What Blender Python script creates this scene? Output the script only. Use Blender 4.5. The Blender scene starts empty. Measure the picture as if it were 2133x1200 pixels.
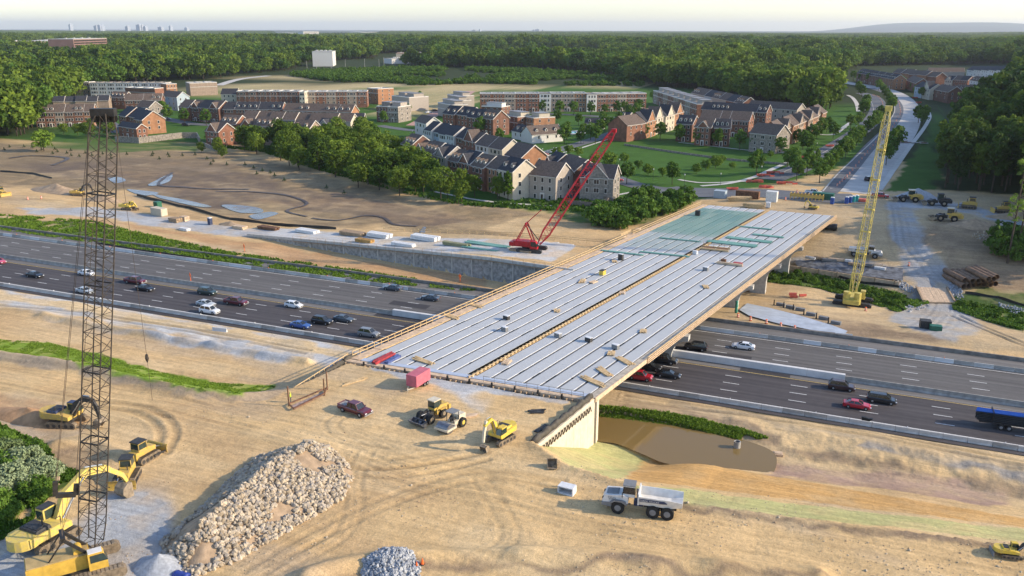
import bpy, bmesh, math, random
import numpy as np
from mathutils import Vector, Matrix
random.seed(7); np.random.seed(7)
SC = bpy.context.scene
COL = SC.collection
R = math.radians
# ------------------------------------------------------------------ camera (drone above the works), world, sun, exposure
# frame: +x along the motorway (down-grade), +y across it, away from the drone. Photo is 2133 x 1200.
F, TH, ROLL, HOR, CZ = 1780.0, R(110.75), 0.0022, 61.4, 63.9
PITCH = math.atan((600 - HOR) / F)
D_ = (math.sin(TH), math.cos(TH)); L_ = (-math.cos(TH), math.sin(TH))
cam_d = bpy.data.cameras.new('camera'); cam = bpy.data.objects.new('camera', cam_d); COL.objects.link(cam)
cam_d.sensor_width = 36.0; cam_d.lens = 36.0 * F / 2133.0; cam_d.clip_start = 0.5; cam_d.clip_end = 60000
fw = Vector((D_[1], L_[1], 0)); rt = Vector((D_[0], L_[0], 0)); up = Vector((0, 0, 1))
f3 = fw * math.cos(PITCH) - up * math.sin(PITCH); u3 = fw * math.sin(PITCH) + up * math.cos(PITCH)
c_, s_ = math.cos(ROLL), math.sin(ROLL)
r2 = rt * c_ + u3 * s_; u2 = u3 * c_ - rt * s_
M = Matrix((r2, u2, -f3)).transposed().to_4x4(); M.translation = Vector((0, 0, CZ)); cam.matrix_world = M
SC.camera = cam
SUN_AZ, SUN_EL = R(14), R(24)          # azimuth measured from +x towards +y
wd = bpy.data.worlds.new('World'); SC.world = wd; wd.use_nodes = True
nt = wd.node_tree; bg = nt.nodes['Background']
sky = nt.nodes.new('ShaderNodeTexSky'); sky.sky_type = 'NISHITA'; sky.sun_disc = False
sky.sun_elevation = SUN_EL; sky.sun_rotation = R(90) - SUN_AZ; sky.altitude = 100; sky.air_density = 1.0; sky.dust_density = 0.7; sky.ozone_density = 1.2
tint = nt.nodes.new('ShaderNodeMix'); tint.data_type = 'RGBA'; tint.blend_type = 'MULTIPLY'; tint.inputs[0].default_value = 1.0; tint.inputs[7].default_value = (.95, .97, 1.05, 1)
nt.links.new(sky.outputs[0], tint.inputs[6]); nt.links.new(tint.outputs[2], bg.inputs[0]); bg.inputs[1].default_value = 0.15
sl = bpy.data.lights.new('sun', 'SUN'); sl.energy = 3.5; sl.angle = R(0.6); sl.color = (1.0, 0.83, 0.60)
so = bpy.data.objects.new('sun', sl); COL.objects.link(so)
so.rotation_euler = Vector((math.cos(SUN_AZ) * math.cos(SUN_EL), math.sin(SUN_AZ) * math.cos(SUN_EL), math.sin(SUN_EL))).to_track_quat('Z', 'Y').to_euler()
so.location = (100, 50, 150)
vs = SC.view_settings; vs.view_transform = 'Standard'; vs.look = 'None'; vs.gamma = 1.0; vs.use_curve_mapping = False; vs.exposure = 0.86
SC.render.engine = 'CYCLES'; SC.cycles.use_denoising = True; SC.cycles.max_bounces = 5; SC.cycles.diffuse_bounces = 2
SC.cycles.volume_bounces = 0; SC.cycles.transparent_max_bounces = 4; SC.cycles.use_adaptive_sampling = True; SC.cycles.adaptive_threshold = 0.015
# ------------------------------------------------------------------ pixel <-> place
def ray(u, v):
    x = u - 1066.5; y = 600 - v
    x, y = c_ * x - s_ * y, s_ * x + c_ * y
    z = -F * math.sin(PITCH) + y * math.cos(PITCH); f = F * math.cos(PITCH) + y * math.sin(PITCH)
    return (x * D_[0] + f * D_[1], x * L_[0] + f * L_[1], z)
def px(u, v, z=0.0):
    r = ray(u, v); t = (z - CZ) / r[2]
    return Vector((r[0] * t, r[1] * t, z))
def to_px(x, y, z):
    X = x * D_[0] + y * L_[0]; Y = x * D_[1] + y * L_[1]; zz = z - CZ
    d = np.maximum(Y * math.cos(PITCH) - zz * math.sin(PITCH), 1e-3); w = Y * math.sin(PITCH) + zz * math.cos(PITCH)
    a = F * X / d; b = F * w / d; c, s = c_, -s_
    return 1066.5 + c * a - s * b, 600 - (s * a + c * b)
def zr(x): return -0.0157 * (x + 48.7)
def line_dist(X, Y, pts):
    best = np.full(np.shape(X), 1e9)
    for (x0, y0), (x1, y1) in zip(pts[:-1], pts[1:]):
        dx, dy = x1 - x0, y1 - y0; L = dx * dx + dy * dy + 1e-9
        t = np.clip(((X - x0) * dx + (Y - y0) * dy) / L, 0, 1)
        best = np.minimum(best, (X - x0 - t * dx) ** 2 + (Y - y0 - t * dy) ** 2)
    return np.sqrt(best)
def inside(X, Y, pts):
    c = np.zeros(np.shape(X), bool); n = len(pts)
    for i in range(n):
        x0, y0 = pts[i]; x1, y1 = pts[(i + 1) % n]
        if y0 == y1: continue
        c ^= ((y0 > Y) != (y1 > Y)) & (X < (x1 - x0) * (Y - y0) / (y1 - y0) + x0)
    return c
def sm(t): t = np.clip(t, 0, 1); return t * t * (3 - 2 * t)
def vnoise(X, Y, s, seed=0):
    X = np.asarray(X, float) / s + seed * 17.3; Y = np.asarray(Y, float) / s + seed * 9.1
    xi = np.floor(X).astype(np.int64); yi = np.floor(Y).astype(np.int64); fx = sm(X - xi); fy = sm(Y - yi)
    def h(a, b): n = (a * 374761393 + b * 668265263 + seed * 1442695) & 0xffffffff; n = ((n ^ (n >> 13)) * 1274126177) & 0xffffffff; return ((n ^ (n >> 16)) & 0xffff) / 65535.0
    return (h(xi, yi) * (1 - fx) + h(xi + 1, yi) * fx) * (1 - fy) + (h(xi, yi + 1) * (1 - fx) + h(xi + 1, yi + 1) * fx) * fy
def fbm(X, Y, s, seed=0, o=3): return sum(vnoise(X, Y, s / 2 ** i, seed + i) * 0.5 ** i for i in range(o)) / sum(0.5 ** i for i in range(o))
def P2(lst, z): return [tuple(px(u, v, z)[:2]) for u, v in lst]
# ------------------------------------------------------------------ terrain height
HAZE_D = 4.0e-5
DECK = 6.8
left_edge = P2([(-500, 660), (-200, 705), (0, 742), (150, 765), (300, 797), (400, 822), (500, 829), (600, 812)], 6.4)
right_edge = P2([(1113, 932), (1180, 978), (1290, 1012), (1440, 1060), (1700, 1092), (2133, 1142), (2500, 1185)], 6.0)
PLATEAU = left_edge + [tuple(px(722, 754, DECK)[:2]), tuple(px(1222, 836, DECK)[:2]), tuple(px(1104, 928, 6.0)[:2])] + right_edge + [(60, 20), (40, -60), (-400, -60), (-500, 60)]
YB = [-100, 60, 100, 132, 139, 144, 191, 198, 206, 225, 245, 258, 272, 288, 300, 330, 400, 620, 1200, 3000, 9000, 40000]
ZL = [None, None, None, None, None, None, None, .3, .5, 1.4, 3, 3.4, 4.0, 4.8, 5.4, 6, 6.6, 8.5, 14, 14, 20, 20]
ZRT = [-2, -2, -2.2, -2.2, -.5, None, None, -.5, -1.3, -3.6, -4.2, -2.6, 2.4, 6.2, 6.8, 7, 7.4, 9, 14, 14, 20, 20]
POND_Z = -1.5
POND = P2([(1236, 862), (1300, 866), (1400, 884), (1500, 906), (1560, 921), (1604, 940), (1612, 965), (1596, 988), (1540, 985), (1400, 967), (1340, 945), (1290, 925), (1236, 912)], POND_Z)
PLAT_F = [(-192, 215), (-133, 207.8), (-84.6, 200.6), (-60, 197.2)]
def plat_z(x): return np.minimum(DECK - 0.25, DECK - 0.25 + 0.042 * (x + 82))
PLATFORM = PLAT_F + [(-57, 221), (-84, 226), (-133, 227), (-192, 226)]
CREEK = P2([(1500, 552), (1600, 570), (1700, 586), (1800, 606), (1880, 625), (1950, 628), (2060, 642), (2200, 676)], -5.2)
RIDGES = [(P2([(90, 662), (220, 684), (340, 702), (460, 722), (560, 738), (640, 748)], 1.6), 1.1, 1.1), (P2([(60, 650), (260, 676), (420, 700)], 1.8), .6, 1.4), (P2([(640, 1205), (720, 1180), (800, 1166), (1060, 1158), (1300, 1166), (1700, 1197)], 6.5), .9, 1.5), (P2([(120, 930), (200, 925), (250, 955)], 6.5), .9, 1.6)]
HANG_L = math.atan2(*ray(70, 250)[:2]); HANG_R = math.atan2(*ray(1955, 390)[:2])
def terrain(X, Y):
    X = np.asarray(X, float); Y = np.asarray(Y, float)
    zx = zr(np.clip(X, -420, 160))
    def prof(tab):
        o = np.zeros(np.broadcast(X, Y).shape)
        vals = []
        for yb, t in zip(YB, tab):
            if t is None: vals.append(zx)
            elif tab is ZL and yb in (198, 206, 225): vals.append(zx + t)
            elif tab is ZRT and yb in (-100, 60, 100, 132, 139): vals.append(zx * 0.6 + t + 0.4)
            else: vals.append(np.full_like(zx, t))
        for i in range(len(YB) - 1):
            m = (Y >= YB[i]) & (Y < YB[i + 1] + (i == len(YB) - 2) * 1e9)
            t = np.clip((Y - YB[i]) / (YB[i + 1] - YB[i]), 0, 1)
            o = np.where(m, vals[i] * (1 - t) + vals[i + 1] * t, o)
        return o
    wl = sm((-22 - X) / 30.0)
    zl = prof(ZL); zrt = prof(ZRT)
    z = zl * wl + zrt * (1 - wl)
    # foreground fill at deck level
    zp = 6.5 + 0.35 * (fbm(X, Y, 26, 3) - .5) - 0.012 * np.clip(X + 20, 0, 200)
    dl = line_dist(X, Y, left_edge); dr = line_dist(X, Y, right_edge)
    ins = inside(X, Y, PLATEAU)
    zo = np.maximum(z, np.maximum(zp - dl * 0.40, zp - .1 - np.maximum(dr, 0) * (.29 + .17 * sm((-12 - X) / 18))))
    z = np.where(ins, zp + 1.15 * np.exp(-(dl / 1.7) ** 2) * sm((-78 - X) / 14) + 0.45 * np.exp(-(dr / 1.2) ** 2), np.where(Y < 143, zo, z))
    for pts, h_, w_ in RIDGES: z = z + h_ * np.exp(-(line_dist(X, Y, pts) / w_) ** 2) * (.6 + .8 * vnoise(X, Y, 3.5, 47))
    z = z + .55 * (fbm(X, Y, 2.2, 5) - .5) * sm((Y - 130) / 3) * sm((142 - Y) / 3) * sm((X + 22) / 12)
    # ramp platform behind the retaining wall
    z = np.where(inside(X, Y, PLATFORM), np.maximum(plat_z(X), z), z)
    # pond bed and creek
    z = np.where(inside(X, Y, POND), POND_Z - 0.2 - 0.9 * sm(line_dist(X, Y, POND + POND[:1]) / 4), z)
    z = z - 1.5 * np.exp(-(line_dist(X, Y, CREEK) / 3.4) ** 2)
    # rolling country in the distance
    far = sm((np.hypot(X, Y) - 900) / 2500)
    z = z + far * (26 * (fbm(X, Y, 1900, 11, 2) - 0.45))
    # wooded rises at both flanks
    ang = np.arctan2(X, np.maximum(Y, 1.0)); di = np.hypot(X, Y)
    z = z + 24 * sm((HANG_L - ang) / .22) * sm((di - 470) / 450) + 16 * sm((ang - HANG_R) / .12) * sm((di - 330) / 160)
    # roughness of worked earth away from the carriageways
    rough = np.where((Y > 143.5) & (Y < 192), 0.0, 1.0) * np.where(np.hypot(X, Y) < 420, 1, 0)
    z = z + rough * (0.28 * (fbm(X, Y, 5.0, 21) - .5) + 0.5 * (fbm(X, Y, 17, 31, 2) - .5) * np.where(ins, .3, 1))
    return z
def tz(x, y): return float(terrain(np.array([x]), np.array([y]))[0])
def gp(u, v, n=14):
    x, y, z = gpv([(u, v)], n); return Vector((float(x[0]), float(y[0]), tz(x[0], y[0])))
def gpv(l, n=14):
    R_ = np.array([ray(u, v) for u, v in l]); zs = np.linspace(46, -6, 131)      # march each ray down to where it first meets the ground
    T = (zs[None, :] - CZ) / R_[:, 2:3]; g = zs[None, :] - terrain(R_[:, 0:1] * T, R_[:, 1:2] * T); k = np.clip(np.argmax(g <= 0, 1), 1, len(zs) - 1); i = np.arange(len(l))
    a, b = g[i, k - 1], g[i, k]; w = np.clip(a / (a - b + 1e-9), 0, 1); z = zs[k - 1] + (zs[k] - zs[k - 1]) * w
    t = (z - CZ) / R_[:, 2]; return R_[:, 0] * t, R_[:, 1] * t, z
def gpl(l): x, y, z = gpv(l); return [(float(a), float(b)) for a, b in zip(x, y)]
# ------------------------------------------------------------------ materials
def nodes(m):
    m.use_nodes = True; t = m.node_tree; return t, t.nodes, t.links, t.nodes['Principled BSDF']
MATS = {}
def mat(name, col, rough=0.7, metal=0.0, var=0.18, scale=3.0, col2=None, bump=0.0, spec=0.4, bscale=None):
    if name in MATS: return MATS[name]
    m = bpy.data.materials.new(name); t, n, l, b = nodes(m)
    tc = n.new('ShaderNodeTexCoord'); nz = n.new('ShaderNodeTexNoise'); nz.inputs['Scale'].default_value = scale; nz.inputs['Detail'].default_value = 5
    l.new(tc.outputs['Object'], nz.inputs['Vector'])
    rp = n.new('ShaderNodeValToRGB'); e = rp.color_ramp.elements
    c2 = col2 or tuple(c * (1 - 1.6 * var) for c in col)
    e[0].position = 0.32; e[1].position = 0.68; e[0].color = (*c2, 1); e[1].color = (*[min(1, c * (1 + var * .5)) for c in col], 1)
    l.new(nz.outputs['Fac'], rp.inputs['Fac']); l.new(rp.outputs['Color'], b.inputs['Base Color'])
    b.inputs['Roughness'].default_value = rough; b.inputs['Metallic'].default_value = metal; b.inputs['Specular IOR Level'].default_value = spec
    if bump:
        bp = n.new('ShaderNodeBump'); bp.inputs['Strength'].default_value = bump; bp.inputs['Distance'].default_value = 0.1
        n2 = n.new('ShaderNodeTexNoise'); n2.inputs['Scale'].default_value = bscale or scale * 4; l.new(tc.outputs['Object'], n2.inputs['Vector'])
        l.new(n2.outputs['Fac'], bp.inputs['Height']); l.new(bp.outputs['Normal'], b.inputs['Normal'])
    MATS[name] = m; return m
def leafmat(name, c1, c2, trans=0.3):
    m = bpy.data.materials.new(name); t, n, l, b = nodes(m)
    oi = n.new('ShaderNodeObjectInfo'); ge = n.new('ShaderNodeNewGeometry'); nz = n.new('ShaderNodeTexNoise'); nz.inputs['Scale'].default_value = 0.45; nz.inputs['Detail'].default_value = 3
    l.new(ge.outputs['Position'], nz.inputs['Vector'])
    ma = n.new('ShaderNodeMath'); ma.operation = 'MULTIPLY_ADD'; ma.inputs[1].default_value = 0.65
    mb = n.new('ShaderNodeMath'); mb.operation = 'MULTIPLY'; mb.inputs[1].default_value = 0.5
    l.new(nz.outputs['Fac'], mb.inputs[0]); l.new(oi.outputs['Random'], ma.inputs[0]); l.new(mb.outputs[0], ma.inputs[2])
    nl = n.new('ShaderNodeTexNoise'); nl.inputs['Scale'].default_value = 0.007; nl.inputs['Detail'].default_value = 3; l.new(ge.outputs['Position'], nl.inputs['Vector']); mc = n.new('ShaderNodeMath'); mc.operation = 'MULTIPLY_ADD'; mc.inputs[1].default_value = 0.9; l.new(nl.outputs['Fac'], mc.inputs[0]); l.new(ma.outputs[0], mc.inputs[2])
    rp = n.new('ShaderNodeValToRGB'); e = rp.color_ramp.elements; e[0].color = (*c1, 1); e[1].color = (*c2, 1); e[0].position = 0.55; e[1].position = 1.0
    md_ = n.new('ShaderNodeMath'); md_.operation = 'MULTIPLY_ADD'; md_.inputs[1].default_value = .62; md_.inputs[2].default_value = .12; l.new(mc.outputs[0], md_.inputs[0]); l.new(md_.outputs[0], rp.inputs['Fac']); l.new(rp.outputs['Color'], b.inputs['Base Color'])
    b.inputs['Roughness'].default_value = 0.75; b.inputs['Specular IOR Level'].default_value = 0.15
    tr = n.new('ShaderNodeBsdfTranslucent'); l.new(rp.outputs['Color'], tr.inputs['Color'])
    mx = n.new('ShaderNodeMixShader'); mx.inputs[0].default_value = trans
    l.new(b.outputs[0], mx.inputs[1]); l.new(tr.outputs[0], mx.inputs[2]); l.new(mx.outputs[0], n['Material Output'].inputs['Surface'])
    MATS[name] = m; return m
# ------------------------------------------------------------------ mesh helpers
class MB:
    def __init__(s): s.v = []; s.f = []
    def add(s, vs, fs):
        o = len(s.v); s.v += [tuple(p) for p in vs]; s.f += [tuple(i + o for i in f) for f in fs]; return s
    def box(s, c, d, rz=0.0, taper=1.0, ty=None):
        x, y, z = c; a, b, h = d[0] / 2, d[1] / 2, d[2] / 2; ty = taper if ty is None else ty
        ca, sa = math.cos(rz), math.sin(rz); vs = []
        for k, (fx, fy) in ((-1, (1, 1)), (1, (taper, ty))):
            for sx, sy in ((-1, -1), (1, -1), (1, 1), (-1, 1)):
                px_, py_ = sx * a * fx, sy * b * fy; vs.append((x + px_ * ca - py_ * sa, y + px_ * sa + py_ * ca, z + k * h))
        return s.add(vs, [(3, 2, 1, 0), (4, 5, 6, 7), (0, 1, 5, 4), (1, 2, 6, 5), (2, 3, 7, 6), (3, 0, 4, 7)])
    def prism(s, poly, y0, y1, ax='y', inset=0.0):
        n = len(poly); cx = sum(p[0] for p in poly) / n; cz = sum(p[1] for p in poly) / n; vs = []
        for y in (y0, y1):
            for a, b in poly:
                vs.append((a, y, b) if ax == 'y' else (y, a, b) if ax == 'x' else (a, b, y))
        fs = [tuple(range(n)), tuple(reversed(range(n, 2 * n)))] + [(i + n, (i + 1) % n + n, (i + 1) % n, i) for i in range(n)]
        return s.add(vs, fs)
    def bar(s, p, q, w, h=None):
        p = Vector(p); q = Vector(q); d = q - p
        if d.length < 1e-6: return s
        h = h or w; d.normalize(); a = d.cross(Vector((0, 0, 1)))
        if a.length < 1e-3: a = Vector((1, 0, 0))
        a.normalize(); b = a.cross(d); vs = []
        for e in (p, q):
            for i, j in ((-1, -1), (1, -1), (1, 1), (-1, 1)): vs.append(e + a * (i * w / 2) + b * (j * h / 2))
        return s.add(vs, [(3, 2, 1, 0), (4, 5, 6, 7), (0, 1, 5, 4), (1, 2, 6, 5), (2, 3, 7, 6), (3, 0, 4, 7)])
    def cyl(s, p, q, r, r2=None, n=10, cap=True):
        p = Vector(p); q = Vector(q); d = (q - p).normalized(); r2 = r if r2 is None else r2
        a = d.cross(Vector((0, 0, 1)) if abs(d.z) < .95 else Vector((1, 0, 0))).normalized(); b = a.cross(d); vs = []
        for e, rr in ((p, r), (q, r2)):
            for i in range(n):
                t = 2 * math.pi * i / n; vs.append(e + a * (rr * math.cos(t)) + b * (rr * math.sin(t)))
        fs = [(i, (i + 1) % n, (i + 1) % n + n, i + n) for i in range(n)]
        if cap: fs += [tuple(reversed(range(n))), tuple(range(n, 2 * n))]
        return s.add(vs, fs)
    def pipe(s, p, q, r, t, n=16):
        p = Vector(p); q = Vector(q); d = (q - p).normalized(); a = d.cross(Vector((0, 0, 1))).normalized(); b = a.cross(d); vs = []
        for e, rr in ((p, r), (q, r), (q, r - t), (p, r - t)):
            for i in range(n):
                w = 2 * math.pi * i / n; vs.append(e + a * (rr * math.cos(w)) + b * (rr * math.sin(w)))
        return s.add(vs, [(k * n + i, k * n + (i + 1) % n, ((k + 1) % 4) * n + (i + 1) % n, ((k + 1) % 4) * n + i) for k in range(4) for i in range(n)])
    def loft(s, secs, cap=True):
        n = len(secs[0]); vs = [p for c in secs for p in c]
        fs = [(k * n + i, k * n + (i + 1) % n, (k + 1) * n + (i + 1) % n, (k + 1) * n + i) for k in range(len(secs) - 1) for i in range(n)]
        if cap: fs += [tuple(reversed(range(n))), tuple(range((len(secs) - 1) * n, len(secs) * n))]
        return s.add(vs, fs)
    def mesh(s, name, m, smooth=False):
        me = bpy.data.meshes.new(name); me.from_pydata(s.v, [], s.f)
        if m: me.materials.append(m)
        if smooth:
            for p in me.polygons: p.use_smooth = True
        me.update(); return me
    def build(s, name, m, parent=None, smooth=False, bevel=0.0):
        o = bpy.data.objects.new(name, s.mesh(name, m, smooth)); COL.objects.link(o)
        if bevel:
            bm = bmesh.new(); bm.from_mesh(o.data); bmesh.ops.bevel(bm, geom=bm.edges[:], offset=bevel, segments=1, affect='EDGES'); bm.to_mesh(o.data); bm.free()
        if parent: o.parent = parent
        return o
def tag(o, label, cat, group=None, kind=None):
    if label: o['label'] = label
    if cat: o['category'] = cat
    if group: o['group'] = group
    if kind: o['kind'] = kind
    return o
def thing(name, label, cat, loc=(0, 0, 0), rz=0.0, group=None):
    o = bpy.data.objects.new(name, None); COL.objects.link(o); o.location = loc; o.rotation_euler = (0, 0, rz); o.empty_display_size = 0.5
    return tag(o, label, cat, group)
def dup(root, loc=None, rz=None, label=None, group=None, scale=None, swap=None):
    def cp(o, par):
        c = o.copy(); COL.objects.link(c); c.parent = par
        for ch in o.children: cp(ch, c)
        if swap and o.type == 'MESH' and o.name.split('.')[0] in swap:
            c.data = o.data.copy(); c.data.materials[0] = swap[o.name.split('.')[0]]
        return c
    r = cp(root, None)
    if loc is not None: r.location = loc
    if rz is not None: r.rotation_euler = (0, 0, rz)
    if label: r['label'] = label
    if group: r['group'] = group
    if scale: r.scale = (scale,) * 3 if not hasattr(scale, '__len__') else scale
    return r
def heading(u0, v0, u1, v1, z=None):
    a = px(u0, v0, z) if z is not None else gp(u0, v0); b = px(u1, v1, z) if z is not None else gp(u1, v1)
    return math.atan2(b.y - a.y, b.x - a.x)
def sheet(name, xs, ys, zf, m, kind='structure', parent=None):
    X, Y = np.meshgrid(xs, ys); Z = zf(X, Y); nx, ny = len(xs), len(ys)
    me = bpy.data.meshes.new(name); V = np.stack([X, Y, Z], -1).reshape(-1, 3)
    i = np.arange(nx * ny).reshape(ny, nx); q = np.stack([i[:-1, :-1], i[:-1, 1:], i[1:, 1:], i[1:, :-1]], -1).reshape(-1, 4)
    me.vertices.add(len(V)); me.vertices.foreach_set('co', V.ravel()); me.loops.add(q.size); me.loops.foreach_set('vertex_index', q.ravel())
    me.polygons.add(len(q)); me.polygons.foreach_set('loop_start', np.arange(0, q.size, 4)); me.polygons.foreach_set('loop_total', np.full(len(q), 4))
    me.update(calc_edges=True); me.validate(); me.polygons.foreach_set('use_smooth', np.ones(len(q), bool)); me.materials.append(m)
    o = bpy.data.objects.new(name, me); COL.objects.link(o)
    if parent: o.parent = parent
    elif kind: o['kind'] = kind
    return o, X, Y, Z
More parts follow.
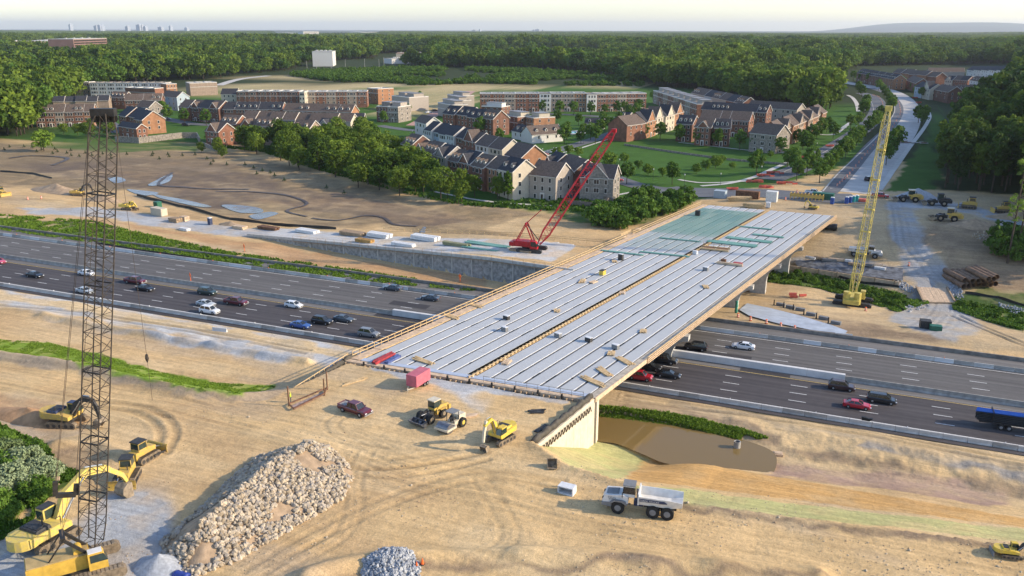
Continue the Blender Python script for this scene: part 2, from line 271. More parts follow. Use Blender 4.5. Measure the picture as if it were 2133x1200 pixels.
# ------------------------------------------------------------------ the ground: one sheet, colour regions from the layout of the works, some with shade painted in
T_TAN = (.565, .39, .20); T_PALE = (.61, .455, .26); T_ORNG = (.47, .285, .145); T_BRN = (.27, .195, .125); T_GREY = (.40, .41, .42); T_LGREY = (.50, .50, .49)
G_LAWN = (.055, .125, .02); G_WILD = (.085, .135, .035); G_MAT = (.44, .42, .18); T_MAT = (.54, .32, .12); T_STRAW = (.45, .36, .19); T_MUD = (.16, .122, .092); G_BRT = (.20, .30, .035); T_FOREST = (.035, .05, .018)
LAYERS = [  # (colour, pixel polygon, feather m, noise m)
 (T_TAN, [(-900, 300), (0, 290), (500, 300), (850, 400), (1250, 430), (1250, 470), (1000, 640), (0, 500), (-900, 430)], 6, 6),
 ((.24, .18, .108), [(-900, 310), (0, 296), (500, 320), (850, 410), (1230, 460), (1180, 500), (700, 478), (430, 440), (280, 405), (0, 385), (-900, 360)], 6, 9),
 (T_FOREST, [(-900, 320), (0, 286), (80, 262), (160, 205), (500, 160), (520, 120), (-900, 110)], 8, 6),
 (G_LAWN, [(60, 300), (85, 262), (160, 215), (330, 190), (460, 185), (760, 180), (1350, 180), (1440, 190), (1500, 200), (1660, 235), (1740, 215), (1790, 225), (1800, 330), (1650, 380), (1460, 415), (1380, 430), (1100, 440), (900, 412), (620, 340), (500, 300), (300, 290)], 5, 4),
 (T_STRAW, [(455, 172), (520, 160), (650, 166), (800, 176), (960, 182), (1360, 186), (1340, 176), (1000, 176), (700, 160), (560, 155)], 6, 10),
 (T_STRAW, [(800, 230), (830, 180), (1000, 178), (1000, 215), (900, 240), (860, 245)], 6, 8),
 (T_STRAW, [(440, 205), (450, 168), (780, 176), (770, 205)], 6, 8),
 (G_WILD, [(400, 300), (540, 312), (700, 360), (850, 400), (960, 425), (1240, 440), (1260, 472), (1360, 440), (1440, 425), (1250, 405), (1000, 425), (830, 400), (560, 312)], 4, 5),
 (G_WILD, [(60, 300), (240, 290), (420, 300), (420, 316), (330, 312), (250, 318), (100, 308)], 3, 4),
 (T_MUD, [(40, 345), (200, 335), (380, 345), (560, 360), (600, 400), (470, 440), (300, 400), (100, 365)], 7, 9),
 (T_MUD, [(500, 390), (700, 400), (820, 425), (960, 445), (1000, 470), (850, 470), (760, 452), (620, 440)], 6, 8),
 ((.20, .15, .10), [(160, 330), (420, 330), (520, 350), (400, 365), (220, 352)], 6, 6),
 (T_TAN, [(560, 470), (800, 470), (980, 500), (900, 515), (700, 500)], 5, 5),
 (G_WILD, [(1120, 425), (1260, 410), (1440, 420), (1400, 445), (1280, 480), (1200, 465)], 3, 4),
 (T_TAN, [(1080, 450), (1200, 462), (1270, 482), (1200, 505), (1000, 480)], 3, 4),
 (T_GREY, [(40, 432), (200, 432), (420, 462), (560, 480), (560, 494), (420, 486), (200, 452), (60, 446)], 1.6, 2),
 (T_LGREY, [(560, 472), (800, 492), (1150, 505), (1240, 515), (1150, 545), (900, 526), (700, 512), (560, 500)], .8, .8),
 (T_ORNG, [(160, 452), (420, 490), (560, 508), (800, 548), (1010, 580), (1010, 605), (800, 572), (560, 535), (300, 480)], 2, 3),
 (G_WILD, [(-300, 415), (0, 452), (200, 466), (330, 498), (480, 532), (640, 553), (900, 590), (1000, 606), (700, 578), (400, 535), (0, 478), (-300, 440)], 1.5, 1.5),
 # right-hand side beyond the motorway
 ((.46, .345, .205), [(1400, 440), (1500, 430), (1760, 410), (2000, 400), (2400, 440), (2400, 760), (2133, 740), (1800, 700), (1450, 660), (1550, 560)], 3, 4),  # tan earth browned to carry the soft shade of the trees
 (T_BRN, [(1870, 490), (2000, 470), (2133, 500), (2400, 560), (2400, 640), (2133, 620), (2050, 600), (1960, 560), (1910, 520)], 8, 9),
 (G_WILD, [(2020, 590), (2133, 610), (2300, 640), (2300, 690), (2133, 660), (2040, 650), (2000, 620)], 4, 5),
 (T_BRN, [(1560, 640), (1700, 655), (1820, 668), (1880, 690), (2000, 700), (1960, 715), (1780, 695), (1640, 670), (1560, 665)], 3, 4),
 (G_WILD, [(1600, 560), (1700, 572), (1760, 590), (1850, 605), (1920, 630), (1860, 648), (1800, 628), (1720, 604), (1600, 588)], 2, 2),
 (G_WILD, [(2000, 618), (2133, 650), (2133, 690), (2050, 668), (1990, 640)], 2, 2),
 ((.36, .355, .345), [(1848, 420), (1900, 420), (1925, 510), (1990, 585), (2005, 640), (2060, 690), (1990, 715), (1900, 690), (1840, 662), (1890, 640), (1900, 612), (1870, 540), (1850, 470)], 2.0, 3),
 (T_GREY, [(1860, 405), (1960, 415), (2133, 450), (2400, 490), (2400, 520), (2133, 480), (1960, 435), (1860, 430)], 3, 4),
 (T_GREY, [(1640, 545), (1760, 540), (1870, 558), (1880, 580), (1800, 575), (1700, 560)], 2, 3),
 (T_PALE, [(1640, 605), (1720, 600), (1800, 618), (1860, 640), (1830, 655), (1700, 650), (1640, 628)], 2, 2),
 (G_LAWN, [(1930, 290), (1945, 245), (1960, 230), (2000, 300), (1960, 395), (1880, 400), (1840, 398)], 3, 3),
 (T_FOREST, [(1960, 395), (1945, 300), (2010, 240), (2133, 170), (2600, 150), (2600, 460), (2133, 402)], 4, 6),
 # near side of the motorway
 (T_LGREY, [(-500, 520), (0, 604), (400, 664), (740, 724), (900, 760), (1000, 760), (1000, 840), (640, 745), (420, 705), (300, 682), (0, 640), (-500, 560)], 2.5, 4),
 (T_PALE, [(-400, 535), (0, 606), (300, 655), (560, 698), (740, 735), (720, 748), (520, 712), (280, 672), (0, 622)], 1.5, 2.5),
 (T_GREY, [(80, 655), (300, 690), (420, 702), (600, 728), (640, 745), (560, 748), (430, 728), (300, 705), (220, 690)], 3, 4),
 (T_TAN, [(-200, 640), (0, 660), (140, 672), (280, 705), (420, 725), (600, 752), (650, 765), (590, 805), (500, 812), (300, 772), (0, 700)], 2.5, 4),
 ((.37, .29, .20), [(-200, 700), (0, 728), (150, 752), (300, 786), (400, 812), (500, 820), (600, 806), (600, 822), (500, 840), (400, 834), (300, 808), (150, 778), (0, 754), (-200, 725)], 1.0, 1.5),  # berm soil, with the shade of its camera-facing side painted in
 (G_BRT, [(-100, 696), (0, 708), (100, 714), (220, 742), (330, 773), (440, 795), (570, 803), (500, 824), (420, 818), (300, 790), (160, 757), (0, 731)], 1.0, 1.2),
 (T_PALE, [(1230, 815), (1400, 822), (1700, 880), (2133, 962), (2500, 1040), (2500, 1000), (2133, 930), (1700, 862), (1400, 808)], 2, 2),
 (T_BRN, [(1250, 840), (1420, 845), (1580, 885), (1650, 900), (1620, 930), (1560, 915), (1420, 880), (1250, 858)], 2, 3),
 ((.27, .255, .235), [(1780, 935), (1900, 955), (2133, 1012), (2500, 1100), (2500, 1065), (2133, 985), (1960, 948), (1800, 915)], 1.2, 2.5),  # eroded bank: grey earth with its shadows painted into the tone
 ((.40, .31, .20), [(1400, 842), (1620, 882), (1900, 938), (2133, 985), (2500, 1075), (2500, 1050), (2133, 968), (1900, 925), (1650, 880), (1420, 838)], 1.5, 3),
 (T_BRN, [(1600, 930), (1700, 940), (1790, 945), (2133, 1010), (2133, 1045), (1900, 990), (1660, 955)], 2, 3),
 ((.36, .245, .185), [(1610, 965), (1800, 970), (2000, 1005), (2090, 1018), (2110, 1050), (2080, 1060), (1900, 1025), (1700, 1000), (1590, 990)], 1.5, 2.5),
 (G_MAT, [(1130, 925), (1236, 915), (1290, 928), (1350, 955), (1310, 985), (1290, 1002), (1200, 975)], 1.2, 1.2),
 (T_MAT, [(1340, 960), (1420, 966), (1600, 990), (1800, 1025), (2133, 1080), (2500, 1150), (2500, 1180), (2133, 1098), (1800, 1060), (1440, 1012), (1300, 1000)], .8, .6),
 (G_MAT, [(1300, 1004), (1420, 1016), (1800, 1066), (2133, 1103), (2500, 1170), (2500, 1192), (2133, 1130), (1800, 1092), (1500, 1058), (1400, 1040)], .8, .8),
 (T_BRN, [(1300, 1012), (1440, 1056), (1700, 1090), (2133, 1140), (2133, 1148), (1700, 1100), (1440, 1064)], .8, 1.2),
 ((.36, .375, .39), [(-300, 1100), (0, 1120), (150, 1075), (200, 1030), (290, 1015), (390, 1040), (370, 1110), (320, 1160), (200, 1260), (-300, 1300)], 4, 5),
 ((.43, .34, .24), [(-200, 840), (0, 850), (90, 855), (150, 900), (110, 925), (0, 890), (-200, 900)], 2, 3),
 (T_ORNG, [(-200, 800), (0, 820), (110, 845), (190, 870), (150, 895), (80, 880), (0, 858), (-200, 850)], 2.5, 3),
 (G_WILD, [(-200, 880), (0, 890), (100, 930), (130, 970), (190, 985), (120, 1010), (40, 1100), (-60, 1130), (-200, 1130)], 1.5, 2.5),
 (T_BRN, [(120, 925), (200, 930), (240, 960), (190, 1000), (130, 990)], 2.5, 3),
 (T_BRN, [(690, 1190), (800, 1165), (1060, 1158), (1300, 1165), (1700, 1195), (1900, 1215), (1700, 1212), (1300, 1185), (1060, 1178), (840, 1185)], 1.2, 2),
 (T_GREY, [(760, 758), (960, 795), (1220, 830), (1180, 838), (940, 808), (770, 772)], 1, 1.5),
]
W_EXT = np.unique(np.concatenate([-np.geomspace(330, 34000, 46), np.arange(-330, -135, 1.25), np.arange(-135, 48, 0.27), np.arange(48, 130, 1.6), np.geomspace(130, 34000, 46)]))
H_EXT = np.unique(np.concatenate([-np.geomspace(1, 300, 8), np.arange(0, 55, 2.5), np.arange(55, 146, 0.26), np.arange(146, 192, 2.3), np.arange(192, 300, 0.85), np.arange(300, 470, 2.2), np.geomspace(470, 38000, 60)]))
mg = bpy.data.materials.new('earth'); t, n, l, b = nodes(mg)
at = n.new('ShaderNodeAttribute'); at.attribute_name = 'Col'
ge = n.new('ShaderNodeNewGeometry')
def nzn(sc, det=6, dist=0.0):
    z = n.new('ShaderNodeTexNoise'); z.inputs['Scale'].default_value = sc; z.inputs['Detail'].default_value = det; z.inputs['Distortion'].default_value = dist; z.inputs['Roughness'].default_value = 0.62
    l.new(ge.outputs['Position'], z.inputs['Vector']); return z
def ramp(src, p0, p1, v0, v1):
    mr = n.new('ShaderNodeMapRange'); mr.inputs[1].default_value = p0; mr.inputs[2].default_value = p1; mr.inputs[3].default_value = v0; mr.inputs[4].default_value = v1
    l.new(src, mr.inputs[0]); return mr.outputs[0]
a1, a2, a3 = nzn(.11, 7, .6), nzn(1.3, 8), nzn(7.0, 4)
mpg = n.new('ShaderNodeMapping'); mpg.inputs['Rotation'].default_value = (0, 0, R(-3)); mpg.inputs['Scale'].default_value = (.07, 1.5, .3); l.new(ge.outputs['Position'], mpg.inputs[0])
a4 = n.new('ShaderNodeTexNoise'); a4.inputs['Scale'].default_value = 1.0; a4.inputs['Detail'].default_value = 6; a4.inputs['Distortion'].default_value = .5; l.new(mpg.outputs[0], a4.inputs['Vector'])
m1 = n.new('ShaderNodeMath'); m1.operation = 'MULTIPLY'; l.new(ramp(a1.outputs[0], .3, .7, .87, 1.10), m1.inputs[0]); l.new(ramp(a2.outputs[0], .3, .7, .86, 1.12), m1.inputs[1])
m3 = n.new('ShaderNodeMath'); m3.operation = 'MULTIPLY'; l.new(m1.outputs[0], m3.inputs[0]); l.new(ramp(a4.outputs[0], .35, .65, .88, 1.09), m3.inputs[1])
m2 = n.new('ShaderNodeMath'); m2.operation = 'MULTIPLY'; l.new(m3.outputs[0], m2.inputs[0]); l.new(ramp(a3.outputs[0], .3, .7, .74, 1.24), m2.inputs[1])
vm = n.new('ShaderNodeVectorMath'); vm.operation = 'SCALE'; l.new(at.outputs['Color'], vm.inputs[0]); l.new(m2.outputs[0], vm.inputs['Scale'])
l.new(vm.outputs[0], b.inputs['Base Color']); b.inputs['Roughness'].default_value = 0.95; b.inputs['Specular IOR Level'].default_value = 0.1
bp = n.new('ShaderNodeBump'); bp.inputs['Strength'].default_value = 0.6; bp.inputs['Distance'].default_value = 0.22; l.new(a2.outputs[0], bp.inputs['Height']); l.new(bp.outputs[0], b.inputs['Normal'])
# wheel tracks: families of curves run over the fill and the haul roads; they press ruts and change the tone of the earth
TRK = []
def track(pts, wid=0.5, gauge=2.0, tone=.86, depth=.07):
    q = gpl(pts); dense = []
    for i in range(len(q) - 1):          # Catmull-Rom so the tyre paths bend smoothly
        p0 = q[max(i - 1, 0)]; p1 = q[i]; p2 = q[i + 1]; p3 = q[min(i + 2, len(q) - 1)]
        for k in range(6):
            s = k / 6.0; f = lambda a, b_, c, d: 0.5 * (2 * b_ + (c - a) * s + (2 * a - 5 * b_ + 4 * c - d) * s * s + (3 * b_ - a - 3 * c + d) * s ** 3)
            dense.append((f(p0[0], p1[0], p2[0], p3[0]), f(p0[1], p1[1], p2[1], p3[1])))
    dense.append(q[-1])
    for off in (-gauge / 2, gauge / 2):
        o = []
        for i in range(len(dense)):
            a = dense[max(i - 1, 0)]; c = dense[min(i + 1, len(dense) - 1)]; L = math.hypot(c[0] - a[0], c[1] - a[1]) + 1e-6
            o.append((dense[i][0] - (c[1] - a[1]) / L * off, dense[i][1] + (c[0] - a[0]) / L * off))
        TRK.append((o, wid, tone, depth))
rnd = random.Random(3)
haul = [(2300, 1185), (2000, 1140), (1700, 1118), (1450, 1098), (1220, 1068), (1050, 1020), (850, 985), (700, 930), (520, 880), (330, 835), (100, 800), (-60, 775)]
for k in range(11):
    dy = rnd.uniform(-34, 46); dx = rnd.uniform(-40, 40)
    track([(u + dx + rnd.uniform(-14, 14), v + dy * (1.15 - 0.45 * (u < 700)) + rnd.uniform(-4, 4)) for u, v in haul], rnd.uniform(.3, .5), rnd.uniform(1.9, 2.4), rnd.uniform(.88, 1.08), rnd.uniform(.02, .05))
track([(330, 945), (350, 905), (330, 872), (270, 850), (180, 842)], .6, 2.2, .76, .14)
track([(700, 965), (800, 968), (900, 955), (1005, 935)], .6, 2.6, .82, .09)
track([(690, 980), (820, 985), (930, 968), (1010, 950)], .5, 2.4, .82, .1)
track([(730, 860), (690, 880), (720, 910), (850, 930), (950, 925)], .4, 1.9, .85, .05)
track([(760, 940), (735, 1000), (735, 1060), (700, 1120), (560, 1190)], .4, 2.2, .9, .05)
track([(1000, 1000), (1040, 1060), (1060, 1120), (1000, 1180)], .4, 2.1, .9, .04)
track([(1170, 1010), (1050, 990), (950, 1000), (820, 1040), (650, 1120), (520, 1200)], .5, 2.2, .86, .07)
for k in range(5):
    d0 = (-26, -9, 5, 18, 30)[k]
    track([(1868 + d0 * .6, 425), (1885 + d0, 500), (1925 + d0 * 1.3, 560), (1965 + d0, 605), (1958 + d0, 650), (1900 + d0 * 2, 690), (1800, 700 + d0)], .45, 2.1, rnd.uniform(.86, 1.06), .03)
for k in range(5):
    d0 = rnd.uniform(-8, 8)
    track([(1990, 660 + d0), (2060, 690 + d0), (2133, 720 + 1.6 * d0), (2300, 790 + 2 * d0)], .5, 2.2, .88, .05)
for k in range(4):
    d0 = rnd.uniform(-5, 5)
    track([(-60, 630 + d0), (200, 655 + d0), (420, 690 + d0), (640, 730 + d0)], .5, 2.0, rnd.uniform(.82, .92), .05)
    track([(1300, 825 + d0), (1600, 866 + d0), (1900, 918 + d0), (2200, 978 + d0)], .5, 2.0, rnd.uniform(.82, .92), .05)
    track([(0, 412 + d0), (150, 418 + d0), (300, 436 + d0), (420, 452 + d0)], .6, 2.2, rnd.uniform(.8, .9), .06)
TRKB = [(o, w, tn, dp, min(p[0] for p in o) - 3, max(p[0] for p in o) + 3, min(p[1] for p in o) - 3, max(p[1] for p in o) + 3) for o, w, tn, dp in TRK]
_tone = {}
def ground_z(X, Y):
    Z = terrain(X, Y); tone = np.ones(X.shape)
    for o, w, tn, dp, x0, x1, y0, y1 in TRKB:
        m = (X > x0) & (X < x1) & (Y > y0) & (Y < y1)
        if not m.any(): continue
        d = line_dist(X[m], Y[m], o); k = np.exp(-(d / w) ** 4); g = 0.6 + 0.5 * vnoise(X[m], Y[m], 4, 77)
        Z[m] += -dp * k * g + dp * .7 * np.exp(-((d - w * 1.5) / (w * .5)) ** 2) * g
        tone[m] *= 1 + (tn - 1) * k * g
    m = (Y > 143.9) & (Y < 191.6) & (X > -420) & (X < 200); Z[m] -= 0.12
    _tone['t'] = tone; return Z
GO, GX, GY, GZ = sheet('ground', W_EXT, H_EXT, ground_z, mg)
def terrain(X, Y):      # from here on heights are read off the finished ground sheet itself
    X = np.asarray(X, float); Y = np.asarray(Y, float); i = np.clip(np.searchsorted(W_EXT, X) - 1, 0, len(W_EXT) - 2); j = np.clip(np.searchsorted(H_EXT, Y) - 1, 0, len(H_EXT) - 2)
    fx = np.clip((X - W_EXT[i]) / (W_EXT[i + 1] - W_EXT[i]), 0, 1); fy = np.clip((Y - H_EXT[j]) / (H_EXT[j + 1] - H_EXT[j]), 0, 1)
    return (GZ[j, i] * (1 - fx) + GZ[j, i + 1] * fx) * (1 - fy) + (GZ[j + 1, i] * (1 - fx) + GZ[j + 1, i + 1] * fx) * fy
C = np.empty(GX.shape + (3,)); fu = np.hypot(GX, GY)
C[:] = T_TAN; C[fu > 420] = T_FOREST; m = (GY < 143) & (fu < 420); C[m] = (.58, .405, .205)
LAY = np.zeros(GX.shape)
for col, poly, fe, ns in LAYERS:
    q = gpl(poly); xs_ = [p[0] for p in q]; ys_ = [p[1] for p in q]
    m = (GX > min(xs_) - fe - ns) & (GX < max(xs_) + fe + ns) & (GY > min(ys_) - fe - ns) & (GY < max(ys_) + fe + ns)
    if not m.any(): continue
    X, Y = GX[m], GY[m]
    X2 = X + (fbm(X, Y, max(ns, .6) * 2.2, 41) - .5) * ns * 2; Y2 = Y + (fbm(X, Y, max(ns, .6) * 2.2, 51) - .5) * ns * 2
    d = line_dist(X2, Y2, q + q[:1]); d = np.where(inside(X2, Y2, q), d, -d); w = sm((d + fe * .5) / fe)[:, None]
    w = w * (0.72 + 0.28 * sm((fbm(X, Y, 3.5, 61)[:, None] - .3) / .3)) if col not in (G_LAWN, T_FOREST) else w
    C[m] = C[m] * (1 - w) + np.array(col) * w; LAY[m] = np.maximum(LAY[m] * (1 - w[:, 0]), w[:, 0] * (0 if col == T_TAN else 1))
# drifting tones inside the earth itself: damp brown, orange subsoil, pale dust
near = (fu < 420) & (C[..., 0] > C[..., 1] * 1.04)
for colr, sd, th_, am in (((.45, .30, .16), 71, .62, .45), ((.63, .48, .28), 81, .58, .45), ((.40, .32, .23), 91, .68, .45)):
    w = (sm((fbm(GX * .55 + GY * .15, GY * 1.5, 15, sd, 4) - th_ + .08) / .16) * am * near * (1 - .7 * LAY))[..., None]; C = C * (1 - w) + np.array(colr) * w
C *= _tone['t'][..., None]
ca = GO.data.color_attributes.new('Col', 'FLOAT_COLOR', 'POINT'); A = np.ones((C.shape[0] * C.shape[1], 4), np.float32); A[:, :3] = C.reshape(-1, 3); ca.data.foreach_set('color', A.ravel())
# ------------------------------------------------------------------ water
wm = bpy.data.materials.new('muddy_water'); t, n, l, b = nodes(wm); b.inputs['Base Color'].default_value = (.20, .135, .05, 1); b.inputs['Roughness'].default_value = .06; b.inputs['IOR'].default_value = 1.33; b.inputs['Specular IOR Level'].default_value = .5
nz = n.new('ShaderNodeTexNoise'); nz.inputs['Scale'].default_value = .8; bp = n.new('ShaderNodeBump'); bp.inputs['Strength'].default_value = .05; l.new(nz.outputs[0], bp.inputs['Height']); l.new(bp.outputs[0], b.inputs['Normal'])
wm2 = mat('shallow_water', (.16, .145, .13), .22, 0, .1, .3, spec=.6)
def flat(name, poly, z, m, kind='structure', label=None, cat=None):
    mb = MB(); mb.add([(x, y, z if not callable(z) else z(x, y)) for x, y in poly], [tuple(range(len(poly)))]); o = mb.build(name, m); o['kind'] = kind; return o
def curve(q, n=5):
    o = []; L = len(q)
    for i in range(L):
        p0, p1, p2, p3 = q[i - 1], q[i], q[(i + 1) % L], q[(i + 2) % L]
        for k in range(n):
            s = k / n; o.append(tuple(0.5 * (2 * p1[c] + (p2[c] - p0[c]) * s + (2 * p0[c] - 5 * p1[c] + 4 * p2[c] - p3[c]) * s * s + (3 * p1[c] - p0[c] - 3 * p2[c] + p3[c]) * s ** 3) for c in (0, 1)))
    return o
def grow(q, k):
    cx = sum(p[0] for p in q) / len(q); cy = sum(p[1] for p in q) / len(q); return [(cx + (x - cx) * k, cy + (y - cy) * k) for x, y in q]
flat('pond', curve(grow(POND, 1.03)), POND_Z, wm)
def drape(name, pl, m, dz=.05, kind='structure', step=2.0, parent=None, smooth=False):
    q = gpl(pl)
    if smooth: q = curve(q)
    bm = bmesh.new(); f = bm.faces.new([bm.verts.new((x, y, 0)) for x, y in q])
    bmesh.ops.triangulate(bm, faces=bm.faces[:])
    for _ in range(5):
        lg = [e for e in bm.edges if e.calc_length() > step]
        if not lg: break
        bmesh.ops.subdivide_edges(bm, edges=lg, cuts=1)
    co = np.array([v.co[:2] for v in bm.verts]); zz = terrain(co[:, 0], co[:, 1])
    for v, z in zip(bm.verts, zz): v.co.z = z + dz
    me = bpy.data.meshes.new(name); bm.to_mesh(me); bm.free(); me.materials.append(m); o = bpy.data.objects.new(name, me); COL.objects.link(o)
    if parent: o.parent = parent
    elif kind: o['kind'] = kind
    return o
for pl in ([(462, 430), (480, 427), (540, 434), (545, 444), (500, 444)], [(520, 450), (560, 442), (580, 446), (540, 458)], [(225, 372), (250, 370), (262, 377), (240, 382)], [(320, 405), (390, 418), (440, 430), (420, 432), (340, 415)], [(350, 365), (360, 366), (350, 380), (320, 388), (310, 384)], [(860, 492), (880, 476), (888, 478), (872, 494)], [(265, 395), (330, 402), (300, 408)]):
    drape('puddle', pl, wm2, .16, smooth=True)
# ------------------------------------------------------------------ motorway
def asphalt(name, base, pale):
    m = bpy.data.materials.new(name); t, n, l, b = nodes(m); ge = n.new('ShaderNodeNewGeometry'); mp = n.new('ShaderNodeMapping'); mp.inputs['Scale'].default_value = (.012, .55, 1)
    l.new(ge.outputs['Position'], mp.inputs[0]); a = n.new('ShaderNodeTexNoise'); a.inputs['Scale'].default_value = 1.6; a.inputs['Detail'].default_value = 5; l.new(mp.outputs[0], a.inputs['Vector'])
    c = n.new('ShaderNodeTexNoise'); c.inputs['Scale'].default_value = .9; c.inputs['Detail'].default_value = 8; l.new(ge.outputs['Position'], c.inputs['Vector'])
    mx = n.new('ShaderNodeMath'); mx.operation = 'MULTIPLY_ADD'; mx.inputs[1].default_value = .3; l.new(c.outputs[0], mx.inputs[0]); l.new(a.outputs[0], mx.inputs[2])
    sp = n.new('ShaderNodeSeparateXYZ'); l.new(ge.outputs['Position'], sp.inputs[0]); w1 = n.new('ShaderNodeMath'); w1.operation = 'MULTIPLY'; w1.inputs[1].default_value = 2 * math.pi / 1.83; l.new(sp.outputs[1], w1.inputs[0]); w2 = n.new('ShaderNodeMath'); w2.operation = 'SINE'; l.new(w1.outputs[0], w2.inputs[0]); w3 = n.new('ShaderNodeMath'); w3.operation = 'MULTIPLY_ADD'; w3.inputs[1].default_value = .07; l.new(w2.outputs[0], w3.inputs[0]); l.new(mx.outputs[0], w3.inputs[2]); mx = w3
    rp = n.new('ShaderNodeValToRGB'); e = rp.color_ramp.elements; e[0].position = .45; e[1].position = .85; e[0].color = (*base, 1); e[1].color = (*pale, 1)
    l.new(mx.outputs[0], rp.inputs[0]); l.new(rp.outputs[0], b.inputs['Base Color']); b.inputs['Roughness'].default_value = .8; b.inputs['Specular IOR Level'].default_value = .25
    MATS[name] = m; return m
A_NEAR = asphalt('asphalt_new', (.050, .045, .048), (.085, .077, .078)); A_FAR = asphalt('asphalt_worn', (.085, .08, .078), (.135, .128, .122)); A_SH = asphalt('asphalt_shoulder', (.12, .115, .11), (.19, .18, .17)); A_PATCH = mat('asphalt_patch', (.045, .042, .045), .85, 0, .15, 2)
CONC = mat('concrete_pale', (.50, .485, .45), .85, 0, .14, 1.2, bump=.15); CONC2 = mat('concrete_grey', (.36, .345, .315), .88, 0, .2, .9, bump=.2); CONC3 = mat('concrete_dark', (.22, .205, .185), .9, 0, .25, .8); CONCW = mat('concrete_new', (.60, .60, .59), .8, 0, .08, .7)
PW = mat('road_paint_white', (.72, .72, .70), .7, 0, .2, 4); PY = mat('road_paint_yellow', (.62, .46, .16), .75, 0, .25, 4)
xs = np.arange(-420, 201, 6.0)
hz = lambda dz: (lambda X, Y: zr(X) + dz)
RN = sheet('highway', xs, np.array([144.4, 150, 156, 162.9]), hz(.0), A_NEAR)[0]
RM = sheet('highway_median_shoulder', xs, np.array([162.9, 165.2]), hz(.004), A_SH)[0]
RF = sheet('highway_far_carriageway', xs, np.array([165.9, 172, 178, 183.6]), hz(.0), A_FAR)[0]
RS = sheet('highway_shoulder', xs, np.array([183.6, 187, 190.6]), hz(.004), A_SH)[0]
def strip(mb, x0, x1, y, w, dz=.012):
    nseg = max(1, int((x1 - x0) / 12))
    for i in range(nseg):
        a = x0 + (x1 - x0) * i / nseg; b2 = x0 + (x1 - x0) * (i + 1) / nseg
        mb.add([(a, y - w / 2, zr(a) + dz), (b2, y - w / 2, zr(b2) + dz), (b2, y + w / 2, zr(b2) + dz), (a, y + w / 2, zr(a) + dz)], [(0, 1, 2, 3)])
for par, ys, ph in ((RN, (152.0, 155.66, 159.3), -198.7), (RF, (171.4, 175.1, 178.8), -203.0)):
    for y in ys:
        mb = MB()
        for k in range(-17, 33): strip(mb, ph + 12.192 * k, ph + 12.192 * k + 3.05, y, .19)
        mb.build('lane_line', PW, par)
for par, y, m in ((RN, 148.2, PW), (RN, 162.5, PY), (RF, 167.4, PY), (RF, 182.9, PW)):
    mb = MB(); strip(mb, -420, 200, y, .2, .014); mb.build('edge_line', m, par)
for x0, x1, y0, y1 in ((-96, -30, 163.1, 165.1), (-13.5, -4, 161.2, 164.4)): flat('asphalt_patch', [(x0, y0), (x1, y0), (x1, y1), (x0, y1)], lambda x, y: zr(x) + .009, A_PATCH)
for x0, x1, y0, y1 in ((-34, -12, 167.0, 171.2), (-97, -87, 172, 175)): flat('asphalt_patch', [(x0, y0), (x1, y0), (x1, y1), (x0, y1)], lambda x, y: zr(x) + .008, A_PATCH)
GR = -math.atan(.0157)
JP = [(-.30, 0), (.30, 0), (.30, .08), (.17, .3), (.09, .84), (-.09, .84), (-.17, .3), (-.30, .08)]
mb = MB(); mb.prism([(a, b2) for a, b2 in JP], -1.79, 1.79, 'x'); jm = [mb.mesh('jersey_barrier', m) for m in (CONC, CONC2, CONCW)]
mb = MB(); mb.box((0, 0, .96), (.1, .16, .24)).bar((0, 0, .82), (0, 0, .9), .05); rfw = mb.mesh('reflector', mat('reflector_white', (.85, .85, .85), .4)); rfo = mb.mesh('reflector', mat('reflector_orange', (.85, .22, .08), .5))
def barrier(x, y, i, rf, label, grp, yaw=0.0):
    o = bpy.data.objects.new('jersey_barrier', jm[i]); COL.objects.link(o); o.location = (x, y, zr(x) + .005); o.rotation_euler = (0, -GR, yaw); tag(o, label, 'barrier', grp)
    if rf is not None:
        c = bpy.data.objects.new('reflector', rf); COL.objects.link(c); c.parent = o
rnd = random.Random(11)
for k in range(-62, 26):
    x = -28 + 3.66 * k
    barrier(x, 146.1, rnd.choice((0, 0, 0, 1)), rfw if k % 4 == 0 else None, 'pale precast barrier with a white reflector along the dirt shoulder' if k % 4 == 0 else 'pale precast barrier without reflector along the dirt shoulder of the traffic lanes', 'barriers with reflector on the dirt shoulder' if k % 4 == 0 else 'plain barriers on the dirt shoulder')
    if x > -240: barrier(x - 2, 184.0, rnd.choice((0, 1, 1, 2)), rfo if k % 5 == 0 else None, 'precast barrier with orange reflector closing off the empty far shoulder' if k % 5 == 0 else 'plain grey precast concrete barrier closing off the empty far shoulder', 'far shoulder barriers with orange reflector' if k % 5 == 0 else 'plain far shoulder barriers')
    else: barrier(x - 2, 184.0, 1, None, 'plain grey precast concrete barrier closing off the empty far shoulder', 'plain far shoulder barriers')
md = MB(); md.prism([(-.32, 0), (.32, 0), (.3, .1), (.12, .35), (.1, 1.05), (-.1, 1.05), (-.12, .35), (-.3, .1)], 0, 1, 'x')
def long_wall(name, x0, x1, y, h, prof, m, label, cat='barrier'):
    r = MB(); secs = []
    for x in np.linspace(x0, x1, 2 + int((x1 - x0) / 14)): secs.append([(x, y + a, zr(x) + b2 * h) for a, b2 in prof])
    r.loft(secs); o = r.build(name, m); return tag(o, label, cat)
MP = [(-.34, 0), (.34, 0), (.3, .1), (.13, .35), (.11, 1.0), (-.11, 1.0), (-.13, .35), (-.3, .1)]
long_wall('median_barrier', -420, -92, 165.5, 1.0, MP, CONC2, 'long weathered concrete median barrier left of the new bridge')
long_wall('median_barrier', 6, 200, 165.5, 1.05, MP, CONC2, 'long weathered concrete median barrier running on past the new pale section')
w_ = [(-.5, 0), (.5, 0), (.42, 1.0), (-.42, 1.0)]
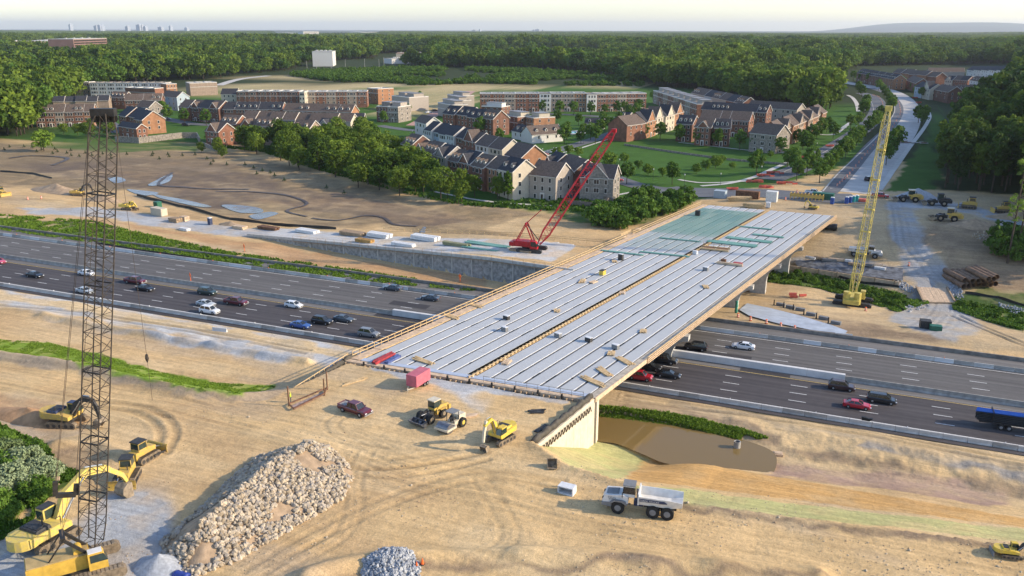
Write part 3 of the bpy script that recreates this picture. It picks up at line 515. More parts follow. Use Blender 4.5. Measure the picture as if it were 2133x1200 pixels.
for k in range(14): long_wall('median_wall', -92 + 7 * k, -85.03 + 7 * k, 165.5, 1.35, w_, CONCW, 'new pale concrete median wall section under and beside the bridge')['group'] = 'new pale median wall sections'
long_wall('edge_wall', -420, 200, 190.9, .8, [(-.22, 0), (.22, 0), (.18, 1), (-.18, 1)], CONC3, 'low dark concrete wall behind the far shoulder')  # wall in a darker concrete grey than the barriers
# loose barrier segments
for u, v, z in ((458, 690, None), (1757, 702, None)):
    p = gp(u, v); o = bpy.data.objects.new('jersey_barrier', jm[2]); COL.objects.link(o); o.location = (p.x, p.y, p.z - .02); o.rotation_euler = (0, 0, R(4)); tag(o, 'single loose concrete barrier lying on the grey gravel' if u < 999 else 'single loose white concrete barrier standing against the dark edge wall', 'barrier')
# ------------------------------------------------------------------ bridge
BZ = DECK
NL = Vector((*px(727, 747, BZ)[:2], 0)); NR = Vector((*px(1243, 830, BZ)[:2], 0)); FL = Vector((*px(1462, 426, BZ)[:2], 0)); FR = Vector((*px(1743, 450, BZ)[:2], 0))
def BP(s, t, z=0.0):   # s along 0..1, t across 0..1
    p = (NL * (1 - t) + NR * t) * (1 - s) + (FL * (1 - t) + FR * t) * s; return Vector((p.x, p.y, BZ + z))
def slab(mb, s0, s1, t0, t1, z0, z1):
    c = [BP(s0, t0), BP(s0, t1), BP(s1, t1), BP(s1, t0)]
    mb.add([(p.x, p.y, BZ + z0) for p in c] + [(p.x, p.y, BZ + z1) for p in c], [(3, 2, 1, 0), (4, 5, 6, 7), (0, 1, 5, 4), (1, 2, 6, 5), (2, 3, 7, 6), (3, 0, 4, 7)]); return mb
WID = (NR - NL).length; LEN = (FL - NL).length
BR = thing('bridge', 'wide unfinished highway bridge with pale metal deck forms over the traffic', 'bridge', (0, 0, 0))
def galv(name, c1, c2):
    m = bpy.data.materials.new(name); t, n, l, b = nodes(m); ge = n.new('ShaderNodeNewGeometry'); nz = n.new('ShaderNodeTexNoise'); nz.inputs['Scale'].default_value = .35; nz.inputs['Detail'].default_value = 6; l.new(ge.outputs['Position'], nz.inputs['Vector'])
    oi = n.new('ShaderNodeObjectInfo'); ma = n.new('ShaderNodeMath'); ma.operation = 'MULTIPLY_ADD'; ma.inputs[1].default_value = .14; l.new(oi.outputs['Random'], ma.inputs[0]); mm = n.new('ShaderNodeMath'); mm.operation = 'MULTIPLY'; mm.inputs[1].default_value = .8; l.new(nz.outputs[0], mm.inputs[0]); l.new(mm.outputs[0], ma.inputs[2])
    rp = n.new('ShaderNodeValToRGB'); e = rp.color_ramp.elements; e[0].position = .2; e[1].position = .9; e[0].color = (*c1, 1); e[1].color = (*c2, 1); l.new(ma.outputs[0], rp.inputs[0]); l.new(rp.outputs[0], b.inputs['Base Color'])
    b.inputs['Roughness'].default_value = .55; b.inputs['Metallic'].default_value = .0; b.inputs['Specular IOR Level'].default_value = .5
    wv = n.new('ShaderNodeTexWave'); wv.bands_direction = 'Y'; wv.inputs['Scale'].default_value = 1.6; l.new(ge.outputs['Position'], wv.inputs['Vector']); bp = n.new('ShaderNodeBump'); bp.inputs['Strength'].default_value = .35; bp.inputs['Distance'].default_value = .05; l.new(wv.outputs[0], bp.inputs['Height']); l.new(bp.outputs[0], b.inputs['Normal'])
    MATS[name] = m; return m
GALV = galv('galvanised_sheet', (.42, .43, .435), (.49, .50, .50)); STEEL = mat('girder_steel', (.20, .19, .18), .6, .2, .2, .5); FLG = mat('flange_steel', (.11, .11, .115), .6, .1, .2, 1.5); GANG = mat('edge_angle', (.66, .67, .68), .5, 0, .1, 2)
WOODL = mat('lumber_fresh', (.62, .44, .23), .8, 0, .2, 3); WOODP = mat('plywood_pale', (.62, .46, .31), .85, 0, .18, 1.2); WOODD = mat('lumber_weathered', (.38, .27, .17), .85, 0, .25, 3); BLACKP = mat('black_plastic', (.012, .012, .013), .5, 0, .2, 4)
TL, TR, TM = .048, .965, .505         # left walkway inner edge, right fascia, centre joint
bays = []
for a, b2 in ((TL, TM - .014), (TM + .014, TR)):
    w = (b2 - a) / 7
    bays += [(a + w * i, a + w * (i + 1)) for i in range(7)]
gw = .32 / WID
rnd = random.Random(5); NS = 14
for i, (a, b2) in enumerate(bays):
    for j in range(NS):
        o = slab(MB(), j / NS + .0001, (j + 1) / NS - .0001, a + gw, b2 - gw, -.06, rnd.uniform(-.006, .006)).build('deck_panel', GALV, BR)
for k, t0 in enumerate([TL] + [b2 for a, b2 in bays]):
    if k in (7,): continue
    slab(MB(), .001, .999, t0 - gw * 1.3, t0 + gw * 1.3, -.22, -.10).build('girder_flange', FLG, BR)
    slab(MB(), .002, .998, t0 - .12 / WID, t0 + .12 / WID, -2.0, -.22).build('girder_web', STEEL, BR)
    slab(MB(), .001, .999, t0 - gw * 1.02, t0 - gw * .62, -.09, .015).build('edge_angle', GANG, BR)
    for s in np.arange(.03, .98, .12): slab(MB(), s + rnd.uniform(-.01, .01), s + .011, t0 - gw * .5, t0 + gw * .9, -.1, -.03).build('flange_splice', BLACKP, BR)
slab(MB(), .001, .999, TM - .012, TM + .004, -.5, -.35).build('joint_shade_strip', FLG, BR)  # dark strip standing in for the shaded void of the centre joint
mb = MB(); slab(mb, .0, 1, TM + .004, TM + .009, -.3, .18); mb.build('joint_board', WOODL, BR)
for k in range(int(LEN / 1.25)):
    s = (k + .5) / int(LEN / 1.25); o = slab(MB(), s - .0011, s + .0011, TM - .002, TM + .017, .02, .16).build('joint_stub', WOODL, BR)
# left walkway: plywood, kerb plates, posts and three rails
for j in range(28): slab(MB(), j / 28 + .0004, (j + 1) / 28 - .0004, .004, TL - .006, .02 + rnd.uniform(-.01, .01), .07).build('walkway_board', WOODP, BR)
slab(MB(), 0, 1, TL - .0055, TL - .0015, -.15, .05).build('screed_board', WOODL, BR)
slab(MB(), 0, 1, .003, .034, -.4, -.02).build('overhang_bracket', WOODD, BR)
def rail(tt, s0, s1, n, hts, m, par, hgt=1.15, zb=0.05):
    for k in range(n + 1):
        s = s0 + (s1 - s0) * k / n; p = BP(s, tt); MB().bar((p.x, p.y, BZ + zb - .3), (p.x, p.y, BZ + hgt), .12, .1).build('rail_post', m, par)
    for h in hts:
        mb = MB(); p, q = BP(s0, tt), BP(s1, tt); mb.bar((p.x, p.y, BZ + h), (q.x, q.y, BZ + h), .06, .15); mb.build('rail', m, par)
rail(.0015, .005, .66, 58, (.45, 1.1), WOODL, BR); rail(.0015, .685, .995, 28, (.45, 1.1), WOODL, BR)
# bay that juts out beside the ramp
pb = [BP(.655, -.028), BP(.655, .002), BP(.695, .002), BP(.695, -.028)]
mb = MB(); mb.add([(p.x, p.y, BZ - .25) for p in pb] + [(p.x, p.y, BZ + .05) for p in pb], [(3, 2, 1, 0), (4, 5, 6, 7), (0, 1, 5, 4), (1, 2, 6, 5), (2, 3, 7, 6), (3, 0, 4, 7)]); mb.build('side_platform', WOODP, BR)
for a, b2 in ((0, 3), (3, 2)):
    for h in (.4, .75, 1.1):
        MB().bar((pb[a].x, pb[a].y, BZ + h), (pb[b2].x, pb[b2].y, BZ + h), .06, .16).build('rail', WOODL, BR)
# right fascia: overhang form with boards, posts and rails outside
slab(MB(), .0, 1, TR + .002, .992, -.12, .03).build('overhang_form', mat('plywood_grey', (.46, .40, .32), .85, 0, .2, 1.2), BR)
slab(MB(), .0, 1, .993, .9965, -.75, .05).build('fascia_board', WOODP, BR)
for k in range(140):
    s = .12 + .875 * k / 139; p = BP(s, .9995); q = BP(s, .972); MB().bar((p.x, p.y, BZ - .85), (p.x, p.y, BZ + .55), .1, .09).build('rail_post', WOODL, BR)
for h in (.5, .12, -.3, -.7):
    p, q = BP(.12, .9995), BP(.995, .9995); MB().bar((p.x + .1, p.y, BZ + h), (q.x + .1, q.y, BZ + h), .05, .16).build('rail', WOODP if h < .4 else WOODL, BR)
for k in range(60):
    s = .01 + .98 * k / 59; p = BP(s, .992); q = BP(s, TR + .004); MB().bar((p.x, p.y, BZ - .75), (q.x, q.y, BZ - 1.7), .07).build('bracket', STEEL, BR)
# near deck end: timber bulkhead and tarped posts
slab(MB(), -.0075, -.001, .0, .99, -.6, .02).build('end_bulkhead', WOODP, BR)
for k in range(46): slab(MB(), -.0105, -.0078, .01 + .98 * k / 46, .014 + .98 * k / 46, -.75, -.12).build('bulkhead_brace', WOODD, BR)
slab(MB(), .0005, .0075, TL, TR, -.05, .03).build('end_closure', mat('blue_grey_sheet', (.42, .48, .58), .6, 0, .1, 1), BR)
for k in range(12):
    t0 = .004 + k * .0885; p = BP(-.009, t0); MB().cyl((p.x, p.y, BZ - .8), (p.x, p.y, BZ + .5), .28, .16, 7).build('wrapped_post', BLACKP, BR)
for k in range(10):
    t0 = .58 + k * .042; p = BP(-.004, t0); MB().bar((p.x, p.y, BZ - .2), (p.x, p.y, BZ + 1.1), .06).build('end_post', STEEL, BR)
for h in (.55, 1.05):
    p, q = BP(-.004, .58), BP(-.004, .96); MB().bar((p.x, p.y, BZ + h), (q.x, q.y, BZ + h), .05).build('end_rail', STEEL, BR)
# abutments and piers
def wall_pts(a, b2, th, z0a, z1a, z0b, z1b):
    d = Vector((b2[0] - a[0], b2[1] - a[1], 0)).normalized(); nn = Vector((-d.y, d.x, 0)) * th
    return MB().add([(a[0], a[1], z0a), (b2[0], b2[1], z0b), (b2[0] + nn.x, b2[1] + nn.y, z0b), (a[0] + nn.x, a[1] + nn.y, z0a), (a[0], a[1], z1a), (b2[0], b2[1], z1b), (b2[0] + nn.x, b2[1] + nn.y, z1b), (a[0] + nn.x, a[1] + nn.y, z1a)], [(3, 2, 1, 0), (4, 5, 6, 7), (0, 1, 5, 4), (1, 2, 6, 5), (2, 3, 7, 6), (3, 0, 4, 7)])
WING = mat('concrete_cream', (.60, .53, .42), .85, 0, .1, .8)
p, q = BP(.004, -.005), BP(.004, .995); wall_pts(p, q, 1.2, -3, BZ - .7, -3, BZ - .7).build('abutment', WING, BR)
p, q = BP(.996, .0), BP(.996, 1.0); wall_pts(p, q, 1.2, -4, BZ - .7, -4, BZ - .7).build('abutment', CONC, BR)
wt = px(1116, 930, 6.0); c0 = BP(.001, .992)
nseg = 8
for k in range(nseg):
    a = c0.lerp(wt, k / nseg); b2 = c0.lerp(wt, (k + 1) / nseg - .0015); wall_pts(a, b2, -.45, -2.5, BZ - .1 + (.0 - .7) * k / nseg, -2.5, BZ - .1 - .7 * (k + 1) / nseg).build('wing_wall_panel', WING, BR)
dv = (wt - c0).normalized(); nv = Vector((-dv.y, dv.x, 0)) * .12
ZIG = mat('rusty_rebar', (.07, .05, .035), .8, .2, .2, 5)
mb = MB()
for k in range(30):
    a = c0 + dv * (1.5 + k * .9); zt = BZ - .8 - .035 * k * .9
    for zz, s in ((zt, 1), (zt - 1.1, -1)): pass
    o_ = nv * 1.6; b_ = a + dv * .45; c2 = a + dv * .9
    if (c2 - c0).length > (wt - c0).length - .6: break
    mb.bar((a.x + o_.x, a.y + o_.y, zt - 1.0), (b_.x + o_.x, b_.y + o_.y, zt), .11); mb.bar((b_.x + o_.x, b_.y + o_.y, zt), (c2.x + o_.x, c2.y + o_.y, zt - 1.05), .11)
mb.build('rebar_bracing', ZIG, BR)
TARP = mat('silt_tarp', (.075, .065, .05), .7, 0, .3, 1.5, bump=.4)
secs = []
for k in range(22):
    a = c0.lerp(wt, k / 21) - nv * 5; h = .55 + .25 * math.sin(k * 2.1) * .5 + .12 * (k % 3); w = .35 + .1 * ((k * 7) % 3)
    zb = max(tz(a.x, a.y), 0) if k > 2 else BZ - .3; zb = BZ - .25 - .5 * k / 21
    secs.append([(a.x + math.cos(q2) * w * nv.x * 8, a.y + math.cos(q2) * w * nv.y * 8, zb + h * .6 + math.sin(q2) * h) for q2 in np.linspace(0, 2 * math.pi, 8, endpoint=False)])
tag(MB().loft(secs).build('tarp_roll', TARP, None, True), 'dark tarp bundled along the top of the cream wing wall', 'tarp')
def pier(y, wob=0, zb=-2):
    s = (y - BP(0, .5).y) / (BP(1, .5).y - BP(0, .5).y)
    for t0, t1 in ((.02, .25), (.255, .485), (.515, .75), (.755, .992)):
        a = BP(s, t0); b2 = BP(s, t1); W = (b2 - a).length; c = (a + b2) / 2; top = BZ - 2.05; z0 = tz(c.x, c.y) - 1.5; sw = W / 2 - 3.3
        prof = [(-sw, z0), (sw, z0), (sw, top - 5.0)]
        for q2 in range(1, 6):
            w = q2 / 5; prof.append((sw + (W / 2 - .2 - sw) * w ** 1.9, top - 5.0 + 4.0 * math.sin(w * math.pi / 2)))
        prof += [(W / 2, top - 1.0), (W / 2, top), (-W / 2, top), (-W / 2, top - 1.0)] + [(-(sw + (W / 2 - .2 - sw) * w ** 1.9), top - 5.0 + 4.0 * math.sin(w * math.pi / 2)) for w in (1, .8, .6, .4, .2)] + [(-sw, top - 5.0)]
        d = (b2 - a).normalized(); n2 = Vector((-d.y, d.x, 0)); mb = MB(); m0 = len(prof); vs = []
        for th in (-1.0, 1.0): vs += [(c.x + d.x * u + n2.x * th, c.y + d.y * u + n2.y * th, z) for u, z in prof]
        mb.add(vs, [tuple(range(m0)), tuple(reversed(range(m0, 2 * m0)))] + [(i, i + m0, (i + 1) % m0 + m0, (i + 1) % m0) for i in range(m0)])
        mb.build('pier', CONC, BR)
for y in (165.5, 207, 230, 252): pier(y)
# epoxy-coated rebar mat on the far left half
EPX = mat('green_epoxy_bar', (.17, .36, .29), .5, 0, .1, 2)
mb = MB()
for a, b2, st, tA, tB in ((.72, .965, .13, TL + .004, TM - .016), (.60, .72, .34, TL + .02, TM - .03)):
    n_ = int((b2 - a) * LEN / st)
    for k in range(n_):
        s = a + (b2 - a) * k / n_; p, q = BP(s, tA + rnd.uniform(0, .01)), BP(s, tB - rnd.uniform(0, .01)); mb.add([(p.x, p.y - .03, BZ + .1), (q.x, q.y - .03, BZ + .1), (q.x, q.y + .03, BZ + .1), (p.x, p.y + .03, BZ + .1)], [(0, 1, 2, 3)])
for k in range(46):
    t0 = TL + .01 + (TM - TL - .03) * k / 45; p, q = BP(.74, t0), BP(.96, t0); mb.add([(p.x - .04, p.y, BZ + .13), (p.x + .04, p.y, BZ + .13), (q.x + .04, q.y, BZ + .13), (q.x - .04, q.y, BZ + .13)], [(0, 1, 2, 3)])
o = mb.build('rebar_mat', EPX); o['kind'] = 'stuff'; tag(o, 'green coated rebar mat laid over the far half of the bridge deck', 'rebar mat')
# ------------------------------------------------------------------ vehicles on the motorway
GLASS = mat('car_glass', (.018, .022, .026), .08, 0, .1, 2, spec=.7); TYRE = mat('tyre_rubber', (.02, .02, .02), .85, 0, .2, 6); RIM = mat('wheel_rim', (.42, .42, .43), .35, .6, .1, 4); LAMPW = mat('headlamp', (.75, .77, .8), .15); LAMPR = mat('tail_lamp', (.30, .01, .012), .25); TRIM = mat('dark_trim', (.025, .025, .027), .55)
CARCOL = {}
def carpaint(c):
    if c not in CARCOL:
        pal = dict(white=(.74, .75, .76), silver=(.42, .45, .47), black=(.012, .013, .016), maroon=(.115, .012, .02), red=(.42, .015, .03), blue=(.03, .09, .30), slate=(.06, .08, .10), green=(.022, .045, .042), grey=(.20, .21, .22), pink=(.50, .07, .13), bronze=(.045, .02, .02))
        m = mat('paint_' + c, pal[c], .28, .0, .05, 1.5, spec=.6); m.node_tree.nodes['Principled BSDF'].inputs['Coat Weight'].default_value = .5; CARCOL[c] = m
    return CARCOL[c]
CAR_T = {  # stations x, belt z, half width ; glasshouse: x front base, x front roof, x rear roof, x rear base, roof z
 'sedan': (4.75, 1.82, [(-2.37, .78, .72), (-2.2, .96, .84), (-1.3, 1.0, .9), (0, .97, .91), (.95, .95, .9), (2.0, .80, .84), (2.34, .62, .68)], (1.05, .25, -1.05, -1.75, 1.44)),
 'hatch': (4.4, 1.8, [(-2.18, .85, .74), (-2.1, 1.0, .84), (-1.2, 1.02, .9), (0, .99, .9), (1.0, .97, .89), (1.85, .84, .83), (2.16, .64, .66)], (1.15, .35, -1.45, -2.02, 1.52)),
 'suv': (4.75, 1.92, [(-2.36, .95, .80), (-2.28, 1.1, .9), (-1.2, 1.12, .95), (0, 1.1, .95), (1.1, 1.08, .94), (2.1, .98, .9), (2.35, .78, .78)], (1.2, .5, -1.75, -2.22, 1.78)),
 'minivan': (5.1, 1.98, [(-2.5, .95, .84), (-2.42, 1.1, .94), (-1.2, 1.12, .98), (0, 1.1, .98), (1.3, 1.02, .96), (2.2, .9, .88), (2.5, .7, .74)], (1.6, .75, -2.0, -2.38, 1.76)),
 'pickup': (5.85, 2.0, [(-2.92, 1.06, .96), (-2.8, 1.08, .98), (-1.0, 1.1, .99), (.6, 1.1, .99), (1.4, 1.1, .98), (2.6, 1.05, .95), (2.9, .85, .88)], (1.45, .85, -.85, -1.02, 1.86))}
def wheel_parts(root, pts, r, w, n=14, rim=RIM, hub=.55):
    for x, y in pts:
        sgn = 1 if y > 0 else -1
        o = MB().cyl((x, y - w / 2, r), (x, y + w / 2, r), r, n=n).build('wheel', TYRE, root)
        MB().cyl((x, y + sgn * (w / 2 - .02), r), (x, y + sgn * (w / 2 + .02), r), r * hub, r * hub * .8, n=n).build('rim', rim, o)
def car(kind, colour, loc, rz, label, group=None, pitch=0.0, bed=None):
    Lc, Wc, st, gh = CAR_T[kind]; root = thing({'hatch': 'hatchback', 'pickup': 'pickup_truck'}.get(kind, kind), label, {'pickup': 'pickup truck'}.get(kind, 'car'), loc, rz, group); pm = carpaint(colour); zb = .24 if kind != 'pickup' else .38
    secs = []
    for x, zt, w in st:
        secs.append([(x, -w * .93, zb), (x, -w, zb + .28), (x, -w * .98, zt * .86), (x, -w * .9, zt), (x, w * .9, zt), (x, w * .98, zt * .86), (x, w, zb + .28), (x, w * .93, zb)])
    MB().loft(secs).build('body', pm, root, True).data.polygons.foreach_set('use_smooth', [False] * len(root.children[0].data.polygons))
    xf, xr1, xr2, xb, zt = gh; wm_ = max(s[2] for s in st); zbelt = max(s[1] for s in st) - .06
    b = [(xf, -wm_ * .86), (xf, wm_ * .86), (xb, wm_ * .84), (xb, -wm_ * .84)]; r_ = [(xr1, -wm_ * .7), (xr1, wm_ * .7), (xr2, wm_ * .68), (xr2, -wm_ * .68)]
    MB().add([(x, y, zbelt) for x, y in b] + [(x, y, zt - .06) for x, y in r_], [(3, 2, 1, 0), (4, 5, 6, 7), (0, 1, 5, 4), (1, 2, 6, 5), (2, 3, 7, 6), (3, 0, 4, 7)]).build('glasshouse', GLASS, root)
    MB().add([(x, y, zt - .065) for x, y in r_] + [(x * .96, y * .88, zt) for x, y in r_], [(3, 2, 1, 0), (4, 5, 6, 7), (0, 1, 5, 4), (1, 2, 6, 5), (2, 3, 7, 6), (3, 0, 4, 7)]).build('roof', pm, root)
    mb = MB()
    for sy in (-1, 1):
        for i, j in ((0, 0), (3, 3)):
            k0 = b[(0, 1)[sy > 0]] if i == 0 else b[(3, 2)[sy > 0]]; k1 = r_[(0, 1)[sy > 0]] if i == 0 else r_[(3, 2)[sy > 0]]
            mb.bar((k0[0], k0[1] * 1.01, zbelt), (k1[0], k1[1] * 1.02, zt - .05), .09)
        xm = (xr1 + xr2) / 2 - .1; mb.bar((xm, sy * wm_ * .862, zbelt), (xm, sy * wm_ * .70, zt - .05), .1)
    mb.build('pillars', pm, root)
    wr = .33 if kind in ('sedan', 'hatch') else .37 if kind != 'pickup' else .41; wx = Lc * .30
    wheel_parts(root, [(wx + .08, -wm_ + .08), (wx + .08, wm_ - .08), (-wx, -wm_ + .08), (-wx, wm_ - .08)], wr, .24)
    for sy in (-1, 1):
        MB().box((Lc / 2 - .1, sy * wm_ * .66, st[-1][1] * .93), (.24, .34, .14)).build('headlight', LAMPW, root)
        MB().box((-Lc / 2 + .03, sy * wm_ * .74, st[0][1] * .9), (.12, .26, .18)).build('tail_light', LAMPR, root)
        MB().box((xf - .25, sy * (wm_ + .08), zbelt + .1), (.12, .2, .14)).build('mirror', pm if kind != 'pickup' else TRIM, root)
    MB().box((Lc / 2 - .02, 0, .46 if kind != 'pickup' else .62), (.08, wm_ * 1.3, .2)).build('grille', TRIM, root)
    if kind == 'pickup':
        MB().box((-1.95, 0, 1.085), (1.75, 1.62, .05)).build('truck_bed', TRIM if bed is None else bed, root)
        for sy in (-1, 1): MB().box((-1.95, sy * .9, 1.15), (1.85, .12, .14)).build('bed_rail', pm, root)
        MB().box((-2.86, 0, 1.13), (.1, 1.86, .16)).build('tailgate', pm, root); MB().box((2.93, 0, .5), (.14, 1.9, .2)).build('bumper', RIM, root)
    return root
def rp_(u, v):   # point on the carriageway plane
    r = ray(u, v); t = (.0157 * -48.7 - CZ) / (r[2] + .0157 * r[0]); return Vector((r[0] * t, r[1] * t, CZ + r[2] * t))
E1, W1 = 0.0, math.pi   # traffic on the near side runs down-grade (+x), far side runs the other way
TRAF = [  # u, v of the ground under the car, kind, colour, direction, label
 (73, 577, 'sedan', 'black', E1, 'black sedan alone in the near lanes behind a white sedan'), (181, 573, 'sedan', 'white', E1, 'white sedan in the lane beside the yellow median line'), (177, 610, 'sedan', 'silver', E1, 'silver sedan in the lane beside the concrete barrier'),
 (282, 590, 'pickup', 'maroon', E1, 'dark red pickup truck in the lane beside the yellow line'), (303, 605, 'sedan', 'black', E1, 'black sedan just off the corner of a dark red pickup'), (432, 613, 'suv', 'green', E1, 'dark green boxy utility vehicle beside the yellow line'),
 (429, 637, 'sedan', 'silver', E1, 'silver sedan running beside a white crossover'), (437, 652, 'suv', 'white', E1, 'white crossover hugging the concrete barrier'), (492, 634, 'pickup', 'maroon', E1, 'dark red pickup truck in the middle lane'),
 (612, 640, 'hatch', 'white', E1, 'white hatchback in the lane beside the yellow line'), (626, 682, 'sedan', 'blue', E1, 'bright blue sedan beside the concrete barrier'), (671, 674, 'suv', 'black', E1, 'big black utility vehicle next to a blue sedan'),
 (716, 669, 'sedan', 'slate', E1, 'dark slate sedan ahead of a black utility vehicle'), (768, 700, 'suv', 'grey', E1, 'grey crossover beside the barrier about to pass under the bridge'), (-4, 548, 'sedan', 'pink', E1, 'red car just coming in beside the yellow line'),
 (818, 604, 'sedan', 'slate', W1, 'slate grey sedan on the far carriageway by the empty shoulder'), (896, 625, 'sedan', 'slate', W1, 'dark blue sedan on the far carriageway next to the bridge'), (1449, 728, 'suv', 'black', W1, 'black crossover on the far carriageway coming out from under the bridge'), (1548, 726, 'sedan', 'white', W1, 'white sedan alone on the far carriageway'),
 (1380, 755, 'pickup', 'black', E1, 'black pickup truck half under the bridge beside the median wall'), (1352, 769, 'sedan', 'black', E1, 'black sedan with white lamps in shade under the bridge'), (1333, 790, 'suv', 'red', E1, 'dark red crossover in shade under the bridge edge'), (1392, 785, 'sedan', 'black', E1, 'black sedan pulling out from under the bridge'),
 (1752, 811, 'suv', 'bronze', E1, 'dark maroon crossover beside the yellow line'), (1784, 849, 'sedan', 'red', E1, 'bright red sedan in the lanes next to a black minivan'), (1835, 838, 'minivan', 'black', E1, 'black minivan beside a bright red sedan')]
for u, v, k, c, d, lab in TRAF:
    p = rp_(u, v); o = car(k, c, (p.x, p.y, zr(p.x) + .006), 0, lab); o.rotation_euler = (0, .0157 if d == 0 else -.0157, d)
# flatbed trailer loaded with pipes at the right
PIPEB = mat('pipe_blue', (.02, .10, .42), .45, 0, .1, 1); PIPEK = mat('pipe_black', (.015, .017, .02), .45, 0, .1, 1)
p = rp_(2085, 892); FT = thing('flatbed_truck', 'flatbed trailer stacked with long blue and black pipes', 'truck', (p.x + 3.4, p.y + .3, zr(p.x) + .006), 0)
MB().box((0, 0, 1.15), (14, 2.5, .25)).build('flatbed', TRIM, FT); wheel_parts(FT, [(x, y) for x in (-3.6, -2.4, 4.6) for y in (-1.1, 1.1)], .5, .5)
for k in range(6):
    for j in range(5):
        if k + j < 9: MB().cyl((-7.4 + .12 * j - .3 * (k % 2), -1.05 + .42 * j + .1, 1.42 + .3 * k), (7.5, -1.05 + .42 * j + .1, 1.42 + .3 * k), .15, n=8).build('pipe', PIPEB if k > 4 else PIPEK, FT)
for x in (-5, 0, 5): MB().box((x, 0, 2.2), (.12, 2.6, 1.9)).build('stake', TRIM, FT)
MB().box((9.4, 0, 1.7), (3.2, 2.4, 2.6)).build('cab', carpaint('blue'), FT); MB().box((10.2, 0, 2.3), (1.66, 2.2, .7)).build('cab_glass', GLASS, FT)
# ------------------------------------------------------------------ construction machines
YEL = mat('machine_yellow', (.56, .37, .06), .6, 0, .16, 2.6, col2=(.42, .29, .11)); YEL2 = mat('machine_bright_yellow', (.66, .47, .04), .55, 0, .1, 2, col2=(.52, .38, .10)); KOM = mat('machine_lemon', (.62, .47, .08), .6, 0, .12, 2.2, col2=(.48, .37, .15)); DK = mat('machine_dark', (.045, .043, .042), .6, 0, .3, 3); TRK_M = mat('dusty_track', (.22, .17, .115), .9, 0, .3, 2.5, bump=.3); MUD = mat('dusty_steel', (.30, .24, .17), .75, .1, .3, 2); NAVY = mat('machine_navy', (.035, .05, .11), .5, 0, .15, 2); CREAM = mat('machine_cream', (.62, .55, .42), .55, 0, .12, 2); WHT = mat('machine_white', (.68, .67, .64), .5, 0, .1, 1.5); GRYM = mat('machine_grey', (.20, .205, .21), .55, 0, .12, 2); REDM = mat('crane_red', (.44, .010, .018), .45, 0, .12, 1.2); SHINE = mat('worn_steel', (.25, .25, .27), .35, .7, .2, 3); CABG = mat('cab_glass', (.03, .05, .045), .08, 0, .2, 1, spec=.7); HYD = mat('ram_chrome', (.45, .45, .46), .25, .8, .1, 3)
def stadium(L, h, n=7):
    r = h / 2; pts = [(L / 2 - r + r * math.sin(a), r - r * math.cos(a)) for a in np.linspace(0, math.pi, n)]
    return pts + [(-x, z) for x, z in reversed(pts)]
def tracks(root, L, w, h, gauge, m=None):
    for s in (-1, 1):
        o = MB().prism(stadium(L, h), s * gauge / 2 - w / 2, s * gauge / 2 + w / 2).build('track', m or TRK_M, root)
        mb = MB()
        for x in np.arange(-L / 2 + h / 2, L / 2 - h / 2, .22):
            mb.box((x, s * gauge / 2, h + .015), (.1, w * .98, .05)); 
        mb.build('track_pads', DK, o)['kind'] = 'stuff'
        for k in range(5): MB().cyl((-L / 2 + h / 2 + k * (L - h) / 4, s * (gauge / 2 + w / 2 - .02), h * .45), (-L / 2 + h / 2 + k * (L - h) / 4, s * (gauge / 2 + w / 2 + .03), h * .45), h * .28, n=8).build('roller', DK, o)
def xf(mb, ang, piv=(0, 0, 0)):
    ca, sa = math.cos(ang), math.sin(ang); mb.v = [(piv[0] + (x - piv[0]) * ca - (y - piv[1]) * sa, piv[1] + (x - piv[0]) * sa + (y - piv[1]) * ca, z) for x, y, z in mb.v]; return mb
def arm(pts, w, y=0.0):
    """plate arm: list of (x, z, depth) in the working plane"""
    top, bot = [], []
    for i, (x, z, d) in enumerate(pts):
        a = pts[max(i - 1, 0)]; c = pts[min(i + 1, len(pts) - 1)]; L = math.hypot(c[0] - a[0], c[1] - a[1]); nx, nz = -(c[1] - a[1]) / L, (c[0] - a[0]) / L
        top.append((x + nx * d / 2, z + nz * d / 2)); bot.append((x - nx * d / 2, z - nz * d / 2))
    return MB().prism(top + bot[::-1], y - w / 2, y + w / 2)
def bucket_mb(x, z, size, w, ang):
    """open scoop: curved shell with side plates"""
    mb = MB(); out = [(size * a, size * b) for a, b in ((.08, .5), (-.3, .42), (-.52, .12), (-.48, -.26), (-.15, -.5), (.5, -.52))]; n = len(out); inn = [(p[0] * .86 + .03 * size, p[1] * .86) for p in out]
    ca, sa = math.cos(ang), math.sin(ang); tr = lambda p: (x + p[0] * ca - p[1] * sa, z + p[0] * sa + p[1] * ca)
    for i in range(n - 1): mb.prism([tr(out[i]), tr(out[i + 1]), tr(inn[i + 1]), tr(inn[i])], -w / 2, w / 2)
    for s in (-1, 1): mb.prism([tr(p) for p in out], s * w / 2 - .03, s * w / 2 + .03)
    for k in range(5):
        a, b2 = tr(out[-1]), tr((out[-1][0] + size * .12, out[-1][1] - .0)); mb.bar((a[0], -w / 2 + w * (k + .5) / 5, a[1]), (b2[0], -w / 2 + w * (k + .5) / 5, b2[1]), .09)
    return mb
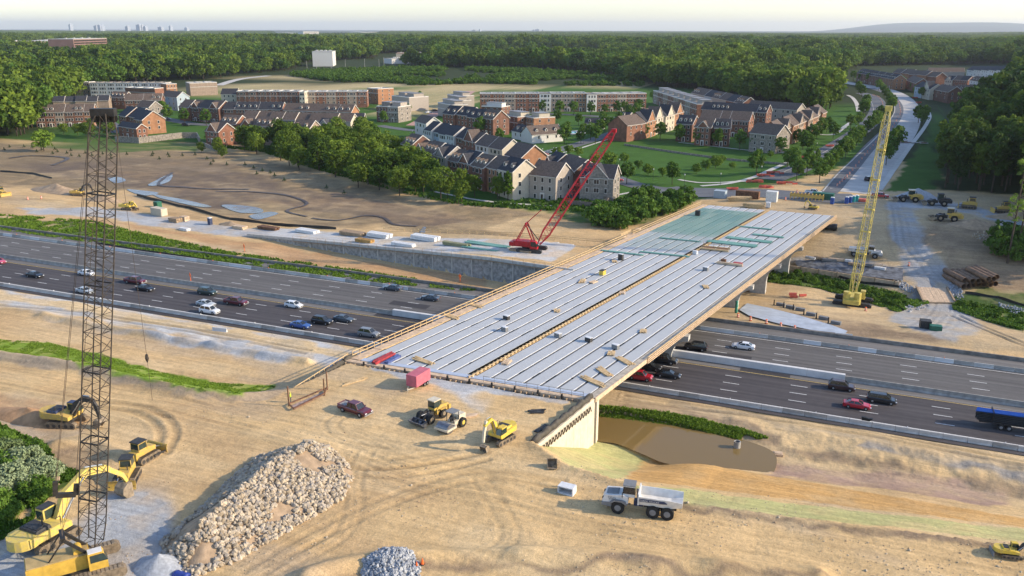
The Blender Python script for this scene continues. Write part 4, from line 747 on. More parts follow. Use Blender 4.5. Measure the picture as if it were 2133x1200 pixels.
def excavator(loc, rz, slew, sc, label, body, boomc, hoodc, boom, stick, bk, cw=None, stickc=None, text=None):
    r = thing('excavator', label, 'excavator', loc, rz); S = sc
    tracks(r, 4.3 * S, .6 * S, .95 * S, 2.5 * S); MB().box((0, 0, .75 * S), (1.9 * S, 2.0 * S, .5 * S)).build('undercarriage', DK, r)
    MB().cyl((0, 0, .95 * S), (0, 0, 1.2 * S), .75 * S, n=14).build('slew_ring', DK, r)
    def u(mb, nm, m, par=r, bevel=0): return xf(mb, slew).build(nm, m, par, bevel=bevel)
    hx0 = -2.1 * S
    u(MB().prism([(hx0 - .6 * S, 1.25 * S), (1.4 * S, 1.2 * S), (1.4 * S, 1.7 * S), (.2 * S, 2.0 * S), (hx0 - .6 * S, 2.05 * S)], -1.35 * S, 1.35 * S), 'house', body)
    u(MB().cyl((hx0 - .25 * S, 0, 1.15 * S), (hx0 - .25 * S, 0, 2.1 * S), 1.33 * S, 1.28 * S, 16), 'counterweight', cw or body)
    u(MB().box((-1.2 * S, -.1 * S, 2.17 * S), (1.5 * S, 2.2 * S, .3 * S), 0, .92), 'engine_hood', hoodc)
    u(MB().box((-1.2 * S, -.1 * S, 2.34 * S), (1.0 * S, 1.6 * S, .06 * S)), 'hood_grille', DK)
    u(MB().cyl((-.9 * S, -.7 * S, 2.3 * S), (-.9 * S, -.7 * S, 2.85 * S), .07 * S, n=8), 'exhaust', DK)
    cab = u(MB().prism([(.05 * S, 1.3 * S), (1.65 * S, 1.3 * S), (1.72 * S, 1.9 * S), (1.4 * S, 2.95 * S), (.05 * S, 2.95 * S)], .42 * S, 1.38 * S), 'cab', body)
    u(MB().prism([(.2 * S, 1.95 * S), (1.74 * S, 1.95 * S), (1.44 * S, 2.82 * S), (.2 * S, 2.82 * S)], .39 * S, 1.41 * S), 'cab_window', CABG, cab); u(MB().box((.03 * S, .9 * S, 2.4 * S), (.06 * S, .78 * S, .75 * S)), 'rear_window', CABG, cab); u(MB().prism([(1.2 * S, 1.95 * S), (1.78 * S, 1.9 * S), (1.47 * S, 2.8 * S)], .5 * S, 1.3 * S), 'windscreen', CABG, cab)
    u(MB().box((.72 * S, .9 * S, 2.98 * S), (1.3 * S, .92 * S, .08 * S)), 'cab_roof', hoodc if hoodc != DK else DK, cab)
    B = [(x * S, z * S, d * S) for x, z, d in boom]; ST = [(x * S, z * S, d * S) for x, z, d in stick]
    bo = u(arm(B, .46 * S, -.05 * S), 'boom', boomc); sk = u(arm(ST, .34 * S, -.05 * S), 'stick', stickc or boomc)
    for s in (-1, 1): u(MB().cyl((1.2 * S, s * .36 * S, 1.6 * S), (B[len(B) // 2][0] * .9, s * .3 * S, B[len(B) // 2][1] - .25 * S), .09 * S, n=8), 'boom_ram', HYD, bo)
    u(MB().cyl((B[-2][0], -.05 * S, B[-2][1] + .45 * S), (ST[0][0], -.05 * S, ST[0][1] + .25 * S), .08 * S, n=8), 'stick_ram', HYD, sk)
    u(bucket_mb(bk[0] * S, bk[1] * S, bk[2] * S, 1.15 * S, bk[3]), 'bucket', MUD)
    for dx in (-.9, .4): u(MB().bar((dx * S, -1.3 * S, 2.05 * S), (dx * S, -1.3 * S, 2.7 * S), .05 * S).bar((dx * S, -1.3 * S, 2.7 * S), ((dx - .5) * S, -1.3 * S, 2.7 * S), .05 * S), 'handrail', DK)
    return r
def gz(p, dz=0.0): return Vector((p.x, p.y, tz(p.x, p.y) + dz))
p = gz(gp(140, 884)); h0 = heading(100, 890, 158, 892)
excavator(p, h0, R(-6), 1.12, 'yellow excavator with black boom and navy hood by the orange cut bank', YEL, DK, NAVY, [(1.1, 1.5, .7), (2.0, 3.2, .85), (3.2, 4.1, .75), (4.7, 3.9, .45)], [(4.2, 4.3, .5), (4.9, 3.2, .5), (5.3, 1.4, .3)], (5.1, .75, 1.3, R(-60)))
p = gz(gp(105, 1128)); h0 = heading(62, 1148, 148, 1100)
excavator(p, h0, R(2), 1.32, 'big lemon yellow excavator with its long boom stretched along the gravel', KOM, KOM, DK, [(1.0, 1.7, .7), (2.1, 3.6, .9), (4.4, 4.7, .75), (6.8, 3.9, .5)], [(6.2, 4.3, .5), (8.2, 2.5, .42), (8.6, 1.6, .3)], (8.4, .85, 1.5, R(-20)))
p = gz(gp(1042, 918)); h0 = heading(1018, 935, 1072, 905)
excavator(p, h0, heading(1046, 915, 1003, 946) - h0, .92, 'bright yellow compact-tail excavator with grapple beside the wing wall', YEL2, YEL2, YEL2, [(1.0, 1.6, .6), (1.5, 3.6, .75), (2.6, 4.7, .6), (4.2, 4.2, .4)], [(3.7, 4.9, .45), (4.3, 3.0, .45), (4.5, 1.6, .3)], (4.4, .55, 1.1, R(-40)), stickc=CREAM)
p = gz(gp(2104, 1158)); 
MX = excavator(p, R(8), R(0), .52, 'mini excavator with canopy and blade on the haul road', YEL2, DK, YEL2, [(1.2, 1.4, .6), (2.2, 3.2, .7), (3.4, 4.2, .5), (4.8, 3.6, .4)], [(4.4, 4.0, .4), (5.0, 2.4, .4), (5.1, 1.6, .3)], (5.0, .8, 1.1, R(-40)))
MB().box((-2.0, 0, .35), (.12, 1.7, .55)).build('dozer_blade', GRYM, MX)
p = gz(gp(1692, 436)); excavator(p, R(160), R(0), .6, 'small yellow excavator at the far end of the bridge', YEL2, YEL2, DK, [(1.0, 1.6, .6), (1.8, 3.6, .7), (3.0, 4.4, .6), (4.2, 3.9, .4)], [(3.9, 4.2, .4), (4.4, 2.6, .4), (4.5, 1.4, .3)], (4.4, .7, 1.1, R(-40)))
p = gz(gp(268, 437)); excavator(p, R(10), R(0), .95, 'yellow excavator standing by the white container across the motorway', YEL2, YEL2, YEL2, [(1.0, 1.6, .6), (1.5, 2.8, .7), (2.4, 2.6, .6), (3.0, 1.8, .4)], [(2.8, 2.2, .4), (3.3, 1.4, .4), (3.4, .9, .3)], (3.5, .5, 1.1, R(-40)))
p = gz(gp(165, 408)); excavator(p, R(20), R(0), .95, 'black-armed excavator working in the muddy creek bed', YEL, DK, YEL, [(1.0, 1.6, .6), (2.0, 3.8, .7), (3.4, 4.6, .6), (5.2, 4.4, .4)], [(4.9, 4.6, .4), (5.5, 3.0, .4), (5.6, 1.4, .3)], (5.6, .7, 1.1, R(-40)))
def dozer(loc, rz, label, S=1.0, canopy=DK):
    r = thing('bulldozer', label, 'bulldozer', loc, rz); tracks(r, 3.4 * S, .6 * S, .95 * S, 2.0 * S)
    MB().prism([(-1.7 * S, .6 * S), (1.5 * S, .6 * S), (1.6 * S, 1.45 * S), (.3 * S, 1.75 * S), (-.2 * S, 1.75 * S), (-1.7 * S, 1.6 * S)], -.62 * S, .62 * S).build('body', YEL, r)
    MB().box((1.58 * S, 0, 1.05 * S), (.06, .9 * S, .7 * S)).build('radiator_grille', DK, r)
    c = MB().box((-.55 * S, 0, 2.2 * S), (1.35 * S, 1.35 * S, 1.15 * S), 0, .9).build('cab', YEL, r); MB().box((-.55 * S, 0, 2.25 * S), (1.40 * S, 1.4 * S, .72 * S), 0, .93).build('cab_window', CABG, c); MB().box((-.55 * S, 0, 2.83 * S), (1.5 * S, 1.5 * S, .12 * S)).build('cab_roof', canopy, c)
    for sx in (-1, 1):
        for sy in (-1, 1): MB().bar((-.55 * S + sx * .66 * S, sy * .66 * S, 1.6 * S), (-.55 * S + sx * .62 * S, sy * .62 * S, 2.8 * S), .1 * S).build('cab_pillar', YEL, c)
    secs = []
    for y in (-1.65 * S, 1.65 * S): secs.append([((2.55 + .18 * math.cos(a)) * S, y, (.65 + .6 * math.sin(a)) * S) for a in np.linspace(R(90), R(270), 6)] + [((2.48 + .18 * math.cos(a)) * S, y, (.65 + .6 * math.sin(a)) * S) for a in np.linspace(R(270), R(90), 6)])
    MB().loft(secs).build('blade', YEL, r)
    for s in (-1, 1): MB().bar((.4 * S, s * 1.4 * S, .55 * S), (2.4 * S, s * 1.4 * S, .4 * S), .18 * S).build('push_arm', DK, r); MB().cyl((1.3 * S, s * .5 * S, 1.3 * S), (2.35 * S, s * .5 * S, .9 * S), .07 * S, n=8).build('blade_ram', HYD, r)
    MB().cyl((.6 * S, .35 * S, 1.6 * S), (.6 * S, .35 * S, 2.4 * S), .07 * S, n=8).build('exhaust', DK, r)
    return r
p = gz(gp(300, 956)); dozer(p, heading(285, 965, 330, 938), 'yellow bulldozer with open rear window at the curved track marks', 1.08)
p = gz(gp(266, 1000)); dozer(p, heading(268, 998, 232, 1040) + R(8), 'yellow bulldozer with dark cab parked against the excavator bucket', 1.08)
p = gz(gp(2018, 434)); dozer(p, R(175), 'yellow bulldozer on the grey access road by the dark trees', 1.35)
p = gz(gp(2088, 443)); dozer(p, R(190), 'yellow bulldozer half sunk behind a soil bank under the trees', 1.3)
p = gz(gp(4, 408)); dozer(p, R(-10), 'yellow bulldozer on the tan bank across the motorway', 1.2)
def loader(loc, rz, label, S=1.0, bodym=YEL, lift=0.0, cat='wheel loader', name='wheel_loader'):
    r = thing(name, label, cat, loc, rz)
    wheel_parts(r, [(x * S, y * S) for x in (1.45, -1.45) for y in (-1.05, 1.05)], .76 * S, .6 * S, 18, MUD, .5)
    MB().prism([(-3.1 * S, .8 * S), (-.3 * S, .8 * S), (-.3 * S, 1.7 * S), (-1.0 * S, 2.15 * S), (-2.9 * S, 2.0 * S), (-3.2 * S, 1.5 * S)], -.85 * S, .85 * S).build('rear_body', bodym, r); MB().box((-3.05 * S, 0, 1.3 * S), (.5 * S, 2.2 * S, .8 * S)).build('counterweight', bodym, r)
    for sx, sy in ((-1.45, -1.05), (-1.45, 1.05)): MB().box((sx * S, sy * S, 1.6 * S), (1.5 * S, .6 * S, .1 * S)).build('mudguard', bodym, r)
    MB().box((.9 * S, 0, 1.0 * S), (1.9 * S, .8 * S, .7 * S)).build('front_frame', DK, r)
    c = MB().box((-.55 * S, 0, 2.3 * S), (1.35 * S, 1.35 * S, 1.5 * S), 0, .95).build('cab', bodym, r); MB().box((-.55 * S, 0, 2.42 * S), (1.41 * S, 1.41 * S, .98 * S), 0, .95).build('cab_window', CABG, c); MB().box((-.55 * S, 0, 3.1 * S), (1.6 * S, 1.55 * S, .14 * S)).build('cab_roof', CREAM if bodym == YEL else DK, c)
    for s in (-1, 1): MB().bar((.5 * S, s * .5 * S, 1.55 * S), (2.4 * S, s * .5 * S, 1.0 * S), .22 * S, .3 * S).bar((2.4 * S, s * .5 * S, 1.0 * S), (2.95 * S, s * .5 * S, .4 * S), .2 * S).build('lift_arm', DK, r)
    MB().cyl((.5 * S, 0, 1.3 * S), (2.4 * S, 0, 1.4 * S), .09 * S, n=8).build('tilt_ram', HYD, r)
    mb = bucket_mb(3.15 * S, .62 * S, 1.15 * S, 2.75 * S, R(60)); mb.build('bucket', SHINE if bodym == YEL and S < 1.05 else MUD, r)
    MB().cyl((-1.6 * S, .5 * S, 2.0 * S), (-1.6 * S, .5 * S, 2.75 * S), .08 * S, n=8).build('exhaust', DK, r)
    return r
p = gz(gp(900, 872)); loader(p, heading(920, 858, 868, 885), 'yellow wheel loader with cream cab roof and its bucket on the ground', .98)
p = gz(gp(1892, 420)); loader(p, R(185), 'yellow wheel loader in front of the grey gravel heap', 1.35)
p = gz(gp(1952, 428)); loader(p, R(182), 'yellow front loader next to the grey heap with a pale machine behind', 1.3, DK)
p = gz(gp(1972, 460)); loader(p, R(178), 'yellow grader-like loader on the dirt slope below the access road', 1.35)
# roller
p = gz(gp(942, 892)); r = thing('road_roller', 'cream soil roller with grey drum and dark canopy beside the loader', 'roller', p, heading(965, 880, 920, 905))
MB().cyl((1.75, -1.05, .78), (1.75, 1.05, .78), .78, n=24).build('drum', SHINE, r); MB().bar((.5, -1.2, .8), (2.7, -1.2, .8), .2, .3).bar((.5, 1.2, .8), (2.7, 1.2, .8), .2, .3).bar((2.65, -1.2, .8), (2.65, 1.2, .8), .2, .3).bar((.55, -1.2, .8), (.55, 1.2, .8), .3, .5).build('drum_frame', CREAM, r)
wheel_parts(r, [(-1.35, -.9), (-1.35, .9)], .75, .5, 18, YEL2, .5); MB().prism([(-2.5, .7), (.2, .7), (.2, 1.3), (-.8, 1.35), (-.9, 2.0), (-2.4, 1.9)], -.7, .7).build('engine_body', CREAM, r); MB().box((-.2, 0, 1.45), (.7, .6, .5)).build('seat', DK, r); MB().bar((.25, 0, 1.2), (.35, 0, 1.75), .2).build('steering_console', DK, r)
for x, y in ((-.75, -.65), (-.75, .65), (.45, -.65), (.45, .65)): MB().bar((x, y, 1.2), (x, y, 2.75), .08).build('canopy_post', DK, r)
MB().box((-.15, 0, 2.8), (1.6, 1.6, .1)).build('canopy', GRYM, r)
# articulated dump trucks
def dumper(loc, rz, label, body, S=1.0, txt=None):
    r = thing('dump_truck', label, 'dump truck', loc, rz); wheel_parts(r, [(x * S, y * S) for x in (3.1, -1.2, -2.95) for y in (-1.15, 1.15)], .82 * S, .62 * S, 20, GRYM, .55)
    MB().prism([(1.9 * S, 1.35 * S), (5.0 * S, 1.15 * S), (5.1 * S, 1.6 * S), (4.7 * S, 2.3 * S), (2.6 * S, 2.45 * S), (1.9 * S, 2.3 * S)], -1.1 * S, 1.1 * S).build('bonnet', body, r)
    MB().prism([(3.1 * S, 2.42 * S), (4.6 * S, 2.33 * S), (4.55 * S, 2.37 * S), (3.1 * S, 2.47 * S)], -.75 * S, .75 * S).build('bonnet_grille', GRYM, r)
    MB().prism([(3.9 * S, .75 * S), (5.15 * S, .9 * S), (5.15 * S, 1.3 * S), (3.9 * S, 1.35 * S)], -1.2 * S, 1.2 * S).build('bumper', GRYM, r)
    for s in (-1, 1):
        MB().prism([(2.0 * S, 1.25 * S), (2.2 * S, 1.7 * S), (2.6 * S, 1.85 * S), (3.6 * S, 1.85 * S), (4.1 * S, 1.5 * S), (4.1 * S, 1.3 * S), (3.5 * S, 1.65 * S), (2.7 * S, 1.65 * S)], s * 1.15 * S - .3 * S, s * 1.15 * S + .3 * S).build('mudguard', GRYM, r)
        MB().box((4.95 * S, s * .85 * S, 1.75 * S), (.3 * S, .35 * S, .25 * S)).build('headlight', LAMPW if S < .5 else DK, r)
        for k in range(5): MB().bar(((3.35 + .2 * k) * S, s * 1.105 * S, 1.7 * S), ((3.55 + .2 * k) * S, s * 1.105 * S, 2.15 * S), .08 * S, .03).build('side_vent', DK, r)
        MB().bar((2.6 * S, s * 1.25 * S, 2.2 * S), (2.6 * S, s * 1.25 * S, 2.9 * S), .06).box((2.6 * S, s * 1.3 * S, 2.7 * S), (.1, .12, .6 * S)).build('mirror', DK, r)
    c = MB().box((1.85 * S, 0, 2.9 * S), (1.5 * S, 1.6 * S, 1.5 * S), 0, .93).build('cab', body, r); MB().box((1.85 * S, 0, 3.05 * S), (1.54 * S, 1.66 * S, .9 * S), 0, .93).build('cab_window', GLASS, c); MB().box((1.85 * S, 0, 3.68 * S), (1.55 * S, 1.6 * S, .1 * S)).build('cab_roof', GRYM, c)
    MB().box((.65 * S, 0, 1.2 * S), (1.2 * S, .9 * S, .6 * S)).cyl((.8 * S, .3 * S, 1.5 * S), (.8 * S, .3 * S, 3.2 * S), .1 * S, n=8).build('hitch', NAVY, r); MB().box((-2.0 * S, 0, 1.15 * S), (4.0 * S, .9 * S, .5 * S)).build('rear_frame', DK, r)
    mb = MB(); xa, xb = .55 * S, -4.7 * S   # tipping body: floor, flared sides, headboard
    pr = [(-1.15 * S, 1.55 * S), (1.15 * S, 1.55 * S), (1.45 * S, 2.75 * S), (1.36 * S, 2.75 * S), (1.05 * S, 1.75 * S), (-1.05 * S, 1.75 * S), (-1.36 * S, 2.75 * S), (-1.45 * S, 2.75 * S)]
    mb.loft([[(xa, y, z) for y, z in pr], [(-3.3 * S, y, z - .05 * S) for y, z in pr], [(xb, y * 1.02, z + .25 * S if z < 2 * S else z - .15 * S) for y, z in pr]])
    bd = mb.build('dump_body', body, r); MB().prism([(-1.45 * S, 1.6 * S), (1.45 * S, 1.6 * S), (1.45 * S, 3.1 * S), (-1.45 * S, 3.1 * S)], xa - .02, xa + .14 * S, 'x').build('headboard', body, bd)
    for s in (-1, 1): MB().prism([(xa - .1, 2.5 * S), (-2.6 * S, 2.5 * S), (-2.9 * S, 2.2 * S), (-2.2 * S, 2.15 * S), (xa - .1, 2.15 * S)], s * 1.33 * S - .06, s * 1.40 * S + .06).build('side_band', NAVY, bd)
    if txt:
        for s in (-1, 1):
            cu = bpy.data.curves.new('lettering', 'FONT'); cu.body = txt; cu.size = .34 * S; cu.align_x = 'CENTER'; cu.extrude = .004
            ob = bpy.data.objects.new('lettering', cu); COL.objects.link(ob); dg = bpy.context.evaluated_depsgraph_get(); me = bpy.data.meshes.new_from_object(ob.evaluated_get(dg)); bpy.data.objects.remove(ob)
            me.materials.append(WHT); o = bpy.data.objects.new('lettering', me); COL.objects.link(o); o.parent = bd; o.location = (-.75 * S, s * (1.405 * S + .075), 2.2 * S); o.rotation_euler = (R(90), 0, 0 if s < 0 else math.pi)
    return r
a = gp(1290, 1068); b2 = gp(1388, 1082)
hd = math.atan2(a.y - b2.y, a.x - b2.x); mid = Vector(((a.x + b2.x) / 2, (a.y + b2.y) / 2, 0)); nrm = Vector((-math.sin(hd), math.cos(hd), 0)); mid += nrm * (-1.1 if nrm.y < 0 else 1.1)
dumper(gz(mid, -.02), hd, 'white articulated dump truck with navy stripe on the haul road', WHT, 1.0, 'TEREX TRUCKS')
p = gz(gp(1800, 535)); dumper(p, R(-5), 'white and black dump truck parked behind the yellow crane boom', WHT, .95)
p = gz(gp(2035, 430)) 
# pickup, trailer and the worker on the fill
p = gz(gp(740, 860)); car('pickup', 'maroon', p, heading(712, 850, 768, 868), 'dark red pickup truck with tools in its bed parked on the dirt fill', bed=mat('bed_clutter', (.4, .38, .36), .8, 0, .6, 6))
p = gz(gp(872, 803)); h0 = heading(862, 812, 888, 796); r = thing('cargo_trailer', 'faded pink enclosed cargo trailer beside the bridge end', 'trailer', p, h0)
PINK = mat('faded_pink', (.50, .13, .17), .6, 0, .12, 1); MB().box((0, 0, 1.55), (4.2, 2.1, 2.0)).build('box', PINK, r, bevel=.05); wheel_parts(r, [(x, y) for x in (.2, 1.0) for y in (-1.05, 1.05)], .34, .22, 12); MB().bar((-2.1, -.6, .5), (-3.3, 0, .45), .12).bar((-2.1, .6, .5), (-3.3, 0, .45), .12).build('drawbar', CREAM, r); MB().cyl((-3.2, 0, 0), (-3.2, 0, .5), .06, n=8).build('jack', CREAM, r)
for k in range(5): MB().box((-1.7 + .8 * k, 1.06, 1.55), (.06, .03, 1.9)).build('rib', PINK, r)
MB().box((2.12, 0, 1.5), (.04, 1.9, 1.8)).build('rear_door', PINK, r)
# ------------------------------------------------------------------ cranes
class Chords:
    def __init__(s): s.q = [MB() for _ in range(4)]
    def build(s, nm, m, par): return [c.build('boom_chord', m, par) for c in s.q][0]
def lattice(p0, p1, w0, w1, nb, ch, la, rot=0.0, taper=.12, foot_k=.35):
    """four-chord lattice boom: returns (chords, lacing) mesh builders; pinched at foot and head"""
    p0 = Vector(p0); p1 = Vector(p1); d = (p1 - p0); L = d.length; d.normalize(); a = d.cross(Vector((0, 0, 1)))
    if a.length < .05: a = Vector((1, 0, 0))
    a.normalize(); b = a.cross(d); a, b = a * math.cos(rot) + b * math.sin(rot), b * math.cos(rot) - a * math.sin(rot)
    def ring(t):
        k = 1.0
        if t < taper: k = foot_k + (1 - foot_k) * t / taper
        if t > 1 - taper * .7: k = .45 + .55 * (1 - t) / (taper * .7)
        ww = (w0 + (w1 - w0) * t) * k / 2; c = p0 + d * (L * t); return [c + a * (i * ww) + b * (j * ww) for i, j in ((-1, -1), (1, -1), (1, 1), (-1, 1))]
    C_ = Chords(); L2 = MB(); rs = [ring(k / nb) for k in range(nb + 1)]
    for k in range(nb):
        for i in range(4):
            C_.q[i].cyl(rs[k][i], rs[k + 1][i], ch, n=6, cap=True); j = (i + 1) % 4
            if k % 2: L2.bar(rs[k][i], rs[k + 1][j], la)
            else: L2.bar(rs[k][j], rs[k + 1][i], la)
            if k % 4 == 0: L2.bar(rs[k][i], rs[k][j], la)
    return C_, L2, ring
BLKM = mat('boom_black', (.028, .026, .024), .55, .1, .3, 1.5); BLK2 = mat('boom_worn_black', (.055, .044, .034), .7, 0, .35, 2); CYL = mat('crane_yellow', (.56, .46, .11), .5, 0, .15, 1); CABL = mat('wire_rope', (.10, .075, .055), .6, .3, .2, 3)
# black lattice crane in the foreground
base = gp(170, 1195); base.z = tz(base.x, base.y)
CR = thing('crawler_crane', 'tall black lattice boom crane with yellow house standing in the foreground gravel', 'crane', (0, 0, 0))
foot = px(191, 1130, base.z + 2.2); foot = Vector((foot.x, foot.y, foot.z))
def at_depth(u, v, ref):   # point on the pixel ray at the same distance from the drone as ref
    r = Vector(ray(u, v)); dd = Vector((ref.x, ref.y, 0)).length; t = dd / math.hypot(r.x, r.y); return Vector((r.x * t, r.y * t, CZ + r.z * t))
top = at_depth(216, 236, foot)
C_, L2, ring = lattice(foot, top, 2.05, 1.95, 46, .07, .048, R(33), .05, .85)
bo = C_.build('boom', BLK2, CR); L2.build('boom_lacing', BLK2, bo)
for t0 in (.12, .26, .43, .63, .83):
    rr = ring(t0); mb = MB()
    for i in range(4): mb.bar(rr[i], rr[(i + 1) % 4], .13)
    mb.build('boom_splice', BLKM, bo)
hd_ = MB(); hd_.box((0, 0, 0), (2.3, 1.0, .75)); o = hd_.build('boom_head', BLKM, CR); o.location = top + Vector((0, 0, .1)); o.rotation_euler = (0, 0, R(25))
for k in range(5):
    o = MB().cyl((-.9 + k * .45, -.05, -.5), (-.9 + k * .45, .05, -.5), .42, n=14).build('sheave', BLKM, CR); o.location = top + Vector((0, 0, .0)); o.rotation_euler = (0, 0, R(25))
hx = R(52); hb = Vector((foot.x + .9, foot.y - 1.9, base.z))
def loc_(x, y, z): return Vector((hb.x + x * math.cos(hx) - y * math.sin(hx), hb.y + x * math.sin(hx) + y * math.cos(hx), hb.z + z))
def put(mb, nm, m, par=CR, piv=None):
    mb.v = [tuple(loc_(*v)) for v in mb.v]; return mb.build(nm, m, par)
YC = mat('crane_house_yellow', (.58, .37, .06), .55, 0, .15, 1.5); put(MB().box((-2.6, 0, 1.9), (6.2, 2.7, 1.6)), 'house', YC); put(MB().box((-2.6, 0, 2.74), (6.0, 2.5, .08)), 'house_roof', mat('crane_roof', (.46, .33, .14), .7, 0, .2, 1))
c = put(MB().prism([(.2, 1.1), (2.1, 1.1), (2.1, 2.0), (1.7, 3.2), (.2, 3.2)], -2.3, -1.2), 'cab', YC); put(MB().prism([(.4, 2.1), (2.13, 2.1), (1.75, 3.0), (.4, 3.0)], -2.33, -1.17), 'cab_window', CABG, c); put(MB().box((.95, -1.75, 3.24), (1.4, 1.0, .07)), 'cab_roof', WHT, c)
for s in (-1, 1):
    mb = MB().prism(stadium(7.6, 1.15), s * 2.6 - .48, s * 2.6 + .48); put(mb, 'track', TRK_M)
    for k in range(16): put(MB().box((-3.2 + .42 * k, s * 2.6, 1.17), (.3, .94, .06)), 'track_pad', MUD)
put(MB().box((0, 0, .75), (3.2, 4.4, .7)), 'undercarriage', DK); put(MB().bar((.6, -.9, 2.3), (-1.8, -1.0, 5.0), .3).bar((.6, .9, 2.3), (-1.8, 1.0, 5.0), .3).bar((-1.8, -1.1, 5.0), (-1.8, 1.1, 5.0), .5).bar((-3.6, -.9, 2.6), (-1.8, -1.0, 5.0), .14).bar((-3.6, .9, 2.6), (-1.8, 1.0, 5.0), .14), 'gantry', BLKM)
put(MB().cyl((-.6, -.8, 2.9), (-.6, .8, 2.9), .45, n=14), 'winch_drum', YC)
bail = px(138, 1028, 0); bail = at_depth(138, 1022, foot); mb = MB(); bb = [at_depth(115, 1003, foot), at_depth(115, 1022, foot), at_depth(116, 1032, foot), at_depth(158, 1030, foot), at_depth(158, 1020, foot), at_depth(159, 1008, foot)]
for i in range(5): mb.bar(bb[i], bb[i + 1], .42 if i in (1, 2, 3) else .3, .5)
mb.build('bridle', BLKM, CR)
for i, (u, d2) in enumerate(((115, -.5), (117, -.35), (158, .35))):
    a = at_depth(u, 1005, foot); q = top + Vector((d2 * 1.5 - .6, -.3, .2)); MB().cyl(a, q, .028, n=5).build('pendant', CABL, CR)
for i in range(4): a = at_depth(118 + 12 * i, 1032, foot); MB().cyl(a, loc_(-1.8, -.8 + .5 * i, 5.0), .022, n=5).build('boom_hoist_rope', CABL, CR)
hk = at_depth(305, 738, foot); MB().cyl(top + Vector((1.0, .3, .2)), hk, .022, n=5).build('hoist_rope', CABL, CR)
MB().cyl(hk, hk - Vector((0, 0, .5)), .12, .2, 8).cyl(hk - Vector((0, 0, .5)), hk - Vector((0, 0, .95)), .2, .06, 8).build('hook_ball', BLK2, CR); MB().cyl(hk - Vector((0, 0, .9)), hk - Vector((0, 0, 5.5)), .02, n=5).build('sling', CABL, CR)
# red crawler crane on the ramp
def crawler(loc, rz, label, m, trackm, cw=1, S=1.0, turn=False):
    r = thing('crawler_crane', label, 'crane', loc, rz); tracks(r, 7.2 * S, .95 * S, 1.1 * S, 4.6 * S, trackm)
    if turn:
        for o in r.children: o.rotation_euler = (0, 0, R(90)); o.scale = (1.25, 1.15, 1); MB().box((0, 0, .8 * S), (3 * S, 3.8 * S, .7 * S)).build('undercarriage', DK, r)
    MB().box((-2.2 * S, 0, 2.05 * S), (5.4 * S, 3.1 * S, 1.5 * S)).build('house', m, r, bevel=.08)
    for k in range(cw): MB().box((-5.3 * S, 0, (1.6 + .55 * k) * S), (1.3 * S, 3.6 * S, .52 * S)).build('counterweight', m, r)
    c = MB().prism([(.3 * S, 1.2 * S), (2.3 * S, 1.2 * S), (2.4 * S, 1.9 * S), (1.9 * S, 3.3 * S), (.3 * S, 3.3 * S)], -2.6 * S, -1.5 * S).build('cab', m, r); MB().prism([(.5 * S, 1.9 * S), (2.44 * S, 1.9 * S), (1.95 * S, 3.1 * S), (.5 * S, 3.1 * S)], -2.65 * S, -1.45 * S).build('cab_window', GLASS, c)
    return r
rc = gp(1108, 522); rc.z = float(plat_z(rc.x)) + .05
RC = crawler(rc, R(0), 'bright red crawler crane with raised lattice boom on the retaining wall ramp', REDM, DK, cw=2)
ft = Vector((2.0, 0, 2.2)); tipw = at_depth(1279, 272, rc) - rc
C_, L2, ring = lattice(ft, tipw, 2.1, 1.8, 30, .13, .085, 0, .1); bo = C_.build('boom', REDM, RC); L2.build('boom_lacing', REDM, bo); MB().box(tuple(tipw), (1.2, .9, .9)).build('boom_head', REDM, bo)
rr = ring(.72); r3 = ring(.79); MB().add([rr[0] * 1.0, rr[1], r3[1], r3[0]], [(0, 1, 2, 3)]).build('maker_plate', WHT, bo)
MB().bar((.5, -.8, 2.6), (-1.6, -.8, 7.6), .28).bar((.5, .8, 2.6), (-1.6, .8, 7.6), .28).bar((-1.6, -.9, 7.6), (-1.6, .9, 7.6), .35).bar((-4.2, -.8, 2.8), (-1.6, -.8, 7.6), .22).bar((-4.2, .8, 2.8), (-1.6, .8, 7.6), .22).bar((-1.6, 0, 7.6), (2.6, 0, 11.5), .2).build('gantry', REDM, RC)
MB().cyl((-1.6, -.4, 7.6), (2.2, -.3, 3.0), .12, n=6).build('backstop', DK, RC)
for s in (-.5, .5): MB().cyl((2.4, s, 11.4), tuple(tipw + Vector((0, s, .5))), .02, n=5).build('pendant', CABL, RC)
# yellow crawler crane on its pad by the creek
yc = gp(1776, 632); YR = crawler(yc, heading(1776, 632, 1790, 600), 'tall yellow crawler crane on the round dirt pad by the creek', CYL, DK, cw=2, S=1.05, turn=True)
Mi = Matrix.Rotation(-YR.rotation_euler.z, 3, 'Z'); ftw = yc + Vector((0, .8, 2.4)); tw = at_depth(1851, 226, yc + Vector((6, 12, 0)))
C_, L2, ring = lattice(Mi @ (ftw - yc), Mi @ (tw - yc), 2.05, 1.7, 40, .10, .07, 0, .12); bo = C_.build('boom', CYL, YR); L2.build('boom_lacing', CYL, bo); hq = Mi @ (tw - yc); MB().box(tuple(hq), (1.3, 1.6, 1.3)).build('boom_head', CYL, bo)
for t0 in (.22, .34, .46, .62, .78): 
    rr = ring(t0); mb = MB()
    for i in range(4): mb.bar(rr[i], rr[(i + 1) % 4], .28)
    mb.build('boom_splice', CYL, bo)
for s in (-1, 1): MB().cyl((-4.9, s * 1.3, 1.4), (-4.9, s * 1.3, 4.4), .85, n=12).build('counterweight_stack', CYL, YR)
MB().bar((-3.2, -.9, 2.8), (-2.0, -.9, 8.5), .25).bar((-3.2, .9, 2.8), (-2.0, .9, 8.5), .25).bar((-2.0, -1, 8.5), (-2.0, 1, 8.5), .3).build('gantry', CYL, YR)
